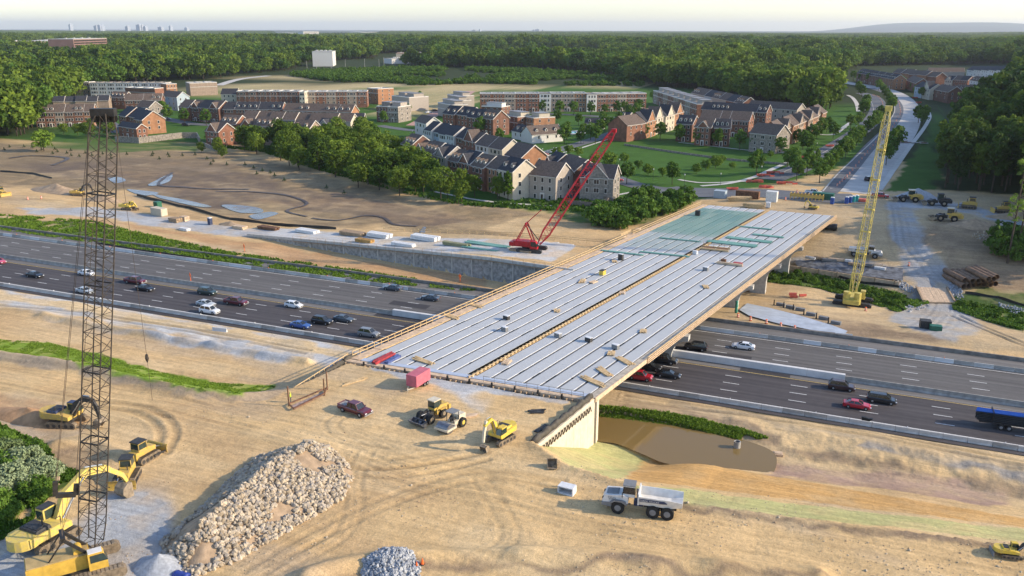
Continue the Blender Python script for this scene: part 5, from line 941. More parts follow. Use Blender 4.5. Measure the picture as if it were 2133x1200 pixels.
for s in (-.5, .5): MB().cyl((-2.0, s, 8.5), tuple(hq + Vector((0, s, .3))), .025, n=5).build('pendant', CABL, YR)
for s in (-.3, .3): MB().cyl(tuple(Mi @ (ftw - yc) + Vector((0, s, .6))), tuple(hq + Vector((0, s, -.2))), .05, n=5).build('hoist_rope', mat('bright_rope', (.55, .53, .5), .5), YR)
# ------------------------------------------------------------------ townhouses
BRK = {'brick': mat('brick_red', (.25, .115, .072), .9, 0, .22, .6), 'dark brick': mat('brick_dark', (.19, .095, .065), .9, 0, .2, .6), 'tan brick': mat('brick_tan', (.335, .255, .195), .9, 0, .15, .6), 'orange brick': mat('brick_orange', (.36, .18, .095), .9, 0, .15, .6), 'cream': mat('siding_cream', (.54, .47, .36), .8, 0, .06, 1), 'white': mat('siding_white', (.62, .60, .56), .7, 0, .05, 1), 'grey stone': mat('stone_grey', (.29, .255, .215), .9, 0, .3, 1.2), 'grey': mat('siding_grey', (.38, .33, .28), .8, 0, .06, 1), 'pale blue': mat('siding_blue', (.36, .43, .48), .8, 0, .06, 1)}
RF_ = {'slate': mat('shingle_slate', (.042, .043, .052), .85, 0, .25, 1.5), 'brown': mat('shingle_brown', (.135, .10, .08), .9, 0, .25, 1.5), 'grey flat': mat('roof_membrane', (.24, .25, .27), .8, 0, .2, .6)}
TRIMW = mat('trim_white', (.66, .62, .56), .6, 0, .04, 1); PANE = mat('window_pane', (.02, .025, .03), .1, 0, .2, .8, spec=.6); DOORM = mat('front_door', (.045, .02, .018), .5)
def two(mb1, m1, mb2, m2, name):
    n0 = len(mb1.f); me = MB(); me.v = mb1.v + mb2.v; me.f = mb1.f + [tuple(i + len(mb1.v) for i in f) for f in mb2.f]; d = me.mesh(name, m1); d.materials.append(m2)
    for i, pl in enumerate(d.polygons): pl.material_index = 0 if i < n0 else 1
    return d
def wframe(w, h, wide=False):
    a = MB(); a.box((0, -.03, h / 2), (w + .16, .12, h + .18)); b = MB()
    for k in ((-1, 1) if wide else (0,)): b.box((k * w / 4, -.10, h / 2), (w / 2 - .12 if wide else w - .08, .04, h - .1))
    b.box((0, -.10, h * .5), (w, .01, .01)); return two(a, TRIMW, b, PANE, 'window')
WIN = wframe(.95, 1.6); WIN2 = wframe(1.9, 1.6, True)
a = MB().box((0, -.2, 1.25), (1.7, .35, 2.7)); b = MB().box((0, -.39, 1.05), (.95, .04, 2.1)); DOOR = two(a, TRIMW, b, DOORM, 'door')
dm = MB(); dm.prism([(-.65, 0), (.65, 0), (.65, 1.15), (0, 1.75), (-.65, 1.15)], -.1, 2.2); dg = MB().box((0, -.12, .68), (.7, .04, 1.0)); DORM = two(dm, TRIMW, dg, PANE, 'dormer')
dr = MB(); dr.add([(-.82, -.2, 1.02), (0, -.2, 1.86), (.82, -.2, 1.02), (-.82, 2.2, 1.02), (0, 2.2, 1.86), (.82, 2.2, 1.02)], [(0, 1, 4, 3), (1, 2, 5, 4)]); DORMR = {k: dr.mesh('dormer_roof', RF_[k]) for k in ('slate', 'brown')}
def part(name, me, par, loc=(0, 0, 0), rz=0.0, sc=None):
    o = bpy.data.objects.new(name, me); COL.objects.link(o); o.parent = par; o.location = loc; o.rotation_euler = (0, 0, rz)
    if sc: o.scale = sc
    return o
def eavept(u, v, h):
    z = 12.0
    for i in range(10): p = px(u, v, z + h); z = .5 * z + .5 * tz(p.x, p.y)
    p = px(u, v, z + h); return Vector((p.x, p.y, z))
HRN = random.Random(23)
def townhouse(loc, rz, w, dep, h, wall, roof, style, dormers, label, group, end_r, end_l, big, step=0.0, gable=False, wing=None, name='townhouse', cat='house', pent=False):
    r = thing(name, label, cat, loc, rz, group); wm_ = BRK[wall]; h += step; zb = -2.5
    if style == 'flat':
        MB().box((w / 2, dep / 2, (h + zb) / 2), (w, dep, h - zb)).build('wall', wm_, r)
        MB().box((w / 2, dep / 2 + .1, h + .02), (w - .5, dep - .6, .05)).build('roof', RF_['grey flat'], r)
        mb = MB()
        for c, d in (((w / 2, .05, h + .2), (w, .45, .5)), ((.15, dep / 2, h + .2), (.3, dep, .45)), ((w - .15, dep / 2, h + .2), (.3, dep, .45)), ((w / 2, dep - .15, h + .2), (w, .3, .4))): mb.box(c, d)
        mb.build('cornice', TRIMW if wall not in ('white',) else BRK['grey'], r)
        MB().box((w / 2, -.06, h - 3.2), (w, .12, .3)).build('string_course', TRIMW, r)
        if pent:
            q = MB().box((w * .5, dep * .55, h + 1.3), (w * .75, dep * .5, 2.5)).build('penthouse', BRK[pent], r); MB().box((w * .5, dep * .55, h + 2.6), (w * .82, dep * .56, .12)).build('penthouse_roof', RF_['grey flat'], q)
        else: MB().box((w * .55, dep * .5, h + .35), (1.1, 1.1, .6)).build('roof_vent', CONC2, r)
    else:
        rh = dep * .36 if style == 'gable' else dep * .33; mid = dep / 2
        MB().prism([(0, zb), (dep, zb), (dep, h), (mid, h + rh - .1), (0, h)], .02, w - .02, 'x').build('wall', wm_, r)
        ov = .35; sl = rh / mid; th = .22
        MB().prism([(-ov, h - ov * sl), (mid, h + rh), (dep + ov, h - ov * sl), (dep + ov, h - ov * sl + th), (mid, h + rh + th), (-ov, h - ov * sl + th)], -.06 if not end_l else -.3, w + .06 if not end_r else w + .35, 'x').build('roof', RF_[roof], r)
        if end_r or step or HRN.random() < .4:
            x = w + (.36 if end_r else .07); MB().prism([(-ov - .05, h - ov * sl - .12), (mid, h + rh - .12), (dep + ov, h - ov * sl - .12), (dep + ov, h - ov * sl + th + .04), (mid, h + rh + th + .05), (-ov - .05, h - ov * sl + th + .04)], x, x + .1, 'x').build('rake_board', TRIMW, r)
        MB().box((w / 2, -ov, h - ov * sl + .02), (w, .14, .2)).build('gutter', TRIMW, r)
        if gable:
            g = MB().prism([(-w * .33, 0), (w * .33, 0), (0, w * .36)], -.25, mid * .9).build('front_gable', wm_, r); g.location = (w / 2, 0, h - .15)
            g2 = MB().add([(-w * .38, -.5, -.1), (0, -.5, w * .40), (w * .38, -.5, -.1), (-w * .38, mid, -.1), (0, mid, w * .40), (w * .38, mid, -.1)], [(0, 1, 4, 3), (1, 2, 5, 4)]).build('gable_roof', RF_[roof], g)
            MB().bar((-w * .37, -.45, -.02), (0, -.45, w * .385), .12, .22).bar((w * .37, -.45, -.02), (0, -.45, w * .385), .12, .22).build('gable_trim', TRIMW, g)
        elif dormers:
            for k in range(dormers):
                x = w * (k + .5) / dormers if dormers < 3 else w * (.2 + .3 * k); yy = dep * .13; d = part('dormer', DORM, r, (x, yy, h + yy * sl + .12)); part('dormer_roof', DORMR[roof], d)
    if big:
        nst = max(2, int(round(h / 3.1))); cols = (.22, .5, .78)
        for s in range(nst):
            z0 = h - 2.35 - 3.05 * s
            if z0 < .2: break
            for k, cx in enumerate(cols):
                if s == nst - 1 and k == 1: part('door', DOOR, r, (w * cx, 0, max(z0 - .7, 0))); continue
                if big < 2 and k == 1 and s > 0: continue
                part('window', WIN2 if (k == 1 and w > 6.4 and HRN.random() < .5) else WIN, r, (w * cx, 0, z0))
        if end_r:
            for s in range(nst):
                z0 = h - 2.3 - 3.05 * s
                if z0 > .2:
                    for yy in (.28, .7): part('window', WIN, r, (w, dep * yy, z0), R(90))
    if wing:
        wd_, wh = 4.6, h - 1.5; g = MB().box((w / 2, dep + 2.2, (wh + zb) / 2), (wd_, 4.6, wh - zb)).build('rear_wing', BRK[wing], r); MB().prism([(dep - .2, wh), (dep + 4.8, wh), (dep + 2.3, wh + 1.8)], w / 2 - wd_ / 2 - .2, w / 2 + wd_ / 2 + .2, 'x').build('wing_roof', RF_['slate'], g)
    return r
def row(u0, v0, u1, v1, h, n, dep, style, walls, roofs, dorm, desc, group, big=1, stepy=0.0, gab=(), wing=None, pent=None, first=True, name='townhouse'):
    a, b = eavept(u0, v0, h), eavept(u1, v1, h); d = b - a; L = math.hypot(d.x, d.y); rz = math.atan2(d.y, d.x); w = L / n; off = Vector((0, 0, 0))
    for i in range(n):
        wl = walls[i % len(walls)]; rf = roofs[i % len(roofs)]; dd = dorm[i % len(dorm)]; p = a + d * (i / n) + (Vector((-d.y, d.x, 0)).normalized() * (1.2 * ((i + (i // 3)) % 2)) if stepy > .45 and style == 'gable' else Vector((0, 0, 0))); g = i in gab
        zz = a.z + (b.z - a.z) * (i + .5) / n
        feat = 'flat roof' if style == 'flat' else f'{rf} roof and front gable' if g else f'{rf} roof and {["no","one","two","three"][dd]} dormers' if dd else f'plain {rf} roof'
        end = 'end ' if i in (0, n - 1) and n > 2 else ''
        lab = f'{wl} {end}townhouse with {feat} {desc}'
        if len(lab.split()) > 16: lab = f'{wl} {end}townhouse {desc}'
        townhouse((p.x, p.y, zz), rz, w, dep, h, wl, rf, style, 0 if g else dd, lab, group, i == n - 1, i == 0, big, stepy * (HRN.random() - .5), g, wing[i % len(wing)] if wing else None, pent=pent[i % len(pent)] if pent else False)
B_, DB, TB, OB, CR_, WH_, GS, GY_, PB = 'brick', 'dark brick', 'tan brick', 'orange brick', 'cream', 'white', 'grey stone', 'grey', 'pale blue'
S_, N_ = 'slate', 'brown'
G = 'townhouses of the brick estate'
# front rows
row(836, 303, 1068, 365, 9.2, 9, 11, 'gable', [DB, TB, TB, GY_, B_, B_, B_, OB, CR_], [N_, N_, N_, S_, N_, S_, N_, N_, S_], [3, 0, 3, 0, 3, 0, 3, 0, 2], 'facing the creek bed trees', G, 2, 2.2, (1, 3, 5))
row(1103, 362, 1158, 370, 8.8, 1, 12, 'gable', [GY_], [N_], [0], 'with balcony beside the wooden fence', G, 2)
row(1132, 338, 1196, 358, 8.6, 3, 11, 'gable', [B_, B_, DB], [S_, N_, N_], [0], 'in the short row behind the red crane boom', G, 1, .6, (0,))
row(1208, 368, 1278, 372, 8.6, 1, 11, 'gable', [GS], [S_], [0], 'with white porch beside the street', G, 2, 0, (0,))
row(1052, 322, 1085, 330, 9.0, 1, 13, 'gable', [OB], [N_], [0], 'with a round attic window above its alley', G, 1)
row(990, 300, 1046, 312, 8.4, 2, 11, 'gable', [WH_, CR_], [N_], [0], 'between two brick ones on the alley', G, 1)
row(884, 270, 962, 288, 8.2, 5, 11, 'gable', [WH_, PB, WH_, WH_, B_], [S_], [0], 'on the back alley', G, 1, .8)
row(963, 290, 990, 297, 8.2, 1, 11, 'gable', [B_], [N_], [0], 'with hipped porch at the bend of the alley', G, 1, 0, (0,))
row(864, 252, 888, 258, 8.8, 1, 9, 'gable', [WH_], [N_], [0], 'standing alone by the small green', G, 1)
row(922, 236, 1027, 249, 9.2, 4, 12, 'gable', [B_, B_, DB, DB], [S_, S_, S_, N_], [2, 2, 2, 3], 'behind the white alley houses', G, 2, .5)
row(1046, 240, 1078, 245, 8.5, 1, 12, 'flat', [B_], [S_], [0], 'with penthouse beside the clubhouse', G, 1, pent=[CR_]); row(1092, 243, 1112, 247, 8.5, 1, 14, 'flat', [OB], [S_], [0], 'with cream penthouse and lit side wall', G, 1, pent=[CR_])
row(1003, 222, 1045, 224, 8.0, 1, 12, 'flat', [DB], [S_], [0], 'with white roof shelter before the long block', G, 1, pent=[WH_])
# rows on the left
row(456, 260, 640, 271, 9.0, 5, 11, 'gable', [B_, B_, TB, DB, TB], [N_, N_, N_, S_, N_], [3, 0, 3, 0, 2], 'behind the tall creek trees', G, 2, 1.8, (1,))
row(660, 262, 690, 264, 8.0, 1, 10, 'gable', [CR_], [S_], [1], 'half hidden by creek trees', G, 1, 0, (0,))
row(729, 247, 757, 247, 9.6, 1, 7, 'gable', [CR_], [S_], [0], 'like a small tower above the trees', G, 1)
row(505, 247, 728, 254, 8.6, 8, 10, 'gable', [DB, DB, DB, TB, CR_, CR_, CR_, CR_], [N_], [0], 'with white party walls in the middle row', G, 0, .7)
row(464, 227, 586, 228, 9.0, 5, 11, 'gable', [B_], [S_], [0, 2, 2, 0, 2], 'in the long upper row', G, 2, 0, (), [WH_]); row(590, 230, 731, 234, 9.0, 5, 11, 'gable', [B_, B_, B_, B_, OB], [N_], [0, 2, 0, 2, 2], 'in the long upper row', G, 2, 0, (), [WH_])
row(492, 191, 622, 191, 11.5, 6, 15, 'flat', [DB, B_], [S_], [0], 'below the straw field', G, 1); row(623, 192, 634, 192, 12.2, 1, 12, 'flat', [CR_], [S_], [0], 'wedged between the brick flats', G, 1); row(635, 192, 764, 191, 11.5, 6, 15, 'flat', [TB, B_], [S_], [0], 'at the corner of the straw field', G, 1); row(765, 184, 787, 186, 11.5, 1, 15, 'flat', [OB], [S_], [0], 'with sunlit side at the field road', G, 1)
row(72, 234, 193, 232, 9.0, 6, 11, 'gable', [DB, B_, TB, DB, B_, OB], [N_], [0, 2, 0, 0, 2, 0], 'before the dense woods', G, 2, .3)
row(110, 212, 225, 210, 7.0, 5, 9, 'gable', [TB], [S_], [0], 'in the hidden row before the woods', G, 0, .6)
row(247, 240, 296, 250, 8.2, 3, 13, 'gable', [B_, B_, OB], [S_], [0], 'above the curved stone wall', G, 1, 1.2); row(246, 262, 284, 268, 6.0, 1, 6, 'gable', [B_], [S_], [0], 'with white deck above the curved stone wall', G, 1)
row(170, 172, 185, 172, 12, 1, 11, 'flat', [TB], [S_], [0], 'with balconies at the edge of the woods', G, 1); row(186, 173, 345, 173, 12, 9, 12, 'flat', [WH_], [S_], [0], 'in the tall white terrace by the woods', G, 2); row(346, 176, 368, 175, 12, 1, 14, 'flat', [OB], [S_], [0], 'closing the white terrace', G, 1)
row(260, 183, 322, 185, 10, 3, 10, 'flat', [B_], [S_], [0], 'with solar panels before the white terrace', G, 0)
row(227, 202, 258, 203, 8.6, 2, 10, 'gable', [DB], [N_], [2], 'in the brown row behind the crane head', G, 1); row(259, 209, 335, 208, 8.6, 4, 11, 'gable', [DB], [N_], [0, 0, 0, 2], 'in the brown row by the corner tower', G, 1)
row(336, 200, 368, 203, 9.5, 1, 10, 'gable', [PB], [N_], [0], 'like a corner tower on the lane', G, 2); row(284, 222, 310, 224, 8.2, 1, 10, 'gable', [GS], [N_], [0], 'with hipped roof behind the curved wall house', G, 1)
row(372, 222, 455, 228, 8.8, 4, 12, 'gable', [B_, DB, B_, DB], [N_, N_, S_, N_], [0], 'on the corner of the lane', G, 1, 1.2, (1, 3)); row(395, 174, 452, 172, 10.5, 3, 18, 'flat', [TB], [S_], [0], 'with broad sunlit rear wall', G, 0); row(460, 196, 492, 196, 9, 1, 10, 'gable', [CR_], [S_], [0], 'tall and pale next to the brick flats', G, 1)
row(427, 272, 455, 275, 7.5, 1, 11, 'gable', [B_], [N_], [0], 'with stepped gables above the path', G, 1, 0, (0,))
# middle blocks of flats
row(784, 222, 829, 224, 9.5, 2, 16, 'flat', [DB, GS], [S_], [0], 'facing the small green', G, 2, pent=[GS, GY_]); row(816, 200, 852, 204, 9.5, 2, 17, 'flat', [GY_], [S_], [0], 'on the red paved street', G, 0, pent=[GY_])
row(912, 214, 940, 220, 8.5, 1, 12, 'flat', [GY_], [S_], [0], 'first of the stepped grey houses', G, 0, pent=[GY_]); row(922, 206, 950, 211, 8.5, 1, 12, 'flat', [GY_], [S_], [0], 'second of the stepped grey houses', G, 0, pent=[GY_]); row(932, 197, 958, 201, 8.5, 1, 12, 'flat', [GY_], [S_], [0], 'last of the stepped grey houses by the field', G, 0, pent=[GY_])
row(1000, 196, 1222, 195, 12.5, 9, 15, 'flat', [B_, B_, TB, B_, B_, WH_, TB, TB, OB], [S_], [0], 'in the long block before the scrub', G, 2); row(1223, 197, 1347, 195, 12.0, 6, 15, 'flat', [WH_, B_, B_, TB, B_, B_], [S_], [0], 'in the long block behind the park trees', G, 2)
# right of the lawn
row(1361, 189, 1452, 218, 9.5, 8, 13, 'flat', [TB, B_], [S_], [0], 'in the receding terrace by the wood', G, 1, pent=[GY_])
row(1440, 193, 1546, 216, 8.8, 7, 11, 'gable', [GY_, GY_, PB, GY_, GY_, B_, B_], [N_, N_, S_], [3, 0, 0], 'under the dark wood', G, 0)
row(1461, 227, 1596, 234, 8.8, 7, 11, 'gable', [DB], [S_], [0, 2, 2, 0, 0, 0, 2], 'in the dark dormered row', G, 1); row(1556, 222, 1660, 229, 8.4, 3, 10, 'gable', [GY_], [N_], [0], 'at the wood edge by the parkway', G, 1)
row(1458, 247, 1560, 252, 9.0, 5, 12, 'gable', [B_], [N_], [0], 'behind the three lawn houses', G, 1)
row(1409, 257, 1442, 259, 9.4, 1, 11, 'gable', [DB], [S_], [3], 'first of three houses on the lawn path', G, 2); row(1448, 264, 1481, 266, 9.4, 1, 11, 'gable', [B_], [N_], [0], 'middle one of three on the lawn path', G, 2, 0, (0,)); row(1487, 266, 1521, 267, 9.4, 1, 11, 'gable', [DB], [S_], [3], 'last of three houses on the lawn path', G, 2)
row(1306, 262, 1345, 256, 8.6, 1, 12, 'gable', [B_], [N_], [0], 'with blank gable wall beside the lawn', G, 1); row(1346, 254, 1424, 233, 9.0, 4, 13, 'gable', [OB, CR_, CR_, OB], [S_, N_, S_, N_], [0], 'with white sunlit gables behind the lawn', G, 1, .6, (0, 1, 2, 3))
row(1562, 277, 1618, 281, 9.0, 1, 12, 'gable', [GS], [N_], [0], 'with stone front at the lawn corner', G, 2, 0, ()); row(1628, 274, 1722, 234, 9.0, 9, 11, 'gable', [OB, TB, OB, TB], [N_], [0], 'in the sunlit row along the parkway', G, 2, .8, (1, 3, 5, 7))
# estate beyond the parkway
G2 = 'townhouses of the estate beyond the parkway'
row(1785, 151, 1862, 165, 9.5, 6, 11, 'gable', [DB, B_, B_, B_, OB, OB], [S_], [3], 'along the parkway bend', G2, 1); row(1888, 166, 1908, 174, 8, 1, 11, 'gable', [B_], [N_], [0], 'with plain gable behind the bend', G2, 1); row(1860, 150, 1948, 160, 9, 5, 11, 'gable', [B_, OB], [N_], [0], 'in the second row past the bend', G2, 0, .8)
row(1936, 150, 2010, 150, 9, 5, 11, 'gable', [GY_], [N_], [0], 'in the long brown-roofed row at the wood', G2, 0); row(2014, 146, 2112, 147, 9, 6, 11, 'gable', [WH_], [S_], [0], 'in the long navy-roofed row at the wood', G2, 1)
row(1906, 180, 1938, 186, 8.5, 2, 11, 'gable', [PB, CR_], [S_], [0], 'with blue siding facing the street trees', G2, 1, 0, (1,)); row(1946, 186, 1976, 192, 8.5, 1, 11, 'gable', [DB], [N_], [0], 'with dark corner wall above the wood', G2, 1); row(1980, 190, 2062, 186, 8.5, 5, 11, 'gable', [OB], [N_], [2], 'in the sunlit dormered row above the wood', G2, 1)
row(1968, 166, 2016, 168, 8.5, 3, 10, 'gable', [CR_, B_, B_], [S_, N_], [0], 'in the jumbled middle row', G2, 1, 1, (0,)); row(2020, 168, 2062, 170, 8.5, 2, 10, 'gable', [WH_, OB], [N_], [3], 'with white dormers in the middle row', G2, 1); row(2066, 160, 2100, 162, 8.5, 2, 10, 'gable', [CR_], [S_], [0], 'pale and plain at the wood end', G2, 1)
# clubhouse and pool houses
def small_house(u0, v0, u1, v1, h, dep, wall, roof, dorm, label, name='clubhouse', gab=False):
    a, b = eavept(u0, v0, h), eavept(u1, v1, h); d = b - a; townhouse(a, math.atan2(d.y, d.x), math.hypot(d.x, d.y), dep, h, wall, roof, 'gable', dorm, label, None, True, True, 2, 0, gab, None, name, 'house')
small_house(1066, 272, 1104, 280, 4.2, 9, WH_, S_, 3, 'white clubhouse wing with navy roof and three dormers'); small_house(1108, 281, 1173, 276, 4.6, 11, WH_, N_, 3, 'white clubhouse hall with brown roof and white dormers')
small_house(1218, 257, 1256, 258, 3.6, 8, WH_, S_, 2, 'low white pool house with slate roof and two cupolas', 'pool_house'); small_house(1286, 242, 1308, 244, 3.4, 7, CR_, S_, 1, 'small cream pool house with slate roof beside park trees', 'pool_house')
# ------------------------------------------------------------------ far buildings
def block(u0, v0, u1, v1, h, dep, m, label, bands=0, name='office_building', roofm=None, side=None, cat='building', wc=None):
    """v given at the top edge; sits on the ground far out"""
    z = 14.0
    for i in range(6): p = px(u0, v0, z + h); z = .5 * z + .5 * tz(p.x, p.y)
    a = px(u0, v0, z + h); b = px(u1, v1, z + h); d = b - a; w = math.hypot(d.x, d.y); r = thing(name, label, cat, (a.x, a.y, z - 3), math.atan2(d.y, d.x)); h += 3
    MB().box((w / 2, dep / 2, h / 2), (w, dep, h)).build('wall', m, r); MB().box((w / 2, dep / 2, h + .3), (w + .6, dep + .6, .7)).build('roof', roofm or CONC, r)
    for k in range(bands): 
        q = MB().box((w / 2, -.1, h - 2.6 - 4 * k), (w * .96, .3, 1.7)).build('window_band', PANE, r)
        for j in range(8): MB().box((w * (.06 + .125 * j), -.3, h - 2.6 - 4 * k), (.4, .1, 1.7)).build('mullion', m, q)
    for k in range(4): MB().box((w * (.15 + .22 * k), dep * .5, h + 1.4), (3, 3, 1.6)).build('roof_unit', CONC, r)
    return r
OFB = mat('office_brown', (.20, .12, .10), .8, 0, .1, .1); OFT = mat('office_tan', (.46, .32, .22), .8, 0, .1, .1)
block(650, 108, 692, 108, 20, 40, BRK['white'], 'big plain white box building beside the road', 0, 'storage_building')
block(97, 86, 150, 82, 22, 40, OFT, 'tan stone office block among the trees', 2); block(152, 82, 222, 80, 32, 40, OFB, 'dark brown glass office block among the trees', 5); block(44, 89, 92, 90, 12, 40, BRK['white'], 'low white hall beside the tan office block'); block(-10, 85, 20, 86, 14, 40, OFT, 'small tan building at the far woods', 1)
block(825, 112, 886, 112, 9, 60, BRK['cream'], 'low shop with tan roof behind the road trees', 0, 'shop_building', mat('roof_tan', (.4, .27, .18), .8)); block(1035, 110, 1110, 112, 9, 70, BRK['grey'], 'long grey roofed shopping hall', 0, 'shop_building'); block(1150, 109, 1245, 108, 11, 80, BRK['tan brick'], 'long shopping hall with pink brick side', 0, 'shop_building', CONCW)
block(632, 66, 664, 66, 34, 60, BRK['white'], 'white office slab on the far horizon', 3); block(578, 68, 600, 69, 20, 60, BRK['white'], 'low white office far out left of the white slab', 1); block(730, 66, 752, 67, 20, 60, BRK['white'], 'white far building among distant woods', 1); block(768, 67, 785, 67, 18, 60, BRK['white'], 'small white far building beside another', 1)
block(567, 115, 592, 112, 8, 14, BRK['cream'], 'cream house with gable among the trees', 0, 'farm_house', RF_['brown'], cat='house'); block(1555, 120, 1575, 120, 7, 30, BRK['white'], 'white roofed shed deep in the woods', 0, 'shed'); block(1600, 122, 1625, 121, 7, 30, BRK['white'], 'second white shed deep in the woods', 0, 'shed'); block(800, 122, 816, 123, 7, 30, BRK['white'], 'white petrol station canopy by the road', 0, 'shop_building')
SKL = mat('far_tower', (.34, .38, .44), .9, 0, .05, .01)
for k, (u, t) in enumerate(((148, 49), (201, 51), (208, 50), (214, 51), (266, 52), (290, 49), (297, 50), (303, 52), (335, 53), (356, 51), (389, 54), (988, 57), (1000, 56.5), (1112, 57), (1120, 55.5), (1131, 57.5))):
    r = ray(u, 58.5); dd = 13000; tt = dd / math.hypot(r[0], r[1]); w_ = dd / F; x, y = r[0] * tt, r[1] * tt
    o = thing('city_tower', f'tiny far skyline tower on the hazy horizon', 'tower', (x, y, 10), 0, 'towers of the far skyline'); H_ = max(40, CZ + (HOR - t - 7) * w_); MB().box((0, 0, H_ / 2), (5 * w_ * (.7 + .5 * (k % 3)), 50, H_)).build('shaft', SKL, o); MB().box((0, 0, H_ + 4), (2 * w_, 30, 10)).build('crown', SKL, o)
# ------------------------------------------------------------------ parkway, streets and paths
def ribbon(name, pts, w, m, dz=.12, kind='structure', raw=False, parent=None):
    q = pts if raw else gpl(pts); dense = []
    for i in range(len(q) - 1):
        p0 = q[max(i - 1, 0)]; p1 = q[i]; p2 = q[i + 1]; p3 = q[min(i + 2, len(q) - 1)]
        for k in range(8):
            s = k / 8.0; f = lambda a, b_, c, d: 0.5 * (2 * b_ + (c - a) * s + (2 * a - 5 * b_ + 4 * c - d) * s * s + (3 * b_ - a - 3 * c + d) * s ** 3); dense.append((f(p0[0], p1[0], p2[0], p3[0]), f(p0[1], p1[1], p2[1], p3[1])))
    dense.append(q[-1]); mb = MB(); V = []
    nacross = max(1, int((w if not callable(w) else 8) / 3)); 
    for i, (x, y) in enumerate(dense):
        a = dense[max(i - 1, 0)]; c = dense[min(i + 1, len(dense) - 1)]; L = math.hypot(c[0] - a[0], c[1] - a[1]) + 1e-6; nx, ny = -(c[1] - a[1]) / L, (c[0] - a[0]) / L; ww = w(i / (len(dense) - 1)) if callable(w) else w
        for k in range(nacross + 1): o = ww * (k / nacross - .5); V.append((x + nx * o, y + ny * o))
    zz = terrain(np.array([v[0] for v in V]), np.array([v[1] for v in V])); mb.v = [(v[0], v[1], float(z) + dz) for v, z in zip(V, zz)]; n1 = nacross + 1
    mb.f = [(i * n1 + k, i * n1 + k + 1, (i + 1) * n1 + k + 1, (i + 1) * n1 + k) for i in range(len(dense) - 1) for k in range(nacross)]
    o = mb.build(name, m, parent)
    if not parent and kind: o['kind'] = kind
    return dense
z3 = lambda l: [(1413 + x / 2.9625, y / 2.9625) for x, y in l]
A_PK = asphalt('asphalt_parkway', (.10, .105, .115), (.16, .165, .175)); GRV = mat('road_gravel', (.50, .475, .44), .9, 0, .12, .25); WALK = mat('sidewalk', (.55, .53, .48), .85, 0, .1, .5); PAVR = mat('paving_pink', (.45, .27, .22), .85, 0, .12, .5)
lc = ribbon('parkway_road', z3([(560, 1110), (745, 1040), (930, 930), (1090, 830), (1200, 740), (1235, 660), (1210, 605), (1130, 575)]), 11, A_PK)
rc_ = ribbon('parkway_gravel_road', z3([(1070, 1190), (1170, 1080), (1290, 920), (1385, 790), (1415, 690), (1385, 620), (1310, 570), (1190, 535), (1000, 505), (840, 470), (700, 440)]), 17, GRV, .10)
ribbon('parkway_lane', z3([(930, 1190), (1060, 1050), (1180, 910), (1310, 780), (1360, 690), (1345, 630), (1290, 580), (1190, 545)]), 6, A_PK, .16)
ribbon('junction_road', [(1255, 362), (1320, 385), (1400, 398), (1500, 402), (1600, 404), (1700, 412), (1790, 414)], lambda t: 9 if t < .3 else 17, A_PK, .13)
ribbon('street', [(1140, 318), (1190, 305), (1240, 290), (1290, 272), (1300, 262)], 8, A_PK); ribbon('street', [(860, 262), (930, 225), (960, 205), (980, 190)], 9, PAVR); ribbon('street', [(790, 262), (860, 272), (900, 268)], 7, A_PK); ribbon('street', [(330, 245), (400, 258), (470, 262)], 9, A_PK); ribbon('street', [(630, 150), (720, 148), (790, 145), (830, 138)], 26, GRV); ribbon('street', [(455, 178), (500, 165), (560, 158)], 10, GRV); ribbon('street', [(205, 250), (240, 270), (262, 275)], 14, A_PK)
ribbon('street', [(1000, 232), (1100, 236), (1200, 240), (1290, 246)], 8, A_PK); ribbon('alley', [(1170, 395), (1215, 410), (1250, 400)], 9, A_PK); ribbon('alley', [(960, 330), (1010, 345), (1090, 360)], 6, A_PK)
for pl, w in ((z3([(1240, 1175), (1335, 1040), (1430, 905), (1510, 800), (1550, 730), (1545, 695)]), 2.2), (z3([(1112, 690), (1100, 640), (1075, 605), (1045, 588)]), 3), (z3([(850, 830), (960, 830), (1030, 780), (1080, 745)]), 2.4), (z3([(0, 880), (300, 915), (560, 940), (660, 945)]), 1.6), (z3([(140, 1150), (330, 1130), (480, 1090), (640, 1020), (720, 985)]), 2.4), ([(905, 400), (1000, 418), (1100, 427), (1165, 430)], 1.4), ([(1175, 425), (1260, 412), (1330, 398)], 1.6), ([(790, 292), (840, 296), (880, 300)], 1.6), ([(450, 298), (490, 310), (540, 312)], 1.5), (z3([(0, 1110), (160, 1130), (420, 1120)]), 1.8), ([(1140, 325), (1200, 312), (1300, 280), (1350, 268)], 1.6)):
    ribbon('sidewalk', pl, w, WALK, .17)
for pl, w in ((z3([(650, 1065), (840, 975), (1010, 875), (1130, 790), (1200, 700), (1190, 630), (1150, 600)]), .35), (z3([(890, 1185), (1000, 1060), (1240, 830), (1330, 700), (1330, 640)]), .6)): ribbon('kerb', pl, w, CONC, .26)
POOLW = mat('pool_water', (.05, .35, .42), .1, 0, .1, 1); ribbon('pool', [(1180, 277), (1200, 277)], 7, POOLW, .25); ribbon('pool_deck', [(1172, 278), (1215, 275)], 14, WALK, .18)
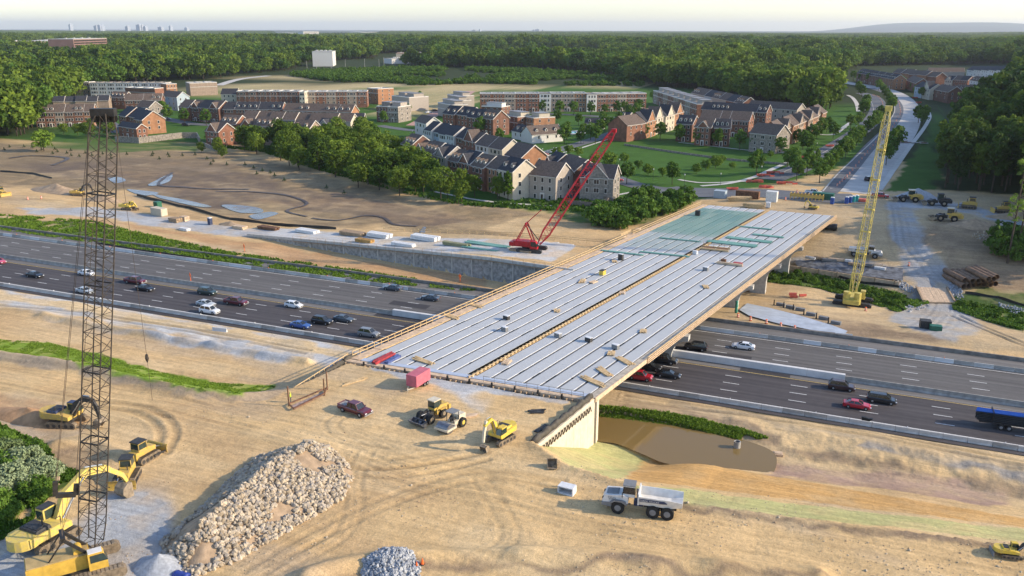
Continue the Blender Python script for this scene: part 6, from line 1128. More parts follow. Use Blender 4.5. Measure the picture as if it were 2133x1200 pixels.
# ------------------------------------------------------------------ trees
LEAF = leafmat('leaf_wood', (.036, .078, .009), (.185, .26, .030)); LEAFB = leafmat('leaf_bright', (.09, .165, .016), (.19, .29, .035)); LEAFP = leafmat('leaf_scrub', (.055, .120, .014), (.13, .225, .032)); BARK = mat('bark', (.075, .055, .04), .9, 0, .3, 4); LEAFD = leafmat('leaf_dark', (.026, .060, .012), (.085, .145, .025)); LEAFW = leafmat('leaf_flowering', (.10, .15, .04), (.30, .36, .20), .2)  # leaf_wood ramp starts darker to stand in for shadow gaps in the crowns
def leaf_arrays(cl, per, size, rs):
    """cl: clump centres with radii; leaf-sized faces lie over each clump, facing outwards"""
    n = len(cl) * per; cc = np.repeat(cl, per, 0); d = rs.normal(size=(n, 3)); d /= np.linalg.norm(d, axis=1)[:, None]; d[:, 2] = np.where(d[:, 2] < -.35, -d[:, 2], d[:, 2])
    pos = cc[:, :3] + d * (cc[:, 3:4] * rs.uniform(.65, 1.05, (n, 1))); nn = d + rs.normal(size=(n, 3)) * .45; nn /= np.linalg.norm(nn, axis=1)[:, None]
    t = np.cross(nn, rs.normal(size=(n, 3))); t /= np.linalg.norm(t, axis=1)[:, None] + 1e-9; b = np.cross(nn, t); sz = (size * rs.uniform(.6, 1.25, (n, 1)))
    q = np.stack([pos - t * sz * .5, pos - b * sz * .38 , pos + t * sz * .55, pos + b * sz * .38], 1); return q.reshape(-1, 3)
def quads_mesh(name, V, m, extra=None, m2=None):
    nq = len(V) // 4; me = bpy.data.meshes.new(name); ex = extra or MB(); ev = np.array(ex.v).reshape(-1, 3) if ex.v else np.zeros((0, 3)); allv = np.vstack([V, ev]); me.vertices.add(len(allv)); me.vertices.foreach_set('co', allv.ravel())
    idx = list(range(4 * nq)) + [i + 4 * nq for f in ex.f for i in f]; me.loops.add(len(idx)); me.loops.foreach_set('vertex_index', idx); tot = [4] * nq + [len(f) for f in ex.f]; st = np.concatenate([[0], np.cumsum(tot)[:-1]]) if tot else []
    me.polygons.add(len(tot)); me.polygons.foreach_set('loop_start', st); me.polygons.foreach_set('loop_total', tot); me.materials.append(m)
    if ex.f: me.materials.append(m2); me.polygons.foreach_set('material_index', [0] * nq + [1] * len(ex.f))
    me.update(calc_edges=True); return me
def clumps(n, H, Rr, base, seed, conic=0.0):
    rs = np.random.RandomState(seed); out = []
    while len(out) < n:
        p = rs.uniform(-1, 1, 3)
        if np.linalg.norm(p) > 1 or np.linalg.norm(p) < .42: continue
        h = (p[2] + 1) / 2; k = (1 - conic * h); out.append((p[0] * Rr * k, p[1] * Rr * k, base + (H - base) * (.06 + .88 * h), rs.uniform(.20, .34) * Rr))
    return np.array(out), rs
def trunk_mb(H, base, r, seed, limbs=5):
    rs = random.Random(seed); mb = MB(); top = Vector((rs.uniform(-.3, .3), rs.uniform(-.3, .3), H * .7)); mb.cyl((0, 0, -.8), (top.x * .4, top.y * .4, base + (H - base) * .2), r, r * .7, 7).cyl((top.x * .4, top.y * .4, base + (H - base) * .2), top, r * .7, r * .2, 6)
    for k in range(limbs):
        a = k * 2.4 + rs.uniform(-.4, .4); z = base + (H - base) * rs.uniform(.05, .45); L = H * rs.uniform(.16, .26); mb.cyl((top.x * .3, top.y * .3, z), (math.cos(a) * L, math.sin(a) * L, z + L * .8), r * .38, r * .1, 5)
    return mb
TREES = {}
def tree_kind(key, H, Rr, base, ncl, per, size, m, seed, conic=0.0, r=.3):
    cl, rs = clumps(ncl, H, Rr, base, seed, conic); TREES[key] = (quads_mesh('crown', leaf_arrays(cl, per, size, rs), m), trunk_mb(H, base, r, seed).mesh('trunk', BARK))
for i in range(4): tree_kind(f'wood{i}', 15, 5.2 + .5 * i, 3.2 if i % 2 else 1.6, 62, 30, 1.0, LEAF, 100 + i, .15 * (i % 3), .32)
for i in range(3): tree_kind(f'street{i}', 7, 2.6, 1.6, 42, 26, .6, LEAFP, 200 + i, .35, .14)
for i in range(2): tree_kind(f'bush{i}', 4.5, 3.0, -.4, 46, 26, .7, LEAFP, 300 + i, .1, .12)
for i in range(2): tree_kind(f'bright{i}', 8, 4.0, .8, 56, 28, .75, LEAFB, 400 + i, .15, .22)
for i in range(2): tree_kind(f'dark{i}', 26, 5.6, 6.0, 70, 30, 1.25, LEAFD, 500 + i, .25, .38)  # shade of the right-hand wood painted into darker leaves
for i in range(2): tree_kind(f'tall{i}', 26, 6.2, 7.0, 70, 30, 1.25, LEAF, 520 + i, .2, .38)
tree_kind('poplar0', 12, 2.3, 1.2, 60, 26, .7, LEAFB, 600, .55, .2)
tree_kind('flower0', 4.2, 3.4, -.6, 110, 60, .42, LEAFW, 700, .0, .1); tree_kind('flower1', 3.8, 3.4, -.6, 110, 60, .42, LEAFP, 701, .0, .1)
def tree(key, x, y, sc, label, group, name='tree', cat='tree', z=None, sz=None):
    t = thing(name, label, cat, (x, y, (tz(x, y) if z is None else z)), TRN.uniform(0, 6.28), group); t.scale = (sc, sc, sc if sz is None else sz); c, k = TREES[key]
    for nm, me in (('crown', c), ('trunk', k)):
        o = bpy.data.objects.new(nm if name != 'shrub' or nm == 'trunk' else 'foliage', me); COL.objects.link(o); o.parent = t
    return t
TRN = random.Random(99)
def scatter_px(poly, n, mind, tries=4000):
    q = gpl(poly); xs_ = [p[0] for p in q]; ys_ = [p[1] for p in q]; out = []
    for _ in range(tries):
        x = TRN.uniform(min(xs_), max(xs_)); y = TRN.uniform(min(ys_), max(ys_))
        if inside(np.array([x]), np.array([y]), q)[0] and all((x - a) ** 2 + (y - b_) ** 2 > mind ** 2 for a, b_ in out): out.append((x, y))
        if len(out) >= n: break
    return out
for x, y in scatter_px([(492, 318), (560, 330), (660, 368), (760, 400), (850, 415), (955, 424), (930, 395), (880, 370), (850, 345), (800, 318), (765, 290), (700, 296), (640, 300), (560, 300)], 80, 5.0):
    tree(f'wood{TRN.randrange(4)}', x, y, TRN.uniform(.62, .95), 'tall leafy tree in the creek thicket below the brick houses', 'trees of the creek thicket')
for x, y in scatter_px([(850, 400), (960, 425), (1060, 425), (1050, 410), (960, 395), (860, 372)], 9, 6): tree('wood1', x, y, TRN.uniform(.5, .62), 'small leafy tree before the front brick row', 'trees before the front brick row')
for u, v, s in ((1040, 415, .8), (1058, 418, .9), (955, 425, .6)): p = gp(u, v); tree('poplar0', p.x, p.y, s, 'slim light green tree against the cream house walls', 'slim trees by the cream houses')
for x, y in scatter_px([(1225, 470), (1300, 478), (1400, 440), (1440, 425), (1390, 415), (1320, 425), (1250, 445)], 26, 4.0): tree(f'bush{TRN.randrange(2)}', x, y, TRN.uniform(.8, 1.45), 'round green bush beside the far left corner of the bridge', 'bushes beside the far bridge corner', 'shrub', 'bush')
p = gp(92, 315); tree('bright0', p.x, p.y, 1.35, 'lone round bright green tree on the bare field', None)
for x, y in scatter_px([(125, 285), (230, 290), (240, 275), (210, 262), (130, 270)], 9, 5): tree('wood0', x, y, TRN.uniform(.4, .6), 'dark green tree before the left terrace', 'trees before the left terrace')
for u, v, s in ((440, 300, .55), (455, 318, .5), (490, 300, .6), (420, 318, .35), (465, 330, .4)): p = gp(u, v); tree('wood2', p.x, p.y, s, 'light tree beside the stone wall steps', 'trees beside the stone wall steps')
med = z3([(730, 1115), (790, 1085), (700, 1070), (820, 1040), (870, 1130), (915, 1080), (945, 1040), (975, 1010), (1010, 980), (1040, 955), (1075, 925), (1100, 900), (1125, 880), (1165, 835), (1190, 815), (1210, 795), (1235, 770), (1250, 755), (1310, 690), (1315, 665), (1300, 640), (1285, 615), (1270, 595), (1255, 575), (1235, 560)])
for u, v in med: p = gp(u, v); tree(f'street{TRN.randrange(3)}', p.x, p.y, TRN.uniform(1.15, 1.6), 'round young tree on the grass median of the parkway', 'trees on the parkway median')
for u, v in z3([(1175, 520), (1130, 510), (1080, 500), (1025, 490), (985, 480), (940, 470), (890, 460), (850, 450), (810, 440), (770, 430), (740, 425), (840, 485), (900, 505), (955, 515), (720, 415), (690, 410)]): p = gp(u, v); tree(f'street{TRN.randrange(3)}', p.x, p.y, TRN.uniform(1.3, 1.7), 'round tree along the far stretch of the parkway', 'trees along the far parkway')
for u, v in z3([(1160, 660), (1150, 690), (1140, 720), (1110, 780), (1060, 800), (1320, 940), (1300, 980), (1280, 1020), (1350, 915), (1500, 780), (1480, 760), (1520, 740), (1440, 560), (1460, 590), (1500, 610), (1420, 545), (1380, 535), (1350, 530), (1330, 520), (1110, 580), (1130, 600)]): p = gp(u, v); tree(f'street{TRN.randrange(3)}', p.x, p.y, TRN.uniform(1.1, 1.6), 'young tree along the parkway sidewalk', 'trees along the parkway sidewalks')
for u, v in [(1340, 288), (1375, 293), (1415, 296), (1455, 302), (1495, 306), (1540, 312), (1575, 315), (1625, 322), (1660, 300), (1672, 312), (1690, 300), (1700, 290), (1640, 348), (1650, 342), (1680, 320), (1710, 282), (1722, 276), (1735, 290), (1575, 365), (1160, 258), (1175, 300), (1180, 292), (1210, 300), (1215, 285), (1230, 292), (1240, 300), (1250, 282), (1260, 275), (1275, 272), (1205, 262), (1255, 262), (1290, 262), (1310, 250), (1325, 245), (1230, 240), (1130, 235), (1165, 240), (1195, 240), (1260, 240), (1285, 238), (1300, 236), (1330, 236), (1380, 218), (1400, 222), (1360, 210), (1040, 300), (1000, 282), (960, 262), (1012, 275), (850, 240), (860, 225), (875, 215), (800, 258), (780, 300), (750, 280), (350, 252), (385, 258), (340, 240), (430, 262), (400, 235), (1760, 330), (1400, 385), (1305, 384)]:
    p = gp(u, v); tree(f'street{TRN.randrange(3)}', p.x, p.y, TRN.uniform(1.05, 1.5), 'small green tree among the townhouses and park paths', 'small trees among the townhouses')
for u, v, s in ((1160, 330, .7), (1185, 322, .6), (1205, 325, .55), (1240, 345, .7), (1270, 350, .9), (1300, 340, .6), (1330, 352, .5), (1350, 365, .6), (1380, 368, .5), (1450, 362, .55), (1470, 355, .6), (1490, 350, .7), (1500, 345, .6), (1525, 352, .4), (1605, 328, .4)): p = gp(u, v); tree(f'bright{TRN.randrange(2)}', p.x, p.y, s, 'yellow green willow-like shrub around the lawn basin', 'bright shrubs around the lawn basin', 'shrub', 'bush')
for x, y in scatter_px([(1610, 566), (1700, 578), (1790, 600), (1850, 615), (1900, 632), (1870, 642), (1780, 618), (1700, 596), (1610, 584)], 34, 2.0): tree(f'bush{TRN.randrange(2)}', x, y, TRN.uniform(.28, .5), 'low green bush along the creek by the yellow crane', 'bushes along the creek', 'shrub', 'bush')
for x, y in scatter_px([(2000, 625), (2133, 655), (2133, 680), (2050, 662), (1995, 640)], 14, 2.0): tree(f'bush{TRN.randrange(2)}', x, y, TRN.uniform(.25, .4), 'low green bush past the timber crossing', 'bushes past the timber crossing', 'shrub', 'bush')
for u, v, k, s in ((12, 965, 0, .95), (50, 985, 0, 1.0), (95, 1000, 0, .85), (30, 1020, 0, 1.0), (78, 1035, 1, .8), (-15, 1005, 1, 1.2), (0, 935, 1, .8), (60, 950, 1, .75), (-10, 1070, 1, .9), (20, 1075, 1, .55)): p = gp(u, v); tree(f'flower{k}', p.x, p.y, s * .8, 'pale flowering shrub at the edge of the gravel yard' if k == 0 else 'dense green shrub behind the long excavator', 'shrubs at the gravel yard' if k == 0 else 'green shrubs behind the excavator', 'shrub', 'bush')
for u, v, s in ((2098, 548, 1.25), (2118, 530, 1.35)):   # two tall thin pines
    p = gp(u, v); t = thing('pine_tree', 'tall thin pine with bare trunk at the edge of the works', 'tree', p, 0, 'thin pines at the works edge'); cl = np.array([(TRN.uniform(-2, 2), TRN.uniform(-2, 2), TRN.uniform(12, 30), TRN.uniform(.7, 1.3)) for _ in range(26)]); o = bpy.data.objects.new('crown', quads_mesh('crown', leaf_arrays(cl, 22, .6, np.random.RandomState(int(u))), LEAFB)); COL.objects.link(o); o.parent = t
    mb = MB().cyl((0, 0, -1), (.3, 0, 31), .32, .1, 7)
    for c in cl[:16]: mb.cyl((.2, 0, c[2] - 1), tuple(c[:3]), .08, .03, 5)
    mb.build('trunk', BARK, t)
for x, y in scatter_px([(2075, 540), (2133, 545), (2200, 560), (2200, 520), (2090, 510)], 8, 4): tree('bush0', x, y, TRN.uniform(1.1, 1.6), 'dark bush below the thin pines', 'bushes below the thin pines', 'shrub', 'bush')
# woodland fronts as trees of their own, the rest as one mass
VF = np.array([(-900, 300), (-300, 296), (0, 288), (62, 284), (72, 250), (110, 222), (160, 205), (178, 186), (340, 170), (455, 164), (500, 156), (560, 151), (618, 147), (625, 138), (840, 134), (850, 140), (1000, 141), (1200, 150), (1330, 172), (1360, 178), (1440, 186), (1500, 196), (1560, 212), (1640, 222), (1690, 232), (1730, 232), (1745, 178), (1760, 150), (1790, 138), (2110, 133), (2133, 150), (2500, 150)])
def fr_ok(u, v): return v < np.interp(u, VF[:, 0], VF[:, 1])
RW = [(1962, 398), (1970, 340), (1985, 300), (2012, 270), (2062, 240), (2098, 214), (2125, 170), (2300, 150), (2700, 170), (2700, 600), (2480, 600), (2330, 560), (2240, 490), (2160, 425), (2133, 406)]
CLEARPX = [[(30, 86), (235, 82), (240, 108), (25, 110)], [(560, 64), (800, 63), (800, 75), (560, 76)], [(1545, 120), (1635, 119), (1640, 136), (1540, 136)], [(640, 130), (840, 118), (840, 152), (610, 152)], [(556, 112), (602, 112), (606, 134), (552, 134)], [(785, 112), (900, 110), (910, 133), (780, 134)], [(1025, 110), (1255, 108), (1262, 131), (1018, 132)], z3([(640, 430), (760, 420), (1000, 480), (1230, 520), (1200, 600), (950, 540), (700, 470), (600, 450)])]
RNG = np.random.RandomState(5)
def candidates(r0, r1, sp):
    out = []; a0, a1 = math.atan2(*ray(-260, 300)[:2]), math.atan2(*ray(2420, 300)[:2]); r = r0
    while r < r1:
        n_ = int((a1 - a0) * r / sp); a = a0 + (a1 - a0) * (np.arange(n_) + RNG.uniform(0, 1, n_)) / n_; rr = r + RNG.uniform(-.5, .5, n_) * sp; out.append(np.stack([np.sin(a) * rr, np.cos(a) * rr], 1)); r += sp * .92
    P = np.vstack(out); z = terrain(P[:, 0], P[:, 1]); u, v = to_px(P[:, 0], P[:, 1], z); ok = fr_ok(u, v) | inside(u, v, RW)
    for c in CLEARPX: ok &= ~inside(u, v, c)
    return np.column_stack([P, z, u, v])[ok]
c1 = candidates(215, 900, 7.8); c1 = c1[np.argsort(np.hypot(c1[:, 0], c1[:, 1]))]
vis = (c1[:, 3] > -40) & (c1[:, 3] < 2180); nearf = c1[vis][:110]
seen = set(map(tuple, nearf[:, :2].round(3)))
for x, y, z, u, v in nearf:
    rw = u > 1900; tree((f'dark{TRN.randrange(2)}' if TRN.random() < .6 else f'tall{TRN.randrange(2)}') if rw else f'wood{TRN.randrange(4)}', x, y, TRN.uniform(.7, .98) if rw else TRN.uniform(1.0, 1.45), 'tall dark tree of the wood beside the access road' if rw else 'big leafy tree at the front of the wood', 'trees of the dark wood by the access road' if rw else 'trees at the front of the woods')
rest = np.array([c for c in c1 if tuple(c[:2].round(3)) not in seen]); c2 = candidates(900, 2500, 12.0); c3 = candidates(2500, 11000, 62)
def scatter_nodes(name, pts, scales, meshes, label, cat, pick=None):
    me = bpy.data.meshes.new(name); me.vertices.add(len(pts)); me.vertices.foreach_set('co', np.asarray(pts, float).ravel()); at_ = me.attributes.new('sc', 'FLOAT', 'POINT'); at_.data.foreach_set('value', np.asarray(scales, float)); a2_ = me.attributes.new('rz', 'FLOAT', 'POINT'); a2_.data.foreach_set('value', RNG.uniform(0, 6.28, len(pts))); a3_ = me.attributes.new('pk', 'INT', 'POINT'); a3_.data.foreach_set('value', (RNG.randint(0, len(meshes), len(pts)) if pick is None else pick).astype(np.int32)); me.update()
    o = bpy.data.objects.new(name, me); COL.objects.link(o); tag(o, label, cat, None, 'stuff'); src = bpy.data.collections.new(name + '_source')
    for i, m in enumerate(meshes): q = bpy.data.objects.new(f'{name}_form_{i}', m); src.objects.link(q)
    ng = bpy.data.node_groups.new(name, 'GeometryNodeTree'); ng.interface.new_socket('Geometry', in_out='INPUT', socket_type='NodeSocketGeometry'); ng.interface.new_socket('Geometry', in_out='OUTPUT', socket_type='NodeSocketGeometry'); N = ng.nodes; gi = N.new('NodeGroupInput'); go = N.new('NodeGroupOutput'); ip = N.new('GeometryNodeInstanceOnPoints'); ci = N.new('GeometryNodeCollectionInfo'); ci.inputs[0].default_value = src; ci.inputs['Separate Children'].default_value = True; ci.inputs['Reset Children'].default_value = True
    def na(nm, ty): q = N.new('GeometryNodeInputNamedAttribute'); q.data_type = ty; q.inputs[0].default_value = nm; return [s for s in q.outputs if s.enabled][0]
    cx = N.new('ShaderNodeCombineXYZ'); L = ng.links; L.new(na('rz', 'FLOAT'), cx.inputs[2]); L.new(gi.outputs[0], ip.inputs['Points']); L.new(ci.outputs[0], ip.inputs['Instance']); ip.inputs['Pick Instance'].default_value = True; L.new(na('pk', 'INT'), ip.inputs['Instance Index']); L.new(cx.outputs[0], ip.inputs['Rotation']); L.new(na('sc', 'FLOAT'), ip.inputs['Scale']); L.new(ip.outputs[0], go.inputs[0])
    md = o.modifiers.new('scatter', 'NODES'); md.node_group = ng; return o
def lowtree(H, Rr, base, ncl, per, size, m, seed, conic): cl, rs = clumps(ncl, H, Rr, base, seed, conic); return quads_mesh('forest_tree', leaf_arrays(cl, per, size, rs), m, trunk_mb(H, base, .3, seed, 2), BARK)
LT = [lowtree(15, 5.4 + .4 * i, 2.0, 44, 14, 1.7, (LEAF, LEAF, LEAFD, LEAF, LEAFP)[i], 800 + i, .12 * (i % 3)) for i in range(5)]
def cluster(seed):
    rs = np.random.RandomState(seed); cl = []
    for k in range(34):
        x, y = rs.uniform(-38, 38, 2); h = rs.uniform(11, 20); rr = rs.uniform(5, 8)
        for j in range(7): d = rs.normal(size=3); d /= np.linalg.norm(d); cl.append((x + d[0] * rr * .7, y + d[1] * rr * .7, h * .66 + d[2] * h * .28, rr * .45))
    return quads_mesh('forest_clump', leaf_arrays(np.array(cl), 7, 3.6, rs), LEAF)
CLM = [cluster(900 + i) for i in range(3)]
hill = fbm(rest[:, 0], rest[:, 1], 60, 5); rw_ = inside(rest[:, 3], rest[:, 4], RW)
scatter_nodes('woodland', rest[:, :3], RNG.uniform(.75, 1.5, len(rest)) * (.7 + .7 * hill) * np.where(rw_, 1.2, 1.05), LT, 'dense green woodland around and behind the townhouses', 'woodland', np.where(rw_, RNG.choice([2, 2, 0, 1], len(rest)), RNG.choice([0, 1, 3, 4, 0, 1, 3], len(rest))))
far_ = fbm(c2[:, 0], c2[:, 1], 140, 6); sc2 = RNG.uniform(.75, 1.75, len(c2)) * (.45 + 1.15 * far_); scatter_nodes('distant_woodland', c2[:, :3], sc2, LT, 'wide distant woodland beyond the town and fields', 'woodland')
scatter_nodes('horizon_woodland', c3[:, :3] - np.array([0, 0, 2.0]), RNG.uniform(.8, 1.3, len(c3)), CLM, 'woods running out to the hazy horizon', 'woodland')
# scrub between town and far road
def area_pts(poly, sp):
    q = gpl(poly); xs_ = np.arange(min(p[0] for p in q), max(p[0] for p in q), sp); ys_ = np.arange(min(p[1] for p in q), max(p[1] for p in q), sp); X, Y = np.meshgrid(xs_, ys_); X = (X + RNG.uniform(-.5, .5, X.shape) * sp).ravel(); Y = (Y + RNG.uniform(-.5, .5, Y.shape) * sp).ravel(); k = inside(X, Y, q); return X[k], Y[k]
BU = [lowtree(4.2, 3.4, -.5, 20, 14, 1.2, LEAFP, 850 + i, .1) for i in range(2)]
sx, sy = area_pts([(600, 158), (660, 150), (860, 142), (1100, 146), (1330, 165), (1368, 180), (1150, 178), (1000, 174), (900, 178), (780, 178), (650, 166)], 6.0); nz_ = fbm(sx, sy * 1.0, 60, 9) + .12 * np.sin(sy / 16); kk = nz_ > .44
scatter_nodes('scrub', np.column_stack([sx, sy, terrain(sx, sy)])[kk], RNG.uniform(.7, 1.4, kk.sum()), BU, 'bright green scrub filling the field behind the townhouses', 'scrub')
# grass and weeds
def blades(name, poly, n, hgt, m, label, cat='grass', wid=.35, lift=0.0, clumpy=3.0):
    q = gpl(poly); xs_ = [p[0] for p in q]; ys_ = [p[1] for p in q]; X = RNG.uniform(min(xs_), max(xs_), n * 6); Y = RNG.uniform(min(ys_), max(ys_), n * 6); k = inside(X, Y, q) & (fbm(X, Y, clumpy, 13) > .38); X, Y = X[k][:n], Y[k][:n]; n = len(X); Z = terrain(X, Y) + lift; a = RNG.uniform(0, 6.28, n); h = hgt * RNG.uniform(.4, 1.2, n) * (.5 + fbm(X, Y, clumpy * 2, 14)); w = wid * RNG.uniform(.6, 1.4, n); lx, ly = RNG.normal(size=n) * h * .3, RNG.normal(size=n) * h * .3; c, s = np.cos(a) * w / 2, np.sin(a) * w / 2
    V = np.stack([np.stack([X - c, Y - s, Z], 1), np.stack([X + c, Y + s, Z], 1), np.stack([X + c * .7 + lx, Y + s * .7 + ly, Z + h], 1), np.stack([X - c * .7 + lx, Y - s * .7 + ly, Z + h * .9], 1)], 1).reshape(-1, 3); o = bpy.data.objects.new(name, quads_mesh(name, V, m)); COL.objects.link(o); return tag(o, label, cat, None, 'stuff')
blades('weeds', [(-300, 418), (0, 448), (100, 454), (200, 462), (330, 494), (480, 526), (640, 548), (800, 572), (1000, 602), (980, 608), (700, 582), (500, 553), (400, 537), (200, 508), (0, 480), (-300, 444)], 34000, .5, LEAFB, 'bright weeds on the bank behind the far shoulder', wid=.4)
blades('weeds', [(1248, 846), (1400, 862), (1540, 892), (1602, 914), (1560, 922), (1420, 892), (1248, 870)], 9000, .4, LEAFB, 'green reeds along the pond bank below the bridge', wid=.3)
blades('grass', [(-60, 700), (0, 707), (100, 713), (220, 742), (330, 774), (440, 796), (575, 804), (500, 822), (420, 816), (300, 788), (160, 755), (0, 729), (-60, 718)], 26000, .10, LEAFB, 'strip of fresh green grass behind the dirt berm', wid=.25)
blades('weeds', [(-60, 890), (0, 885), (90, 925), (135, 975), (190, 990), (120, 1010), (50, 1110), (-40, 1140)], 12000, .55, LEAFP, 'rough weeds round the flowering shrubs', wid=.3)
blades('weeds', [(400, 302), (540, 316), (700, 366), (850, 405), (960, 428), (1240, 445), (1260, 470), (1440, 425), (1250, 412), (1000, 425), (830, 400), (560, 312)], 9000, 1.0, LEAFP, 'rough grass between the bare field and the brick rows', wid=.9)
blades('weeds', [(1600, 562), (1700, 572), (1790, 592), (1880, 612), (1935, 632), (1870, 650), (1780, 622), (1700, 600), (1600, 588)], 7000, .6, LEAFP, 'creek weeds beside the yellow crane pad', wid=.5)
blades('weeds', [(1985, 618), (2133, 650), (2133, 690), (2050, 668), (1985, 645)], 4000, .6, LEAFP, 'creek weeds past the timber crossing', wid=.5)
# ------------------------------------------------------------------ retaining wall of the ramp
MSE = mat('wall_panel', (.36, .345, .33), .9, 0, .3, 1.1, bump=.5, bscale=2.2); MSEP = mat('wall_pilaster', (.48, .455, .42), .85, 0, .15, .8); GWR = thing('retaining_wall', 'long grey panelled retaining wall rising towards the bridge', 'wall')
WP = [(-192, 214.4), (-133, 207.1), (-84.6, 199.9), (-58, 196.3)]
seg = [math.dist(WP[i], WP[i + 1]) for i in range(3)]; TOT = sum(seg)
def wpos(s):
    for i in range(3):
        if s <= seg[i] or i == 2: t = s / seg[i]; return WP[i][0] + (WP[i + 1][0] - WP[i][0]) * t, WP[i][1] + (WP[i + 1][1] - WP[i][1]) * t
        s -= seg[i]
wn = int(TOT / 1.55); rnd = random.Random(4)
for k in range(wn):
    a = wpos(TOT * k / wn); b2 = wpos(TOT * (k + .975) / wn); zt = float(plat_z((a[0] + b2[0]) / 2)) - .15; zb = tz(a[0], a[1] - 1.2) - .8
    if zt - zb < .9: continue
    nrow = max(1, int((zt - zb) / 1.55))
    for j in range(nrow):
        z0 = zb + (zt - zb) * j / nrow; z1 = zb + (zt - zb) * (j + 1) / nrow - .03
        wall_pts((a[0], a[1] - rnd.uniform(0, .05)), (b2[0], b2[1] - rnd.uniform(0, .05)), .25, z0, z1, z0, z1).build('wall_panel', MSE, GWR)
    if k % 4 == 0: MB().box((a[0], a[1] - .05, (zt + zb) / 2), (.38, .3, zt - zb)).build('pilaster', MSEP, GWR)
    if k % 2 == 0:
        c2 = wpos(TOT * min(k + 1.99, wn) / wn); za, zc = float(plat_z(a[0])), float(plat_z(c2[0])); wall_pts((a[0], a[1] - .3), (c2[0], c2[1] - .3), .4, za - .25, za + .55, zc - .25, zc + .55).build('parapet', CONC, GWR)
        if a[0] > -150: MB().bar((a[0], a[1] - .5, za - .2), (a[0], a[1] - .5, za + 1.25), .06).bar((a[0], a[1] - .5, za + 1.2), (c2[0], c2[1] - .5, zc + 1.2), .05).bar((a[0], a[1] - .6, za - .35), (c2[0], c2[1] - .6, zc - .35), .5, .08).build('work_railing', WOODD, GWR)
# rear edge rail of the ramp
FN = thing('timber_guardrail', 'timber guard rail along the rear edge of the ramp', 'railing')
for k in range(30):
    x = -128 + 2.4 * k; y = 226.2; z = float(plat_z(x)); MB().bar((x, y, z - .3), (x, y, z + 1.1), .1).bar((x, y, z + .55), (x + 2.4, y, z + .6), .05, .14).bar((x, y, z + 1.05), (x + 2.4, y, z + 1.1), .05, .14).build('rail_section', WOODL, FN)
# ------------------------------------------------------------------ small goods
WRAP = mat('white_wrap', (.70, .70, .69), .5, 0, .1, 1.5, bump=.5); REDL = mat('red_painted_lumber', (.42, .05, .06), .7, 0, .3, 2); OLIVE = mat('olive_form', (.25, .25, .14), .8, 0, .2, 1); BLUEP = mat('toilet_blue', (.02, .07, .30), .5); TEALP = mat('toilet_teal', (.03, .32, .34), .5); GREENP = mat('bin_green', (.02, .13, .08), .5); RUST = mat('rusted_steel', (.20, .10, .055), .85, .1, .35, 1.5); ORNG = mat('safety_orange', (.85, .16, .03), .5, 0, .05, 1); ORNR = mat('barrier_red', (.62, .12, .08), .6, 0, .15, 1); STONE = [mat(f'stone_{i}', c, .9, 0, .2, 1.2) for i, c in enumerate(((.47, .395, .30), (.38, .33, .27), (.50, .41, .29), (.34, .27, .185)))]; STONEG = [mat(f'grey_stone_{i}', c, .9, 0, .15, 1.2) for i, c in enumerate(((.36, .38, .41), (.28, .30, .335), (.42, .43, .44)))]
def stack(loc, rz, L, w, h, n, layers, m, label, cat='lumber stack', name='lumber_stack', group=None, jit=.05, pn='plank'):
    r = thing(name, label, cat, loc, rz, group); rr = random.Random(int(abs(loc[0] * 37 + loc[1] * 11)))
    for j in range(layers):
        for k in range(n): MB().box((rr.uniform(-jit, jit) * L, -w / 2 + w * (k + .5) / n, h * (j + .5) / layers), (L * rr.uniform(.9, 1), w / n * .86, h / layers * .9), rr.uniform(-jit, jit)).build(pn, m, r)
    return r
def crate(loc, rz, d, m, label, name='tool_box', cat='box', lid=None, group=None):
    r = thing(name, label, cat, loc, rz, group); MB().box((0, 0, d[2] / 2), d).build('body', m, r, bevel=.03); MB().box((0, 0, d[2] + .04), (d[0] * 1.04, d[1] * 1.04, .1)).build('lid', lid or m, r)
    for s in (-1, 1): MB().box((s * d[0] * .3, -d[1] / 2 - .02, d[2] * .6), (.1, .05, .25)).build('latch', DK, r)
    for s in (-1, 1): MB().box((0, s * d[1] * .35, -.0), (d[0] * .9, .12, .12)).build('skid', DK, r)
    return r
def dk(u, v, z=.05): p = px(u, v, BZ + z); return (p.x, p.y, BZ + z)
bd_ = math.atan2((FL - NL).y, (FL - NL).x)
for u, v, m, lab in ((1055, 665, DK, 'dark jobsite box with its lid askew on the left half of the deck'), (1051, 689, GRYM, 'grey jobsite box next to a dark one on the deck'), (1162, 702, GRYM, 'grey jobsite box just right of the deck joint'), (1226, 711, DK, 'dark jobsite box in the middle of the right deck half'), (1282, 726, GRYM, 'grey jobsite box near loose boards on the right deck half'), (1293, 541, DK, 'tall dark cabinet on the far left deck half'), (1448, 529, GANG, 'pale blue-grey box close to the centre joint'), (1470, 563, GRYM, 'small grey canister box on the far right deck half')): crate(dk(u, v), bd_ + R(80), (1.3, .8, .8 if u != 1293 else 1.5), m, lab, lid=GANG)
crate(dk(1255, 572), bd_, (1.6, 1.1, 1.1), YEL2, 'yellow compressor standing on the left deck half', 'compressor', 'machine', DK)
stack(dk(800, 748), bd_, 5.5, 1.2, .5, 5, 3, REDL, 'red and white painted boards stacked by the deck end'); stack(dk(818, 750), bd_ + R(4), 4.2, 1.0, .4, 4, 2, mat('blue_painted_lumber', (.10, .14, .34), .7, 0, .4, 2), 'short blue and red stack next to red painted boards')
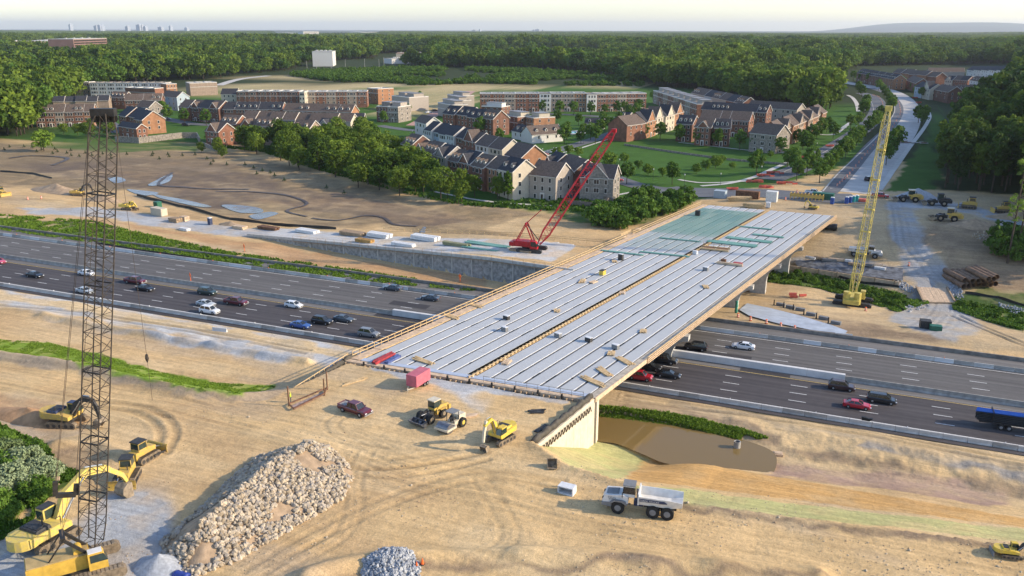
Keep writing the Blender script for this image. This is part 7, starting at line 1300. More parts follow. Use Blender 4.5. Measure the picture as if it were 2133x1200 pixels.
LB = [(1213, 586, 3.2, 20, 'scattered pile of fresh offcut boards in the left deck half'), (1236, 588, 2.2, -10, 'small board pile right of the offcuts'), (1280, 545, 2.0, 30, 'short boards near the dark cabinet'), (990, 637, 3.5, 80, 'tan boards along the left walkway'), (940, 660, 4.0, 75, 'boards lying by the walkway and red clamps'), (1330, 478, 2.5, 10, 'boards near the far left rail'), (1055, 755, 2.5, 10, 'boards just over the centre joint at the near end'), (1258, 775, 4.0, 60, 'long crossed boards at the near right corner'), (1235, 795, 5.0, 70, 'long pale plank pair by the near deck end'), (1300, 752, 4.0, 65, 'long plank lying near the right deck edge'), (1273, 737, 2.4, 20, 'plywood sheets beside a grey jobsite box'), (880, 752, 4.5, 85, 'two long pale planks crossing a deck rib'), (1160, 648, 2.0, 30, 'few boards left of the joint mid-deck'), (1296, 610, 2.0, 15, 'boards lying on the joint timbers'), (1340, 690, 2.0, 20, 'yellow board heap near the right edge'), (1470, 598, 2.4, 30, 'pale plywood near the far right edge')]
for u, v, L, a, lab in LB: stack(dk(u, v), bd_ + R(a), L, 1.3, .22, 4, 2, WOODL if a > 15 else WOODP, lab, jit=.12)
for i, (u, v, n, L) in enumerate(((1560, 500, 8, 13), (1525, 508, 10, 14), (1600, 492, 5, 9), (1570, 475, 3, 11), (1295, 527, 3, 12), (1383, 530, 3, 14), (1415, 500, 2, 12))): stack(dk(u, v), bd_ - R(86 - i), L, .3 * n, .25, n, 2, EPX, ('long bundle of green coated bars nearest the centre joint', 'wide bundle of green coated bars on the right deck half', 'short bundle of green coated bars by the far right ribs', 'few green coated bars behind the wide bundles', 'thin row of green bars across the left deck ribs', 'thin row of green bars touching the centre joint', 'pair of green bars before the rebar mat')[i], 'rebar bundle', 'rebar_bundle', jit=.02, pn='bar')
r = thing('timber_platform', 'timber work platform with dark openings on the far right deck half', 'platform', dk(1490, 520), bd_ - R(80))
for k in range(2): MB().box((-1.8 + 3.6 * k, 0, .25), (2.9, 1.6, .4)).build('opening_tray', RUST, r)
MB().box((0, -1.3, .3), (7.5, .5, .4)).box((0, 1.3, .3), (7.5, .4, .4)).build('beam', WOODL, r)
for k in range(6): MB().bar((-3.5 + 1.4 * k, 1.3, .3), (-3.5 + 1.4 * k, 1.3, 1.6), .08).build('post', WOODD, r)
MB().bar((-3.6, 1.3, 1.1), (3.6, 1.3, 1.1), .06, .12).build('rail', WOODL, r)
r = thing('form_table', 'cream formwork beam with red jacks on the far right deck half', 'formwork', dk(1520, 552), bd_ - R(84)); MB().box((0, 0, .3), (6.5, .6, .55)).build('beam', WOODP, r); MB().box((1.8, .9, .35), (2.2, 1.2, .6)).build('red_frame', REDL, r); MB().box((-1.8, .8, .6), (1.2, .8, 1.0)).build('jack_set', RUST, r)
for k in range(5): MB().bar((-2.8 + .25 * k, .8, .5), (-2.8 + .25 * k, .8, 1.5), .06).build('rod', RUST, r)
for i, (u, v) in enumerate(((1453, 450), (1600, 432))): crate(dk(u, v, -.1), 0, (1.5, 1.4, 1.7), WHT if i else DK, 'white box on a stand at the far bridge end' if i else 'dark bundle at the far left bridge corner', 'site_box')
# goods on the ramp
def rp2(u, v, dz=.0): p = gp(u, v); return (p.x, p.y, max(p.z, float(plat_z(p.x))) + dz)
for u, v, L, w, h, m, n, lab in ((735, 490, 9, 3.0, 1.1, WOODD, 6, 'timber truss panels stacked flat with gaps on the ramp'), (790, 494, 8, 3, 1.2, WRAP, 2, 'white wrapped bundle at the middle of the ramp'), (885, 500, 9, 3, 1.3, WRAP, 2, 'long white wrapped pack with a cloth trail behind'), (560, 478, 8, 2.4, 1.0, RUST, 4, 'brown steel beams lying on the upper ramp'), (640, 484, 8, 3, .9, WRAP, 2, 'white tarp covered frames on the upper ramp'), (760, 505, 6, 2, 1.0, mat('form_orange', (.45, .26, .08), .8, 0, .3, 1), 3, 'orange form panels leaning at the wall top'), (950, 512, 9, 1.6, .9, OLIVE, 2, 'olive form boxes along the ramp front'), (840, 512, 8, 2, .9, WRAP, 2, 'pale concrete forms along the wall parapet'), (1015, 510, 14, 2.5, .3, EPX, 9, 'long green bars laid flat behind the wall'), (1000, 519, 12, 1.2, .25, EPX, 5, 'thin green bars close to the parapet'), (1085, 524, 7, 1.6, .5, WOODD, 4, 'timber sills before the red crane'), (500, 476, 5, 2.2, .9, WOODP, 3, 'pale lumber stack at the upper ramp start'), (366, 462, 4, 2.5, 1.4, WOODD, 4, 'weathered pallets stacked by the white container'), (385, 460, 2.5, 2, 1.6, WOODP, 3, 'pallet tower beside weathered pallets'), (385, 480, 4, 1.5, .8, WRAP, 3, 'pale blue pipe pile beside the orange dirt')): stack(rp2(u, v), R(-9), L, w, h, n, 2, m, lab, 'material stack', 'material_stack', jit=.02)
def toilet(u, v, m, lab, grp=None):
    p = gp(u, v); r = thing('portable_toilet', lab, 'toilet', (p.x, p.y, max(p.z, float(plat_z(p.x)) if p.y < 227 and p.x < -57 and p.y > 205 else p.z)), R(-10), grp); MB().box((0, 0, 1.1), (1.15, 1.15, 2.2)).build('cabin', m, r, bevel=.05); MB().box((0, 0, 2.3), (1.2, 1.2, .22), 0, .7).build('roof', WHT, r); MB().box((0, -.6, 1.05), (.75, .05, 1.9)).build('door', m, r)
toilet(438, 468, NAVY, 'dark blue portable toilet at the top of the ramp'); toilet(1733, 425, BLUEP, 'blue portable toilet standing apart at the far bridge end')
for i in range(4): toilet(1763 + i * 7, 424 - i * 1.2, (BLUEP, BLUEP, TEALP, TEALP)[i], ('blue portable toilet in the row of four' if i < 2 else 'teal portable toilet in the row of four'), 'row of blue portable toilets' if i < 2 else 'row of teal portable toilets')
def container(u, v, d, m, rz, lab, name='container', cat='container', ribs=8):
    p = gp(u, v); r = thing(name, lab, cat, p, rz); MB().box((0, 0, d[2] / 2), d).build('body', m, r); MB().box((0, 0, d[2] + .03), (d[0] + .1, d[1] + .1, .1)).build('roof', m, r); MB().box((d[0] / 2 + .03, 0, d[2] / 2), (.06, d[1] * .9, d[2] * .9)).build('door', m, r)
    for k in range(ribs): MB().box((-d[0] / 2 + d[0] * (k + .5) / ribs, -d[1] / 2 - .04, d[2] / 2), (.12, .08, d[2] * .92)).build('rib', m, r)
container(332, 448, (6, 2.4, 2.4), BRK['cream'], R(-14), 'cream storage container on the dirt by the excavator'); container(329, 432, (2, 2, 2), GREENP, R(-10), 'green bin behind the cream container', 'bin', 'bin', 3); container(1557, 413, (8, 2.4, 2.6), RUST, R(-8), 'rusty roll-off container full of scrap wood'); container(1607, 420, (3.6, 2.4, 3.6), WHT, R(-8), 'plain white site sign box on posts', 'site_cabin', 'cabin', 2); container(1714, 415, (7, 2.4, 2.2), GREENP, R(-8), 'dark green dumpster by the portable toilets', 'dumpster', 'dumpster'); container(1500, 412, (4, 3, 2.6), BRK['pale blue'], R(-8), 'pale blue site shed at the junction', 'site_shed', 'shed', 3); container(1926, 683, (2.2, 2, 1.8), DK, R(5), 'dark steel tank on the dirt ramp', 'tank', 'tank', 3); container(1948, 688, (2.4, 1.6, 1.1), GREENP, R(5), 'open green skip beside the dark tank', 'skip', 'skip', 3); container(1790, 420, (4, 2, 1.0), ORNR, R(-5), 'low red and white trailer at the toilets', 'equipment_trailer', 'trailer', 3)
for u, v, L, lab in ((1540, 418, 7, 'yellow timber pile at the far bridge end'), (1570, 432, 6, 'fresh boards in front of the rusty container')): stack(tuple(gp(u, v)), R(10), L, 3, 1.4, 6, 4, WOODL, lab, jit=.15)
for u, v, lab in ((1665, 415, 'yellow steel form frame left of the dumpster'), (1695, 418, 'orange-yellow steel form frame touching the dumpster')):
    r = thing('steel_form', lab, 'formwork', gp(u, v), R(-6))
    for k in range(6): MB().bar((-3 + 1.2 * k, -.9, .1), (-3 + 1.2 * k, -.9, 2.2), .18).bar((-3 + 1.2 * k, .9, .1), (-3 + 1.2 * k, .9, 2.2), .18).bar((-3 + 1.2 * k, -.9, 2.2), (-3 + 1.2 * k, .9, 2.2), .18).build('frame', YEL, r)
    for s in (-.9, .9): MB().box((0, s, 1.4), (6.4, .15, .9)).build('form_plate', YEL, r)
# orange roll-up signs beside the far carriageway
for u, v, lab in ((397, 586, 'orange diamond road sign on the median'), (509, 524, 'orange diamond road sign on the orange dirt bank'), (958, 588, 'orange diamond road sign below the retaining wall')):
    p = gp(u, v); r = thing('road_sign', lab, 'sign', p, R(62)); MB().add([(0, -.6, 1.6), (0, 0, .85), (0, .6, 1.6), (0, 0, 2.35), (.04, -.6, 1.6), (.04, 0, .85), (.04, .6, 1.6), (.04, 0, 2.35)], [(0, 1, 2, 3), (7, 6, 5, 4), (0, 4, 5, 1), (1, 5, 6, 2), (2, 6, 7, 3), (3, 7, 4, 0)]).build('panel', ORNG, r); MB().bar((.08, 0, .0), (.08, 0, 1.0), .12).build('post', ORNG, r); MB().bar((-.5, -.4, .05), (.5, .4, .05), .06).bar((-.5, .4, .05), (.5, -.4, .05), .06).build('stand', DK, r)
# traffic drums, cones and barricades
def drum_kind():
    r = thing('traffic_drum', 'orange and white striped traffic drum', 'traffic drum')
    for k in range(5): MB().cyl((0, 0, .04 + .19 * k), (0, 0, .23 + .19 * k), .29 - .012 * k, .28 - .012 * k, 10).build('band', ORNG if k % 2 == 0 else WHT, r)
    MB().cyl((0, 0, 0), (0, 0, .05), .38, n=10).build('base', DK, r); return r
D0 = drum_kind(); first = [True]
def drum(u, v, label, group):
    p = gp(u, v); q = gz(p, .12 if group.startswith('drums on') else .02)
    if first[0]: first[0] = False; D0.location = q; tag(D0, label, 'traffic drum', group); return
    dup(D0, q, 0, label, group)
for u, v in ((1537, 661), (1563, 668), (1596, 674), (1626, 681), (1655, 687)): drum(u, v, 'striped traffic drum beside the pale geotextile slope', 'drums beside the geotextile slope')
for k in range(34):
    t_ = k / 33; q = z3([(980, 1150), (1050, 1085), (1140, 975), (1220, 880), (1320, 790), (1372, 700), (1362, 640), (1310, 590)]); i = min(int(t_ * 7), 6); f = t_ * 7 - i; drum(q[i][0] + (q[i + 1][0] - q[i][0]) * f, q[i][1] + (q[i + 1][1] - q[i][1]) * f, 'striped traffic drum in the line down the gravel parkway', 'drums on the gravel parkway')
for k in range(16):
    t_ = k / 15; q = z3([(1180, 770), (1250, 690), (1262, 640), (1235, 600), (1200, 590)]); i = min(int(t_ * 4), 3); f = t_ * 4 - i; drum(q[i][0] + (q[i + 1][0] - q[i][0]) * f, q[i][1] + (q[i + 1][1] - q[i][1]) * f, 'striped traffic drum on the paved parkway bend', 'drums on the paved bend')
for u, v, lab in ((1893, 554, 'striped traffic drum at the haul road edge'), (1762, 597, 'striped traffic drum behind the yellow crane'), (1817, 628, 'striped traffic drum on the crane pad'), (1803, 648, 'striped traffic drum in front of the yellow crane'), (86, 414, 'striped drum of the pair on the dirt ramp'), (58, 416, 'striped drum alone on the dirt ramp'), (1636, 417, 'striped drum near the white site box'), (1660, 401, 'striped drum on the traffic island'), (1620, 405, 'striped drum at the junction lines')): drum(u, v, lab, None) if False else drum(u, v, lab, 'single drums about the works')
def barricade(u, v, n, L, lab, m=ORNR, rz=R(20), h=1.0):
    r = thing('barricade_stack', lab, 'barricade', gz(gp(u, v), .1), rz); rr = random.Random(n)
    for k in range(n): MB().box((rr.uniform(-L / 2, L / 2), rr.uniform(-.8, .8), h * (.3 + .5 * (k % 2))), (1.9, .5, h * .55), rr.uniform(-.3, .3)).build('barricade', m, r)
for u, v, n, L, lab in ((1571, 380, 9, 6, 'red plastic barriers beside the junction tree'), (1592, 368, 8, 6, 'stacked red blocks on the parkway sidewalk'), (1612, 362, 8, 6, 'red pallets of brick on the sidewalk'), (1636, 384, 8, 7, 'red plastic barriers at the median nose'), (1683, 330, 8, 6, 'white and red rubble by the parkway kerb'), (1727, 306, 6, 5, 'red plastic barriers by the parkway side street'), (1603, 392, 7, 7, 'red and white boards across the lane'), (1524, 396, 6, 5, 'orange barricades at the lawn corner'), (1905, 205, 6, 6, 'red goods at the far gravel road edge'), (1912, 215, 6, 6, 'red machine parts at the far gravel road'), (1660, 619, 4, 4, 'orange netting heap at the pier foot'), (1915, 232, 5, 4, 'orange loader and goods by the far sidewalk')): barricade(u, v, n, L, lab)
r = thing('debris_pile', 'pale slabs and boards dumped over the parkway sidewalk', 'debris', gz(gp(1890, 298), .1), 0)
for k in range(16): MB().box((TRN.uniform(-9, 8), TRN.uniform(-3, 3), .4 + .1 * k % .5), (TRN.uniform(2, 5), .9, .3), TRN.uniform(-.5, .9)).build('slab', (WOODD, CONC, RUST, CONCW)[k % 4], r)
# parked vehicles
for u, v, k, c, rz, lab in ((1694, 405, 'pickup', 'white', R(-8), 'white pickup truck parked on the junction'), (1833, 412, 'pickup', 'red', R(-5), 'red flatbed pickup behind the yellow boom'), (1810, 377, 'suv', 'black', R(60), 'black car waiting on the gravel parkway'), (1143, 320, 'sedan', 'silver', R(20), 'silver car parked by the clubhouse kerb'), (1133, 324, 'sedan', 'red', R(20), 'red car parked behind a silver one'), (1160, 316, 'suv', 'white', R(20), 'white car parked by the lawn corner'), (905, 232, 'sedan', 'black', R(60), 'black car on the red paved street'), (893, 236, 'sedan', 'white', R(60), 'white car on the red paved street'), (387, 263, 'suv', 'black', R(5), 'black car on the lane by the curved wall'), (350, 250, 'sedan', 'slate', R(5), 'slate car in the court behind the curved wall'), (236, 268, 'sedan', 'silver', R(15), 'silver car in the garage court'), (1286, 378, 'sedan', 'red', R(30), 'dark red car beside the stone house'), (1750, 297, 'sedan', 'black', R(35), 'black car turning off the parkway'), (765, 146, 'sedan', 'black', R(10), 'black car on the far road')): p = gz(gp(u, v), .15); car(k, c, p, rz, lab)
# pipes
PIP = mat('rusty_pipe', (.25, .155, .095), .75, .1, .25, .8); hp = heading(1948, 560, 2012, 594, 1.5); base_ = gp(1985, 590)
cnt = 0
for j, nn in enumerate((7, 6, 3)):
    for k in range(nn):
        o_ = Vector((math.cos(hp + R(90)), math.sin(hp + R(90)), 0)) * ((k + .5 * j + (2.2 if j == 2 else 0)) * 1.5); c = Vector((base_.x, base_.y, 0)) + o_; sh = TRN.uniform(-.8, .8) + (2.5 if j == 2 else 0); dv_ = Vector((math.cos(hp), math.sin(hp), 0)); z = tz(c.x, c.y) + .72 + j * 1.26
        a = c + dv_ * (-5.5 + sh); b2 = c + dv_ * (5.0 + sh); a.z = z; b2.z = z; o = MB().pipe(a, b2, .73, .05).build('steel_pipe', PIP); tag(o, ('rusty steel pipe in the bottom layer of the stack', 'rusty steel pipe in the middle layer of the stack', 'rusty steel pipe lying on top of the stack')[j], 'pipe', ('bottom pipes of the stack', 'middle pipes of the stack', 'top pipes of the stack')[j])
# timber creek crossing
a0, a1, a2_, a3_ = gp(1908, 600), gp(1972, 600), gp(1988, 634), gp(1922, 632); zt_ = max(a0.z, a2_.z) + .3; TBR = thing('timber_bridge', 'flat timber mat crossing over the creek', 'bridge')
for k in range(22):
    t0 = k / 22; t1 = (k + .93) / 22; P_ = [a0.lerp(a1, t0), a0.lerp(a1, t1), a3_.lerp(a2_, t1), a3_.lerp(a2_, t0)]; MB().add([(p.x, p.y, zt_ - .3) for p in P_] + [(p.x, p.y, zt_ + TRN.uniform(-.03, .03)) for p in P_], [(3, 2, 1, 0), (4, 5, 6, 7), (0, 1, 5, 4), (1, 2, 6, 5), (2, 3, 7, 6), (3, 0, 4, 7)]).build('plank', WOODP, TBR)
for p, q in ((a0, a3_), (a1, a2_)): MB().bar((p.x, p.y, zt_ + .2), (q.x, q.y, zt_ + .2), .4, .4).build('kerb_beam', WOODD, TBR)
# geotextile slope beside the crane pad
GEO = mat('geotextile', (.40, .45, .52), .7, 0, .12, .5, bump=.3)
o = drape('geotextile_sheet', [(1556, 634), (1600, 643), (1660, 658), (1720, 676), (1765, 692), (1760, 698), (1690, 690), (1620, 676), (1560, 660), (1540, 648)], GEO, .3, None); tag(o, 'pale blue geotextile sheet laid over the bank beside the road', 'geotextile')
for k, (u, v) in enumerate(((1612, 636), (1632, 641), (1652, 646), (1674, 656), (1700, 664), (1725, 674))):
    r = thing('wrapped_stake', 'black wrapped stake with crate boards along the geotextile top', 'stake', gp(u, v), R(-15), 'wrapped stakes along the geotextile'); MB().cyl((0, 0, -.3), (0, 0, 1.5), .18, .12, 7).build('stake', BLACKP, r); MB().box((1.6, .5, .35), (2.2, .9, .8)).build('crate', GRYM, r)
# work mat by the creek with timber bents
r = thing('work_platform', 'long timber-fronted work platform of stone bags by the creek', 'platform'); A_, B2_ = gp(1640, 560), gp(1872, 596)
for k in range(12):
    p = A_.lerp(B2_, (k + .5) / 12); MB().box((p.x, p.y, p.z + .55), (2.6, .3, 1.3), math.atan2(B2_.y - A_.y, B2_.x - A_.x)).build('form_board', WOODP, r)
    if k % 2: MB().bar((p.x, p.y - .4, p.z - .2), (p.x, p.y - .4, p.z + 1.6), .3).build('bent', WOODD, r)
o = drape('work_platform_top', [(1655, 552), (1720, 545), (1800, 556), (1880, 566), (1880, 592), (1800, 582), (1720, 570), (1660, 562)], mat('platform_stone', (.16, .17, .19), .9, 0, .4, .8), 1.0, 'structure')
for i in range(9): stack(tuple(gz(gp(1690 + 18 * i + TRN.uniform(-5, 5), 545 + 2.5 * i + TRN.uniform(-4, 3)), 1.0)), TRN.uniform(-.4, .3), TRN.uniform(2, 5), 1.2, .7, 3, 2, (WRAP, WOODD, GRYM, WOODP)[i % 4], 'small goods pile on the creek work platform', 'material stack', 'material_stack', 'goods piles on the creek platform', .06)
# silt fences
def silt(pts, lab, h=.8):
    q = gpl(pts); mb = MB(); d = []
    for i in range(len(q) - 1):
        for k in range(6): t_ = k / 6; d.append((q[i][0] + (q[i + 1][0] - q[i][0]) * t_, q[i][1] + (q[i + 1][1] - q[i][1]) * t_))
    d.append(q[-1]); secs = []
    for i, (x, y) in enumerate(d): z = tz(x, y); w = .04; secs.append([(x, y - w, z - .2), (x, y + w, z - .2), (x, y + w + .1, z + h * (.85 + .15 * math.sin(i))), (x, y - w + .1, z + h * (.85 + .15 * math.sin(i)))])
    o = mb.loft(secs).build('silt_fence', BLACKP); tag(o, lab, 'silt fence')
silt([(285, 408), (380, 432), (480, 458), (560, 468), (640, 474), (700, 478)], 'black silt fence between the ramp and the muddy creek bed', 1.0); silt([(1600, 556), (1700, 566), (1800, 592), (1880, 600)], 'black silt fence on the north bank of the creek'); silt([(1800, 612), (1850, 632), (1882, 648)], 'black silt fence around the crane pad'); silt([(2010, 612), (2080, 622), (2140, 640)], 'black silt fence below the pipe stack'); silt([(0, 358), (60, 362), (108, 372)], 'black silt fence on the tan bank'); silt([(200, 508), (300, 524), (480, 551), (640, 574), (860, 602)], 'long black silt fence behind the far shoulder', .6)
CHM = mat('creek_mud', (.09, .065, .05), .5, 0, .3, .5)
for pl, w in (([(640, 452), (598, 440), (640, 425), (600, 408), (520, 400), (450, 400)], 1.2), ([(650, 455), (700, 460), (760, 450), (800, 455), (820, 468), (870, 472)], 1.2), ([(110, 345), (140, 330), (70, 325), (20, 330)], 2.0), ([(360, 360), (330, 385), (400, 392), (520, 395)], 1.4)): ribbon('creek_channel', pl, w, CHM, .2)
# ------------------------------------------------------------------ heaps, stones
def mound(u, v, rx, ry, h, m, label, rz=0.0, name='soil_heap', seed=1, cat='heap', kind=None):
    p = gp(u, v); mb = MB(); nr, na_ = 12, 40; rs = np.random.RandomState(seed); vs_ = []
    for i in range(nr + 1):
        for k in range(na_):
            a = 2 * math.pi * k / na_; t_ = i / nr; wob = 1 + .22 * (vnoise(np.array([math.cos(a) * 2 + seed]), np.array([math.sin(a) * 2]), 1.0, seed)[0] - .5); x, y = math.cos(a) * rx * t_ * wob, math.sin(a) * ry * t_ * wob; X = p.x + x * math.cos(rz) - y * math.sin(rz); Y = p.y + x * math.sin(rz) + y * math.cos(rz)
            vs_.append((X, Y, h * (1 - t_) ** 1.15 * (.8 + .4 * fbm(np.array([X]), np.array([Y]), 2.5, seed)[0])))
    Z = terrain(np.array([q[0] for q in vs_]), np.array([q[1] for q in vs_])); mb.v = [(a, b_, c + float(zz) - .15 * (c < .01)) for (a, b_, c), zz in zip(vs_, Z)]; mb.f = [(i * na_ + k, i * na_ + (k + 1) % na_, (i + 1) * na_ + (k + 1) % na_, (i + 1) * na_ + k) for i in range(nr) for k in range(na_)]
    o = mb.build(name, m, None, True); tag(o, label, cat, None, kind); return p
SOIL = mat('heap_soil', (.42, .30, .19), .95, 0, .2, .8, bump=.5); GRAVEL = mat('heap_gravel', (.40, .42, .45), .95, 0, .18, 3, bump=.6)
mound(335, 1182, 3.4, 2.6, 1.8, GRAVEL, 'smooth heap of grey gravel at the foot of the stones', 0, 'gravel_heap', 3); mound(1910, 416, 9, 5, 4.5, GRAVEL, 'grey gravel heap behind the wheel loader', 0, 'gravel_heap', 4); mound(120, 400, 16, 6, 3.4, SOIL, 'broad tan soil bank across the motorway', R(-10), 'soil_heap', 5); mound(2030, 470, 8, 5, 2.2, SOIL, 'low tan soil heap below the access road', 0, 'soil_heap', 6); mound(215, 418, 9, 4, 2.6, SOIL, 'tan soil heap next to the creek excavator', 0, 'soil_heap', 7); mound(60, 868, 8, 3, 1.5, mat('orange_soil', (.45, .26, .13), .95, 0, .2, 1, bump=.5), 'orange clay heap behind the black-boomed excavator', R(0), 'soil_heap', 8); mound(480, 468, 5, 2, 1.2, SOIL, 'small tan heap beside the ramp goods', 0, 'soil_heap', 9); mound(2120, 455, 10, 4, 2.4, SOIL, 'soil bank in front of the half hidden bulldozer', 0, 'soil_heap', 12)
def rock_mesh(seed):
    bm = bmesh.new(); bmesh.ops.create_icosphere(bm, subdivisions=1, radius=1.0); rs = random.Random(seed)
    for v in bm.verts: v.co = Vector((v.co.x * rs.uniform(.75, 1.1), v.co.y * rs.uniform(.7, 1.05), v.co.z * rs.uniform(.55, .95))) * rs.uniform(.8, 1.15)
    me = bpy.data.meshes.new('stone'); bm.to_mesh(me); bm.free(); return me
def rock_pile(poly, ridge, hmax, label, n, smin, smax, mats, core, seed, nsm):
    q = gpl(poly); rg = gpl(ridge); r = thing('stone_pile', label, 'stone pile', (0, 0, 0)); rs = np.random.RandomState(seed); xs_ = [p[0] for p in q]; ys_ = [p[1] for p in q]; x0, x1, y0, y1 = min(xs_), max(xs_), min(ys_), max(ys_)
    def hgt(X, Y): di = line_dist(X, Y, q + q[:1]) * inside(X, Y, q); dr = line_dist(X, Y, rg); return hmax * (di / (di + dr + .6)) * (.82 + .36 * fbm(X, Y, 3.2, seed))
    gx, gy = np.arange(x0 - 1, x1 + 1, .45), np.arange(y0 - 1, y1 + 1, .45); o = sheet('earth_core', gx, gy, lambda X, Y: np.where(inside(X, Y, q), terrain(X, Y) + hgt(X, Y) - .12, terrain(X, Y) - .35), core, None, r)[0]
    vm_ = [[rock_mesh(seed * 10 + i) for i in range(4)] for _ in mats]
    for ms, m in zip(vm_, mats):
        for me in ms: me.materials.append(m)
    X = rs.uniform(x0, x1, 60000); Y = rs.uniform(y0, y1, 60000); bare = fbm(X, Y, 4.2, seed + 5) > .58; k = inside(X, Y, q) & ~bare; X, Y = X[k], Y[k]; Z = terrain(X, Y) + hgt(X, Y); rr = rs.uniform(0, 1, len(X)) ** 2.2
    size = smin + (smax - smin) * rr[:n + nsm]; od = np.argsort(-size)
    smallv, smallf = [], []; cnt_ = 0; proto = np.array([v.co[:] for v in vm_[0][0].vertices]); pf = [tuple(p.vertices) for p in vm_[0][0].polygons]; MB2 = [MB() for _ in mats]
    for i in od:
        if i >= len(X): continue
        s = size[i]; mi = rs.randint(len(mats)); rot = rs.uniform(0, 6.28, 3)
        if cnt_ < n:
            c = bpy.data.objects.new('stone', vm_[mi][rs.randint(4)]); COL.objects.link(c); c.parent = r; c.location = (X[i], Y[i], Z[i] + s * .1); c.rotation_euler = rot; c.scale = (s, s * rs.uniform(.75, 1.1), s * rs.uniform(.7, 1)); cnt_ += 1
        else:
            e = Matrix.Rotation(rot[0], 3, 'X') @ Matrix.Rotation(rot[2], 3, 'Z'); pv_ = (np.array(e) @ (proto * s).T).T + np.array([X[i], Y[i], Z[i] + s * .1]); MB2[mi].add(pv_.tolist(), pf)
    for mb, m in zip(MB2, mats):
        if mb.v: mb.build('rubble', m, r)['kind'] = 'stuff'
rock_pile([(345, 1165), (335, 1130), (400, 1075), (480, 1000), (545, 945), (620, 930), (690, 930), (740, 985), (715, 1040), (640, 1085), (560, 1130), (480, 1175), (400, 1205)], [(420, 1130), (520, 1050), (600, 985), (660, 965)], 3.6, 'long pile of pale broken stone with bare earth patches', 300, .13, .50, STONE, SOIL, 31, 5600)
rock_pile([(750, 1200), (758, 1165), (800, 1145), (850, 1146), (872, 1170), (878, 1200), (820, 1240)], [(800, 1185), (830, 1180)], 1.7, 'small pile of blue-grey broken stone', 200, .14, .36, STONEG, GRAVEL, 41, 700)
def riprap(poly, n, s0, s1, lab, mats=STONEG):
    r = thing('riprap', lab, 'riprap', (0, 0, 0)); rs = np.random.RandomState(n); ms = [rock_mesh(700 + i) for i in range(4)]
    for i, me in enumerate(ms): me.materials.append(mats[i % len(mats)])
    for x, y in scatter_px(poly, n, s1 * 1.1, 3000): c = bpy.data.objects.new('stone', ms[rs.randint(4)]); COL.objects.link(c); c.parent = r; c.location = (x, y, tz(x, y) + .1); c.rotation_euler = rs.uniform(0, 6, 3); c.scale = (rs.uniform(s0, s1),) * 3
riprap([(1868, 580), (1900, 598), (1905, 615), (1880, 605), (1862, 592)], 60, .25, .5, 'grey riprap on the left bank of the timber crossing'); riprap([(1975, 585), (2000, 600), (2010, 630), (1990, 632), (1978, 605)], 60, .25, .5, 'grey riprap on the right bank of the timber crossing'); riprap([(1880, 640), (1930, 628), (1935, 640), (1885, 652)], 40, .25, .45, 'grey riprap at the near foot of the timber crossing'); riprap([(2080, 632), (2133, 645), (2133, 660), (2090, 648)], 60, .2, .4, 'pale riprap lining the creek downstream')
riprap([(2020, 485), (2070, 480), (2110, 495), (2080, 510), (2030, 500)], 70, .2, .45, 'pale broken concrete spread on the dirt slope', STONE)
# single things about the fill
p = gp(1150, 972); r = thing('loose_bucket', 'brown excavator bucket lying by itself on the dirt', 'bucket', (p.x, p.y, p.z + .55), R(-70)); bucket_mb(0, 0, 1.3, 1.3, R(20)).build('shell', MUD, r); MB().bar((0, -.3, .65), (.3, -.3, .9), .1).bar((0, .3, .65), (.3, .3, .9), .1).build('ear', MUD, r)
p = gp(1181, 1027); r = thing('steel_box', 'grey steel box culvert frame with an orange cone behind it', 'steel box', p, R(-6)); MB().box((0, 0, .15), (2.1, 1.3, .25)).build('floor', GANG, r); MB().box((0, .6, .6), (2.1, .15, .9)).build('back', GANG, r); MB().box((0, 0, 1.08), (2.1, 1.3, .12)).build('top', GANG, r)
for s in (-1, 1): MB().box((s * 1.0, 0, .6), (.14, 1.3, .9)).build('side', GANG, r)
def cone(u, v, lab): p = gp(u, v); r = thing('traffic_cone', lab, 'cone', p); MB().cyl((0, 0, .04), (0, 0, .75), .2, .04, 10).build('cone', ORNG, r); MB().box((0, 0, .02), (.5, .5, .05)).build('base', DK, r)
cone(1176, 1014, 'orange cone behind the grey steel box'); cone(868, 1182, 'orange cone right of the blue-grey stones'); cone(880, 1175, 'orange cone set a little up from another'); cone(93, 1060, 'red cone beside the long excavator')
p = px(1535, 932, POND_Z); r = thing('standpipe', 'grey concrete standpipe rising from the muddy pond', 'pipe', p); MB().pipe((0, 0, -1), (0, 0.001, 1.1), .55, .1).build('pipe', CONC2, r); MB().cyl((0, 0, .7), (0, 0, .9), .45, n=12).build('grate', DK, r)
p = gp(1620, 948); o = MB().box((p.x, p.y, p.z + .15), (1.5, 1.2, .5), R(10)).box((p.x, p.y, p.z + .45), (1.1, .8, .12), R(10)).build('concrete_block', WOODP); tag(o, 'pale concrete block at the right end of the pond', 'block')
p = rp_(1806, 876); o = MB().prism([(-.9, .1), (-.4, 0), (.3, .05), (.9, .7), (.2, .6), (-.3, .75), (-1.0, .8)], -.2, .2).build('black_sheet', BLACKP); o.location = (p.x, p.y - .6, p.z + .1); tag(o, 'black plastic sheet caught on the concrete barrier', 'sheet')
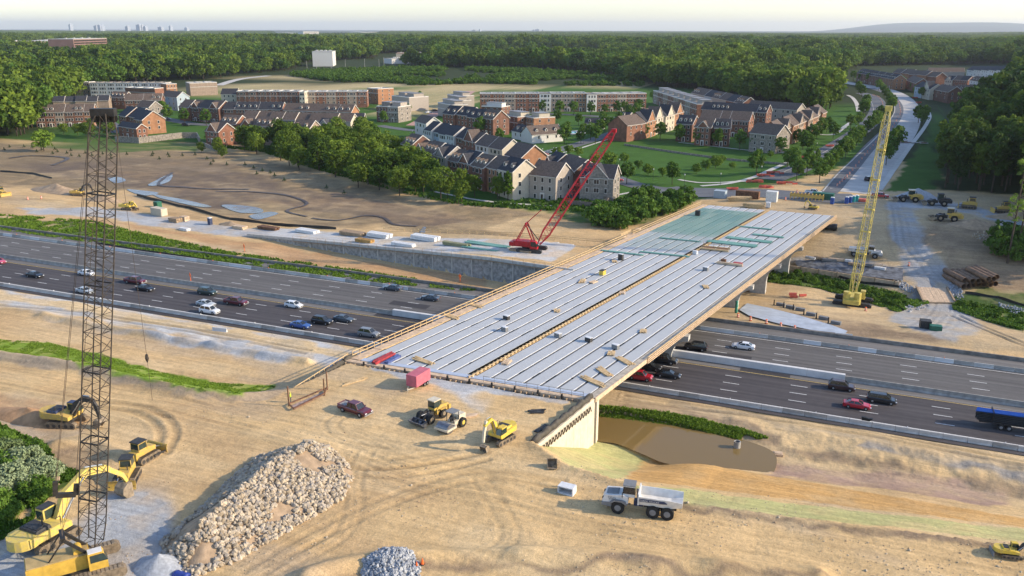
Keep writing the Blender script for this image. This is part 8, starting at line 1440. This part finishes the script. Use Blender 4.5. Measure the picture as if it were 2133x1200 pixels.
# left wing: stepped timber form with tarp, trench box, worker
a = BP(0, -.005); b2 = gp(600, 812); b2.z = 5.4
r = thing('wing_form', 'timber wing wall form beside the left bridge corner', 'formwork')
for k in range(12):
    t0, t1 = k / 12, (k + .95) / 12; p0 = a.lerp(b2, t0); p1 = a.lerp(b2, t1); wall_pts((p0.x, p0.y + .8), (p1.x, p1.y + .8), .3, -1, p0.z - .1, -1, p1.z - .1).build('form_panel', WOODP, r); MB().bar((p0.x, p0.y, p0.z - .6), (p0.x, p0.y, p0.z + 1.0), .1).build('post', WOODL, r)
for h in (.35, .9): MB().bar(a + Vector((0, 0, h)), b2 + Vector((0, 0, h)), .06, .14).build('rail', WOODL, r)
secs = []
for k in range(24):
    c = a.lerp(b2, k / 23) + Vector((.3, 1.5, .1)); h = .5 + .25 * ((k * 5) % 4) / 3; secs.append([(c.x + math.cos(w) * .5, c.y + math.cos(w) * .5, c.z + math.sin(w) * h) for w in np.linspace(0, 2 * math.pi, 8, endpoint=False)])
tag(MB().loft(secs).build('tarp_roll', TARP, None, True), 'brown tarp roll along the left wing form', 'tarp')
q0, q1, q2, q3 = gp(602, 846), gp(682, 812), gp(676, 824), gp(612, 856); r = thing('trench_box', 'rusty steel frame with upright posts lying by the wing form', 'frame')
for p, q in ((q0, q1), (q1, q2), (q2, q3), (q3, q0)): MB().bar(p + Vector((0, 0, .4)), q + Vector((0, 0, .4)), .18).build('beam', RUST, r)
for p, h in ((q0, 3.4), (q1, 3.2), (q2, 3.0)): MB().bar(p, p + Vector((0, 0, h)), .16).build('post', RUST, r)
o = drape('trench_mat', [(606, 846), (676, 816), (674, 824), (614, 854)], mat('pinkish_mat', (.42, .31, .27), .9, 0, .3, 2), .08, None); tag(o, 'pinkish mat inside the rusty steel frame', 'mat')
def person(loc, rz, label, S=1.75):
    r = thing('person', label, 'person', loc, rz); me = bpy.data.meshes.new('body')
    V = [(0, 0, .93), (0, 0, 1.15), (.02, 0, 1.40), (.03, 0, 1.52), (.04, 0, 1.62), (.03, 0, 1.74), (0, .10, .86), (.03, .11, .48), (0, .12, .08), (.14, .12, .03), (0, -.10, .86), (.08, -.11, .48), (.02, -.12, .08), (.16, -.12, .03), (0, .19, 1.40), (.03, .25, 1.13), (.16, .22, .93), (.24, .20, .88), (0, -.19, 1.40), (.05, -.25, 1.13), (.2, -.2, .98), (.28, -.18, .95)]
    Ed = [(0, 1), (1, 2), (2, 3), (3, 4), (4, 5), (0, 6), (6, 7), (7, 8), (8, 9), (0, 10), (10, 11), (11, 12), (12, 13), (2, 14), (14, 15), (15, 16), (16, 17), (2, 18), (18, 19), (19, 20), (20, 21)]
    Rr = [.15, .14, .15, .06, .09, .08, .095, .065, .05, .05, .095, .065, .05, .05, .075, .05, .04, .045, .075, .05, .04, .045]
    me.from_pydata(V, Ed, []); o = bpy.data.objects.new('body', me); COL.objects.link(o); sk = o.modifiers.new('skin', 'SKIN'); 
    if not me.skin_vertices: bm = bmesh.new(); bm.from_mesh(me); bm.verts.layers.skin.verify(); bm.to_mesh(me); bm.free()
    for i, s in enumerate(me.skin_vertices[0].data): s.radius = (Rr[i], Rr[i]); s.use_root = i == 0
    o.modifiers.new('sub', 'SUBSURF').levels = 1; dg_ = bpy.context.evaluated_depsgraph_get(); dg_.update(); m2 = bpy.data.meshes.new_from_object(o.evaluated_get(dg_)); o.modifiers.clear(); o.data = m2; o.parent = r
    m2.materials.clear(); SKIN = mat('skin', (.42, .24, .16), .6); VEST = mat('vest_lime', (.62, .80, .05), .6, 0, .05, 2); JEAN = mat('work_trousers', (.06, .07, .10), .8)
    for m_ in (VEST, JEAN, SKIN): m2.materials.append(m_)
    for pl in m2.polygons: c = pl.center; pl.material_index = 2 if c.z > 1.5 or (abs(c.y) > .17 and c.z < 1.12 and c.z > .8) else 1 if c.z < .95 else 0
    MB().cyl((.04, 0, 1.70), (.04, 0, 1.83), .125, .07, 12).cyl((.05, 0, 1.69), (.05, 0, 1.71), .16, n=12).build('hard_hat', mat('hat_yellow', (.7, .6, .1), .4), r)
person(gz(gp(606, 838)), R(200), 'worker in lime vest standing at the rusty steel frame')
stack(tuple(gp(738, 795)), R(60), 4.5, 1.0, .15, 4, 1, WOODL, 'loose planks on the dirt behind the pickup', jit=.1); stack(tuple(gp(1118, 858)), R(20), 2.2, 1.4, .2, 4, 2, DK, 'black hose scraps on the fill', jit=.2); stack(tuple(gp(1128, 893)), R(75), 3.2, .8, .15, 3, 1, DK, 'black steel ladder lying by the tarp', jit=.02); stack(tuple(gp(975, 868)), R(40), 3, 1.2, .3, 3, 2, WOODP, 'few boards behind the roller', jit=.15); stack(tuple(gp(1100, 822)), R(20), 3, 1.5, .4, 4, 2, WOODP, 'plywood scraps in front of the deck end', jit=.2); stack(tuple(gp(965, 796)), R(-10), 4, 1.0, .3, 3, 2, DK, 'dark form bars at the deck end', jit=.1)
o = MB().box((0, 0, .4), (2.4, .15, 1.2)).box((0, .12, .9), (2.4, .1, .12)).build('plywood_sheet', WOODP); p = gp(104, 1010); o.location = p; o.rotation_euler = (R(-20), 0, R(30)); tag(o, 'pale plywood sheet leaning by the flowering shrubs', 'plywood'); o = MB().box((0, 0, .15), (1.6, 1.0, .3)).box((0, 0, .36), (1.2, .7, .1)).build('stone_slab', STONE[2]); p = gp(645, 958); o.location = (p.x, p.y, p.z + 2.6); o.rotation_euler = (.2, .1, .6); tag(o, 'flat tan slab lying on top of the stone pile', 'slab')
BT = mat('blue_tarp', (.03, .06, .30), .4, 0, .2, 2, bump=.6); p = gp(378, 1202); o = MB().loft([[(p.x - .9 + .3 * k, p.y + math.cos(w) * .5, p.z + .25 + math.sin(w) * (.3 + .1 * (k % 2))) for w in np.linspace(0, 6.28, 8, endpoint=False)] for k in range(7)]).build('blue_tarp', BT, None, True); tag(o, 'crumpled blue tarp beside the gravel heap', 'tarp')
# estate walls, fences, lamps, saplings
def swall(pts, h, m, lab, name='stone_wall', cat='wall', th=.5, seglen=2.5, pn='wall_block', dz=0.0):
    q = gpl(pts); r = thing(name, lab, cat)
    for i in range(len(q) - 1):
        n_ = max(1, int(math.dist(q[i], q[i + 1]) / seglen))
        for k in range(n_):
            a = (q[i][0] + (q[i + 1][0] - q[i][0]) * k / n_, q[i][1] + (q[i + 1][1] - q[i][1]) * k / n_); c = (q[i][0] + (q[i + 1][0] - q[i][0]) * (k + .97) / n_, q[i][1] + (q[i + 1][1] - q[i][1]) * (k + .97) / n_); z = tz(*a); wall_pts(a, c, th, z - 1.5, z + h, z - 1.5, z + h).build(pn, m, r)
swall([(240, 296), (290, 299), (330, 294), (380, 288), (410, 288), (416, 300)], 3.2, BRK['grey stone'], 'curved grey stone retaining wall below the brick houses'); swall([(420, 302), (445, 314), (470, 318)], 1.8, BRK['grey stone'], 'low stone wall by the corner steps'); swall([(1182, 428), (1240, 434), (1268, 424), (1232, 412)], 2.0, mat('fence_wood', (.21, .17, .135), .9, 0, .2, 2), 'weathered wooden fence around the alley end', 'wooden_fence', 'fence', .1, 1.2, 'fence_panel'); swall([(1300, 303), (1400, 318), (1500, 332), (1640, 345)], .9, BRK['grey stone'], 'low wall along the lawn path', 'garden_wall', 'wall', .3, 5)
for i, (u, v) in enumerate(((1290, 356), (1360, 378), (1425, 390), (1500, 388), (1585, 372), (1650, 340), (1700, 320), (1760, 285), (1800, 245), (1130, 332), (1215, 300), (1270, 285), (860, 292), (900, 288), (935, 215), (660, 148), (690, 147), (720, 146), (760, 144), (800, 141), (790, 146), (640, 150))):
    r = thing('street_lamp', 'slim dark street lamp along the estate streets' if i < 15 else 'tall pale lamp mast along the far road', 'lamp', gp(u, v), 0, 'estate street lamps' if i < 15 else 'far road lamp masts'); H_ = 4.6 if i < 15 else 13; m_ = DK if i < 15 else CONC; MB().cyl((0, 0, 0), (0, 0, H_), .07 if i < 15 else .2, .05 if i < 15 else .12, 6).build('pole', m_, r); MB().cyl((0, 0, H_), (0, 0, H_ + .5), .16, .24, 8).build('lantern', WHT, r)
SAPM = leafmat('leaf_conifer', (.02, .045, .015), (.035, .07, .02), .1); rs = np.random.RandomState(8); cl = np.array([(rs.normal() * .28 * (1 - h), rs.normal() * .28 * (1 - h), .2 + 1.6 * h, .34 * (1.1 - h)) for h in np.linspace(0, 1, 16)]); SAPC = quads_mesh('foliage', leaf_arrays(cl, 14, .28, rs), SAPM); SAPT = MB().cyl((0, 0, -.2), (0, 0, 1.2), .05, .02, 5).mesh('stem', BARK)
for x, y in scatter_px([(-20, 300), (130, 312), (240, 322), (360, 318), (420, 325), (520, 345), (640, 385), (760, 405), (740, 412), (600, 382), (480, 350), (380, 335), (200, 332), (-20, 312)], 42, 5):
    t = thing('sapling', 'small dark conifer sapling planted on the bare field', 'sapling', (x, y, tz(x, y)), 0, 'conifer saplings on the bare field'); t.scale = (.95,) * 3
    for nm, me in (('foliage', SAPC), ('stem', SAPT)): o = bpy.data.objects.new(nm, me); COL.objects.link(o); o.parent = t
# clods and pebbles strewn over the fill
CLD = [MB(), MB()]; rs = np.random.RandomState(77); cu_, cv_ = rs.uniform(60, 2133, 5200), rs.uniform(850, 1200, 5200); cx_, cy_, cz_ = gpv(list(zip(cu_, cv_))); kp = fbm(cx_, cy_, 9, 17) > .5; pro = [np.array([v.co[:] for v in m_.vertices]) for m_ in (rock_mesh(1), rock_mesh(2))]; pfs = [tuple(p.vertices) for p in rock_mesh(3).polygons]
for i in np.nonzero(kp & (cz_ > 3))[0]: s_i = rs.uniform(.04, .13) * (2.0 if rs.rand() < .04 else 1); CLD[i % 2].add((pro[i % 2] * s_i + np.array([cx_[i], cy_[i], cz_[i]])).tolist(), pfs)
for mb, m_ in zip(CLD, (SOIL, STONE[2])): o = mb.build('clods', m_); tag(o, 'small clods and pebbles strewn over the dirt fill', 'clods', None, 'stuff')
p = gp(1722, 478); o = MB().loft([[(p.x - 3 + 1.0 * k, p.y + math.cos(w) * (1.2 + .3 * (k % 2)), p.z + .9 + math.sin(w) * (.8 + .3 * ((k * 3) % 4) / 3)) for w in np.linspace(0, 6.28, 9, endpoint=False)] for k in range(7)]).build('tarp_bundle', BLACKP, None, True); tag(o, 'black tarp bundle under the far right corner of the bridge', 'tarp')
GT = mat('green_tarp', (.06, .30, .22), .6, 0, .2, 2); p = gp(1533, 652); o = MB().loft([[(p.x + math.cos(w) * (.3 + .1 * (k % 2)), p.y + math.sin(w) * .3, p.z + .6 * k) for w in np.linspace(0, 6.28, 7, endpoint=False)] for k in range(6)]).build('green_tarp', GT, None, True); tag(o, 'green tarp hanging against the pier beside the road', 'tarp')
# ------------------------------------------------------------------ far hills and the air
HILLM = mat('far_hill', (.035, .06, .03), .95, 0, .2, .001)
mb = MB(); secs = []
for u in np.arange(1500, 3000, 30):
    r = ray(u, 60); dd = 24000; t_ = dd / math.hypot(r[0], r[1]); hgt = 10 + 250 * math.exp(-((u - 2060) / 190.0) ** 2) + 150 * math.exp(-((u - 1850) / 110.0) ** 2) + 200 * sm((u - 2150) / 200.0); x, y = r[0] * t_, r[1] * t_; k2 = 1.25
    secs.append([(x, y, 0), (x * 1.08, y * 1.08, hgt), (x * k2, y * k2, 0)])
mb.loft(secs); o = mb.build('far_hills', HILLM, None, True); o['kind'] = 'structure'
hm = bpy.data.materials.new('haze'); hm.use_nodes = True; n = hm.node_tree.nodes; l = hm.node_tree.links
for q in list(n):
    if q.type == 'BSDF_PRINCIPLED': n.remove(q)
pv = n.new('ShaderNodeVolumePrincipled'); pv.inputs['Color'].default_value = (.80, .87, .96, 1); pv.inputs['Density'].default_value = HAZE_D; pv.inputs['Anisotropy'].default_value = 0.2
l.new(pv.outputs[0], n['Material Output'].inputs['Volume'])
hb_ = MB().box((0, 14000, 140), (70000, 50000, 420)).build('haze', hm); tag(hb_, 'thin pale blue summer haze over the distant woods', 'haze', None, 'stuff')
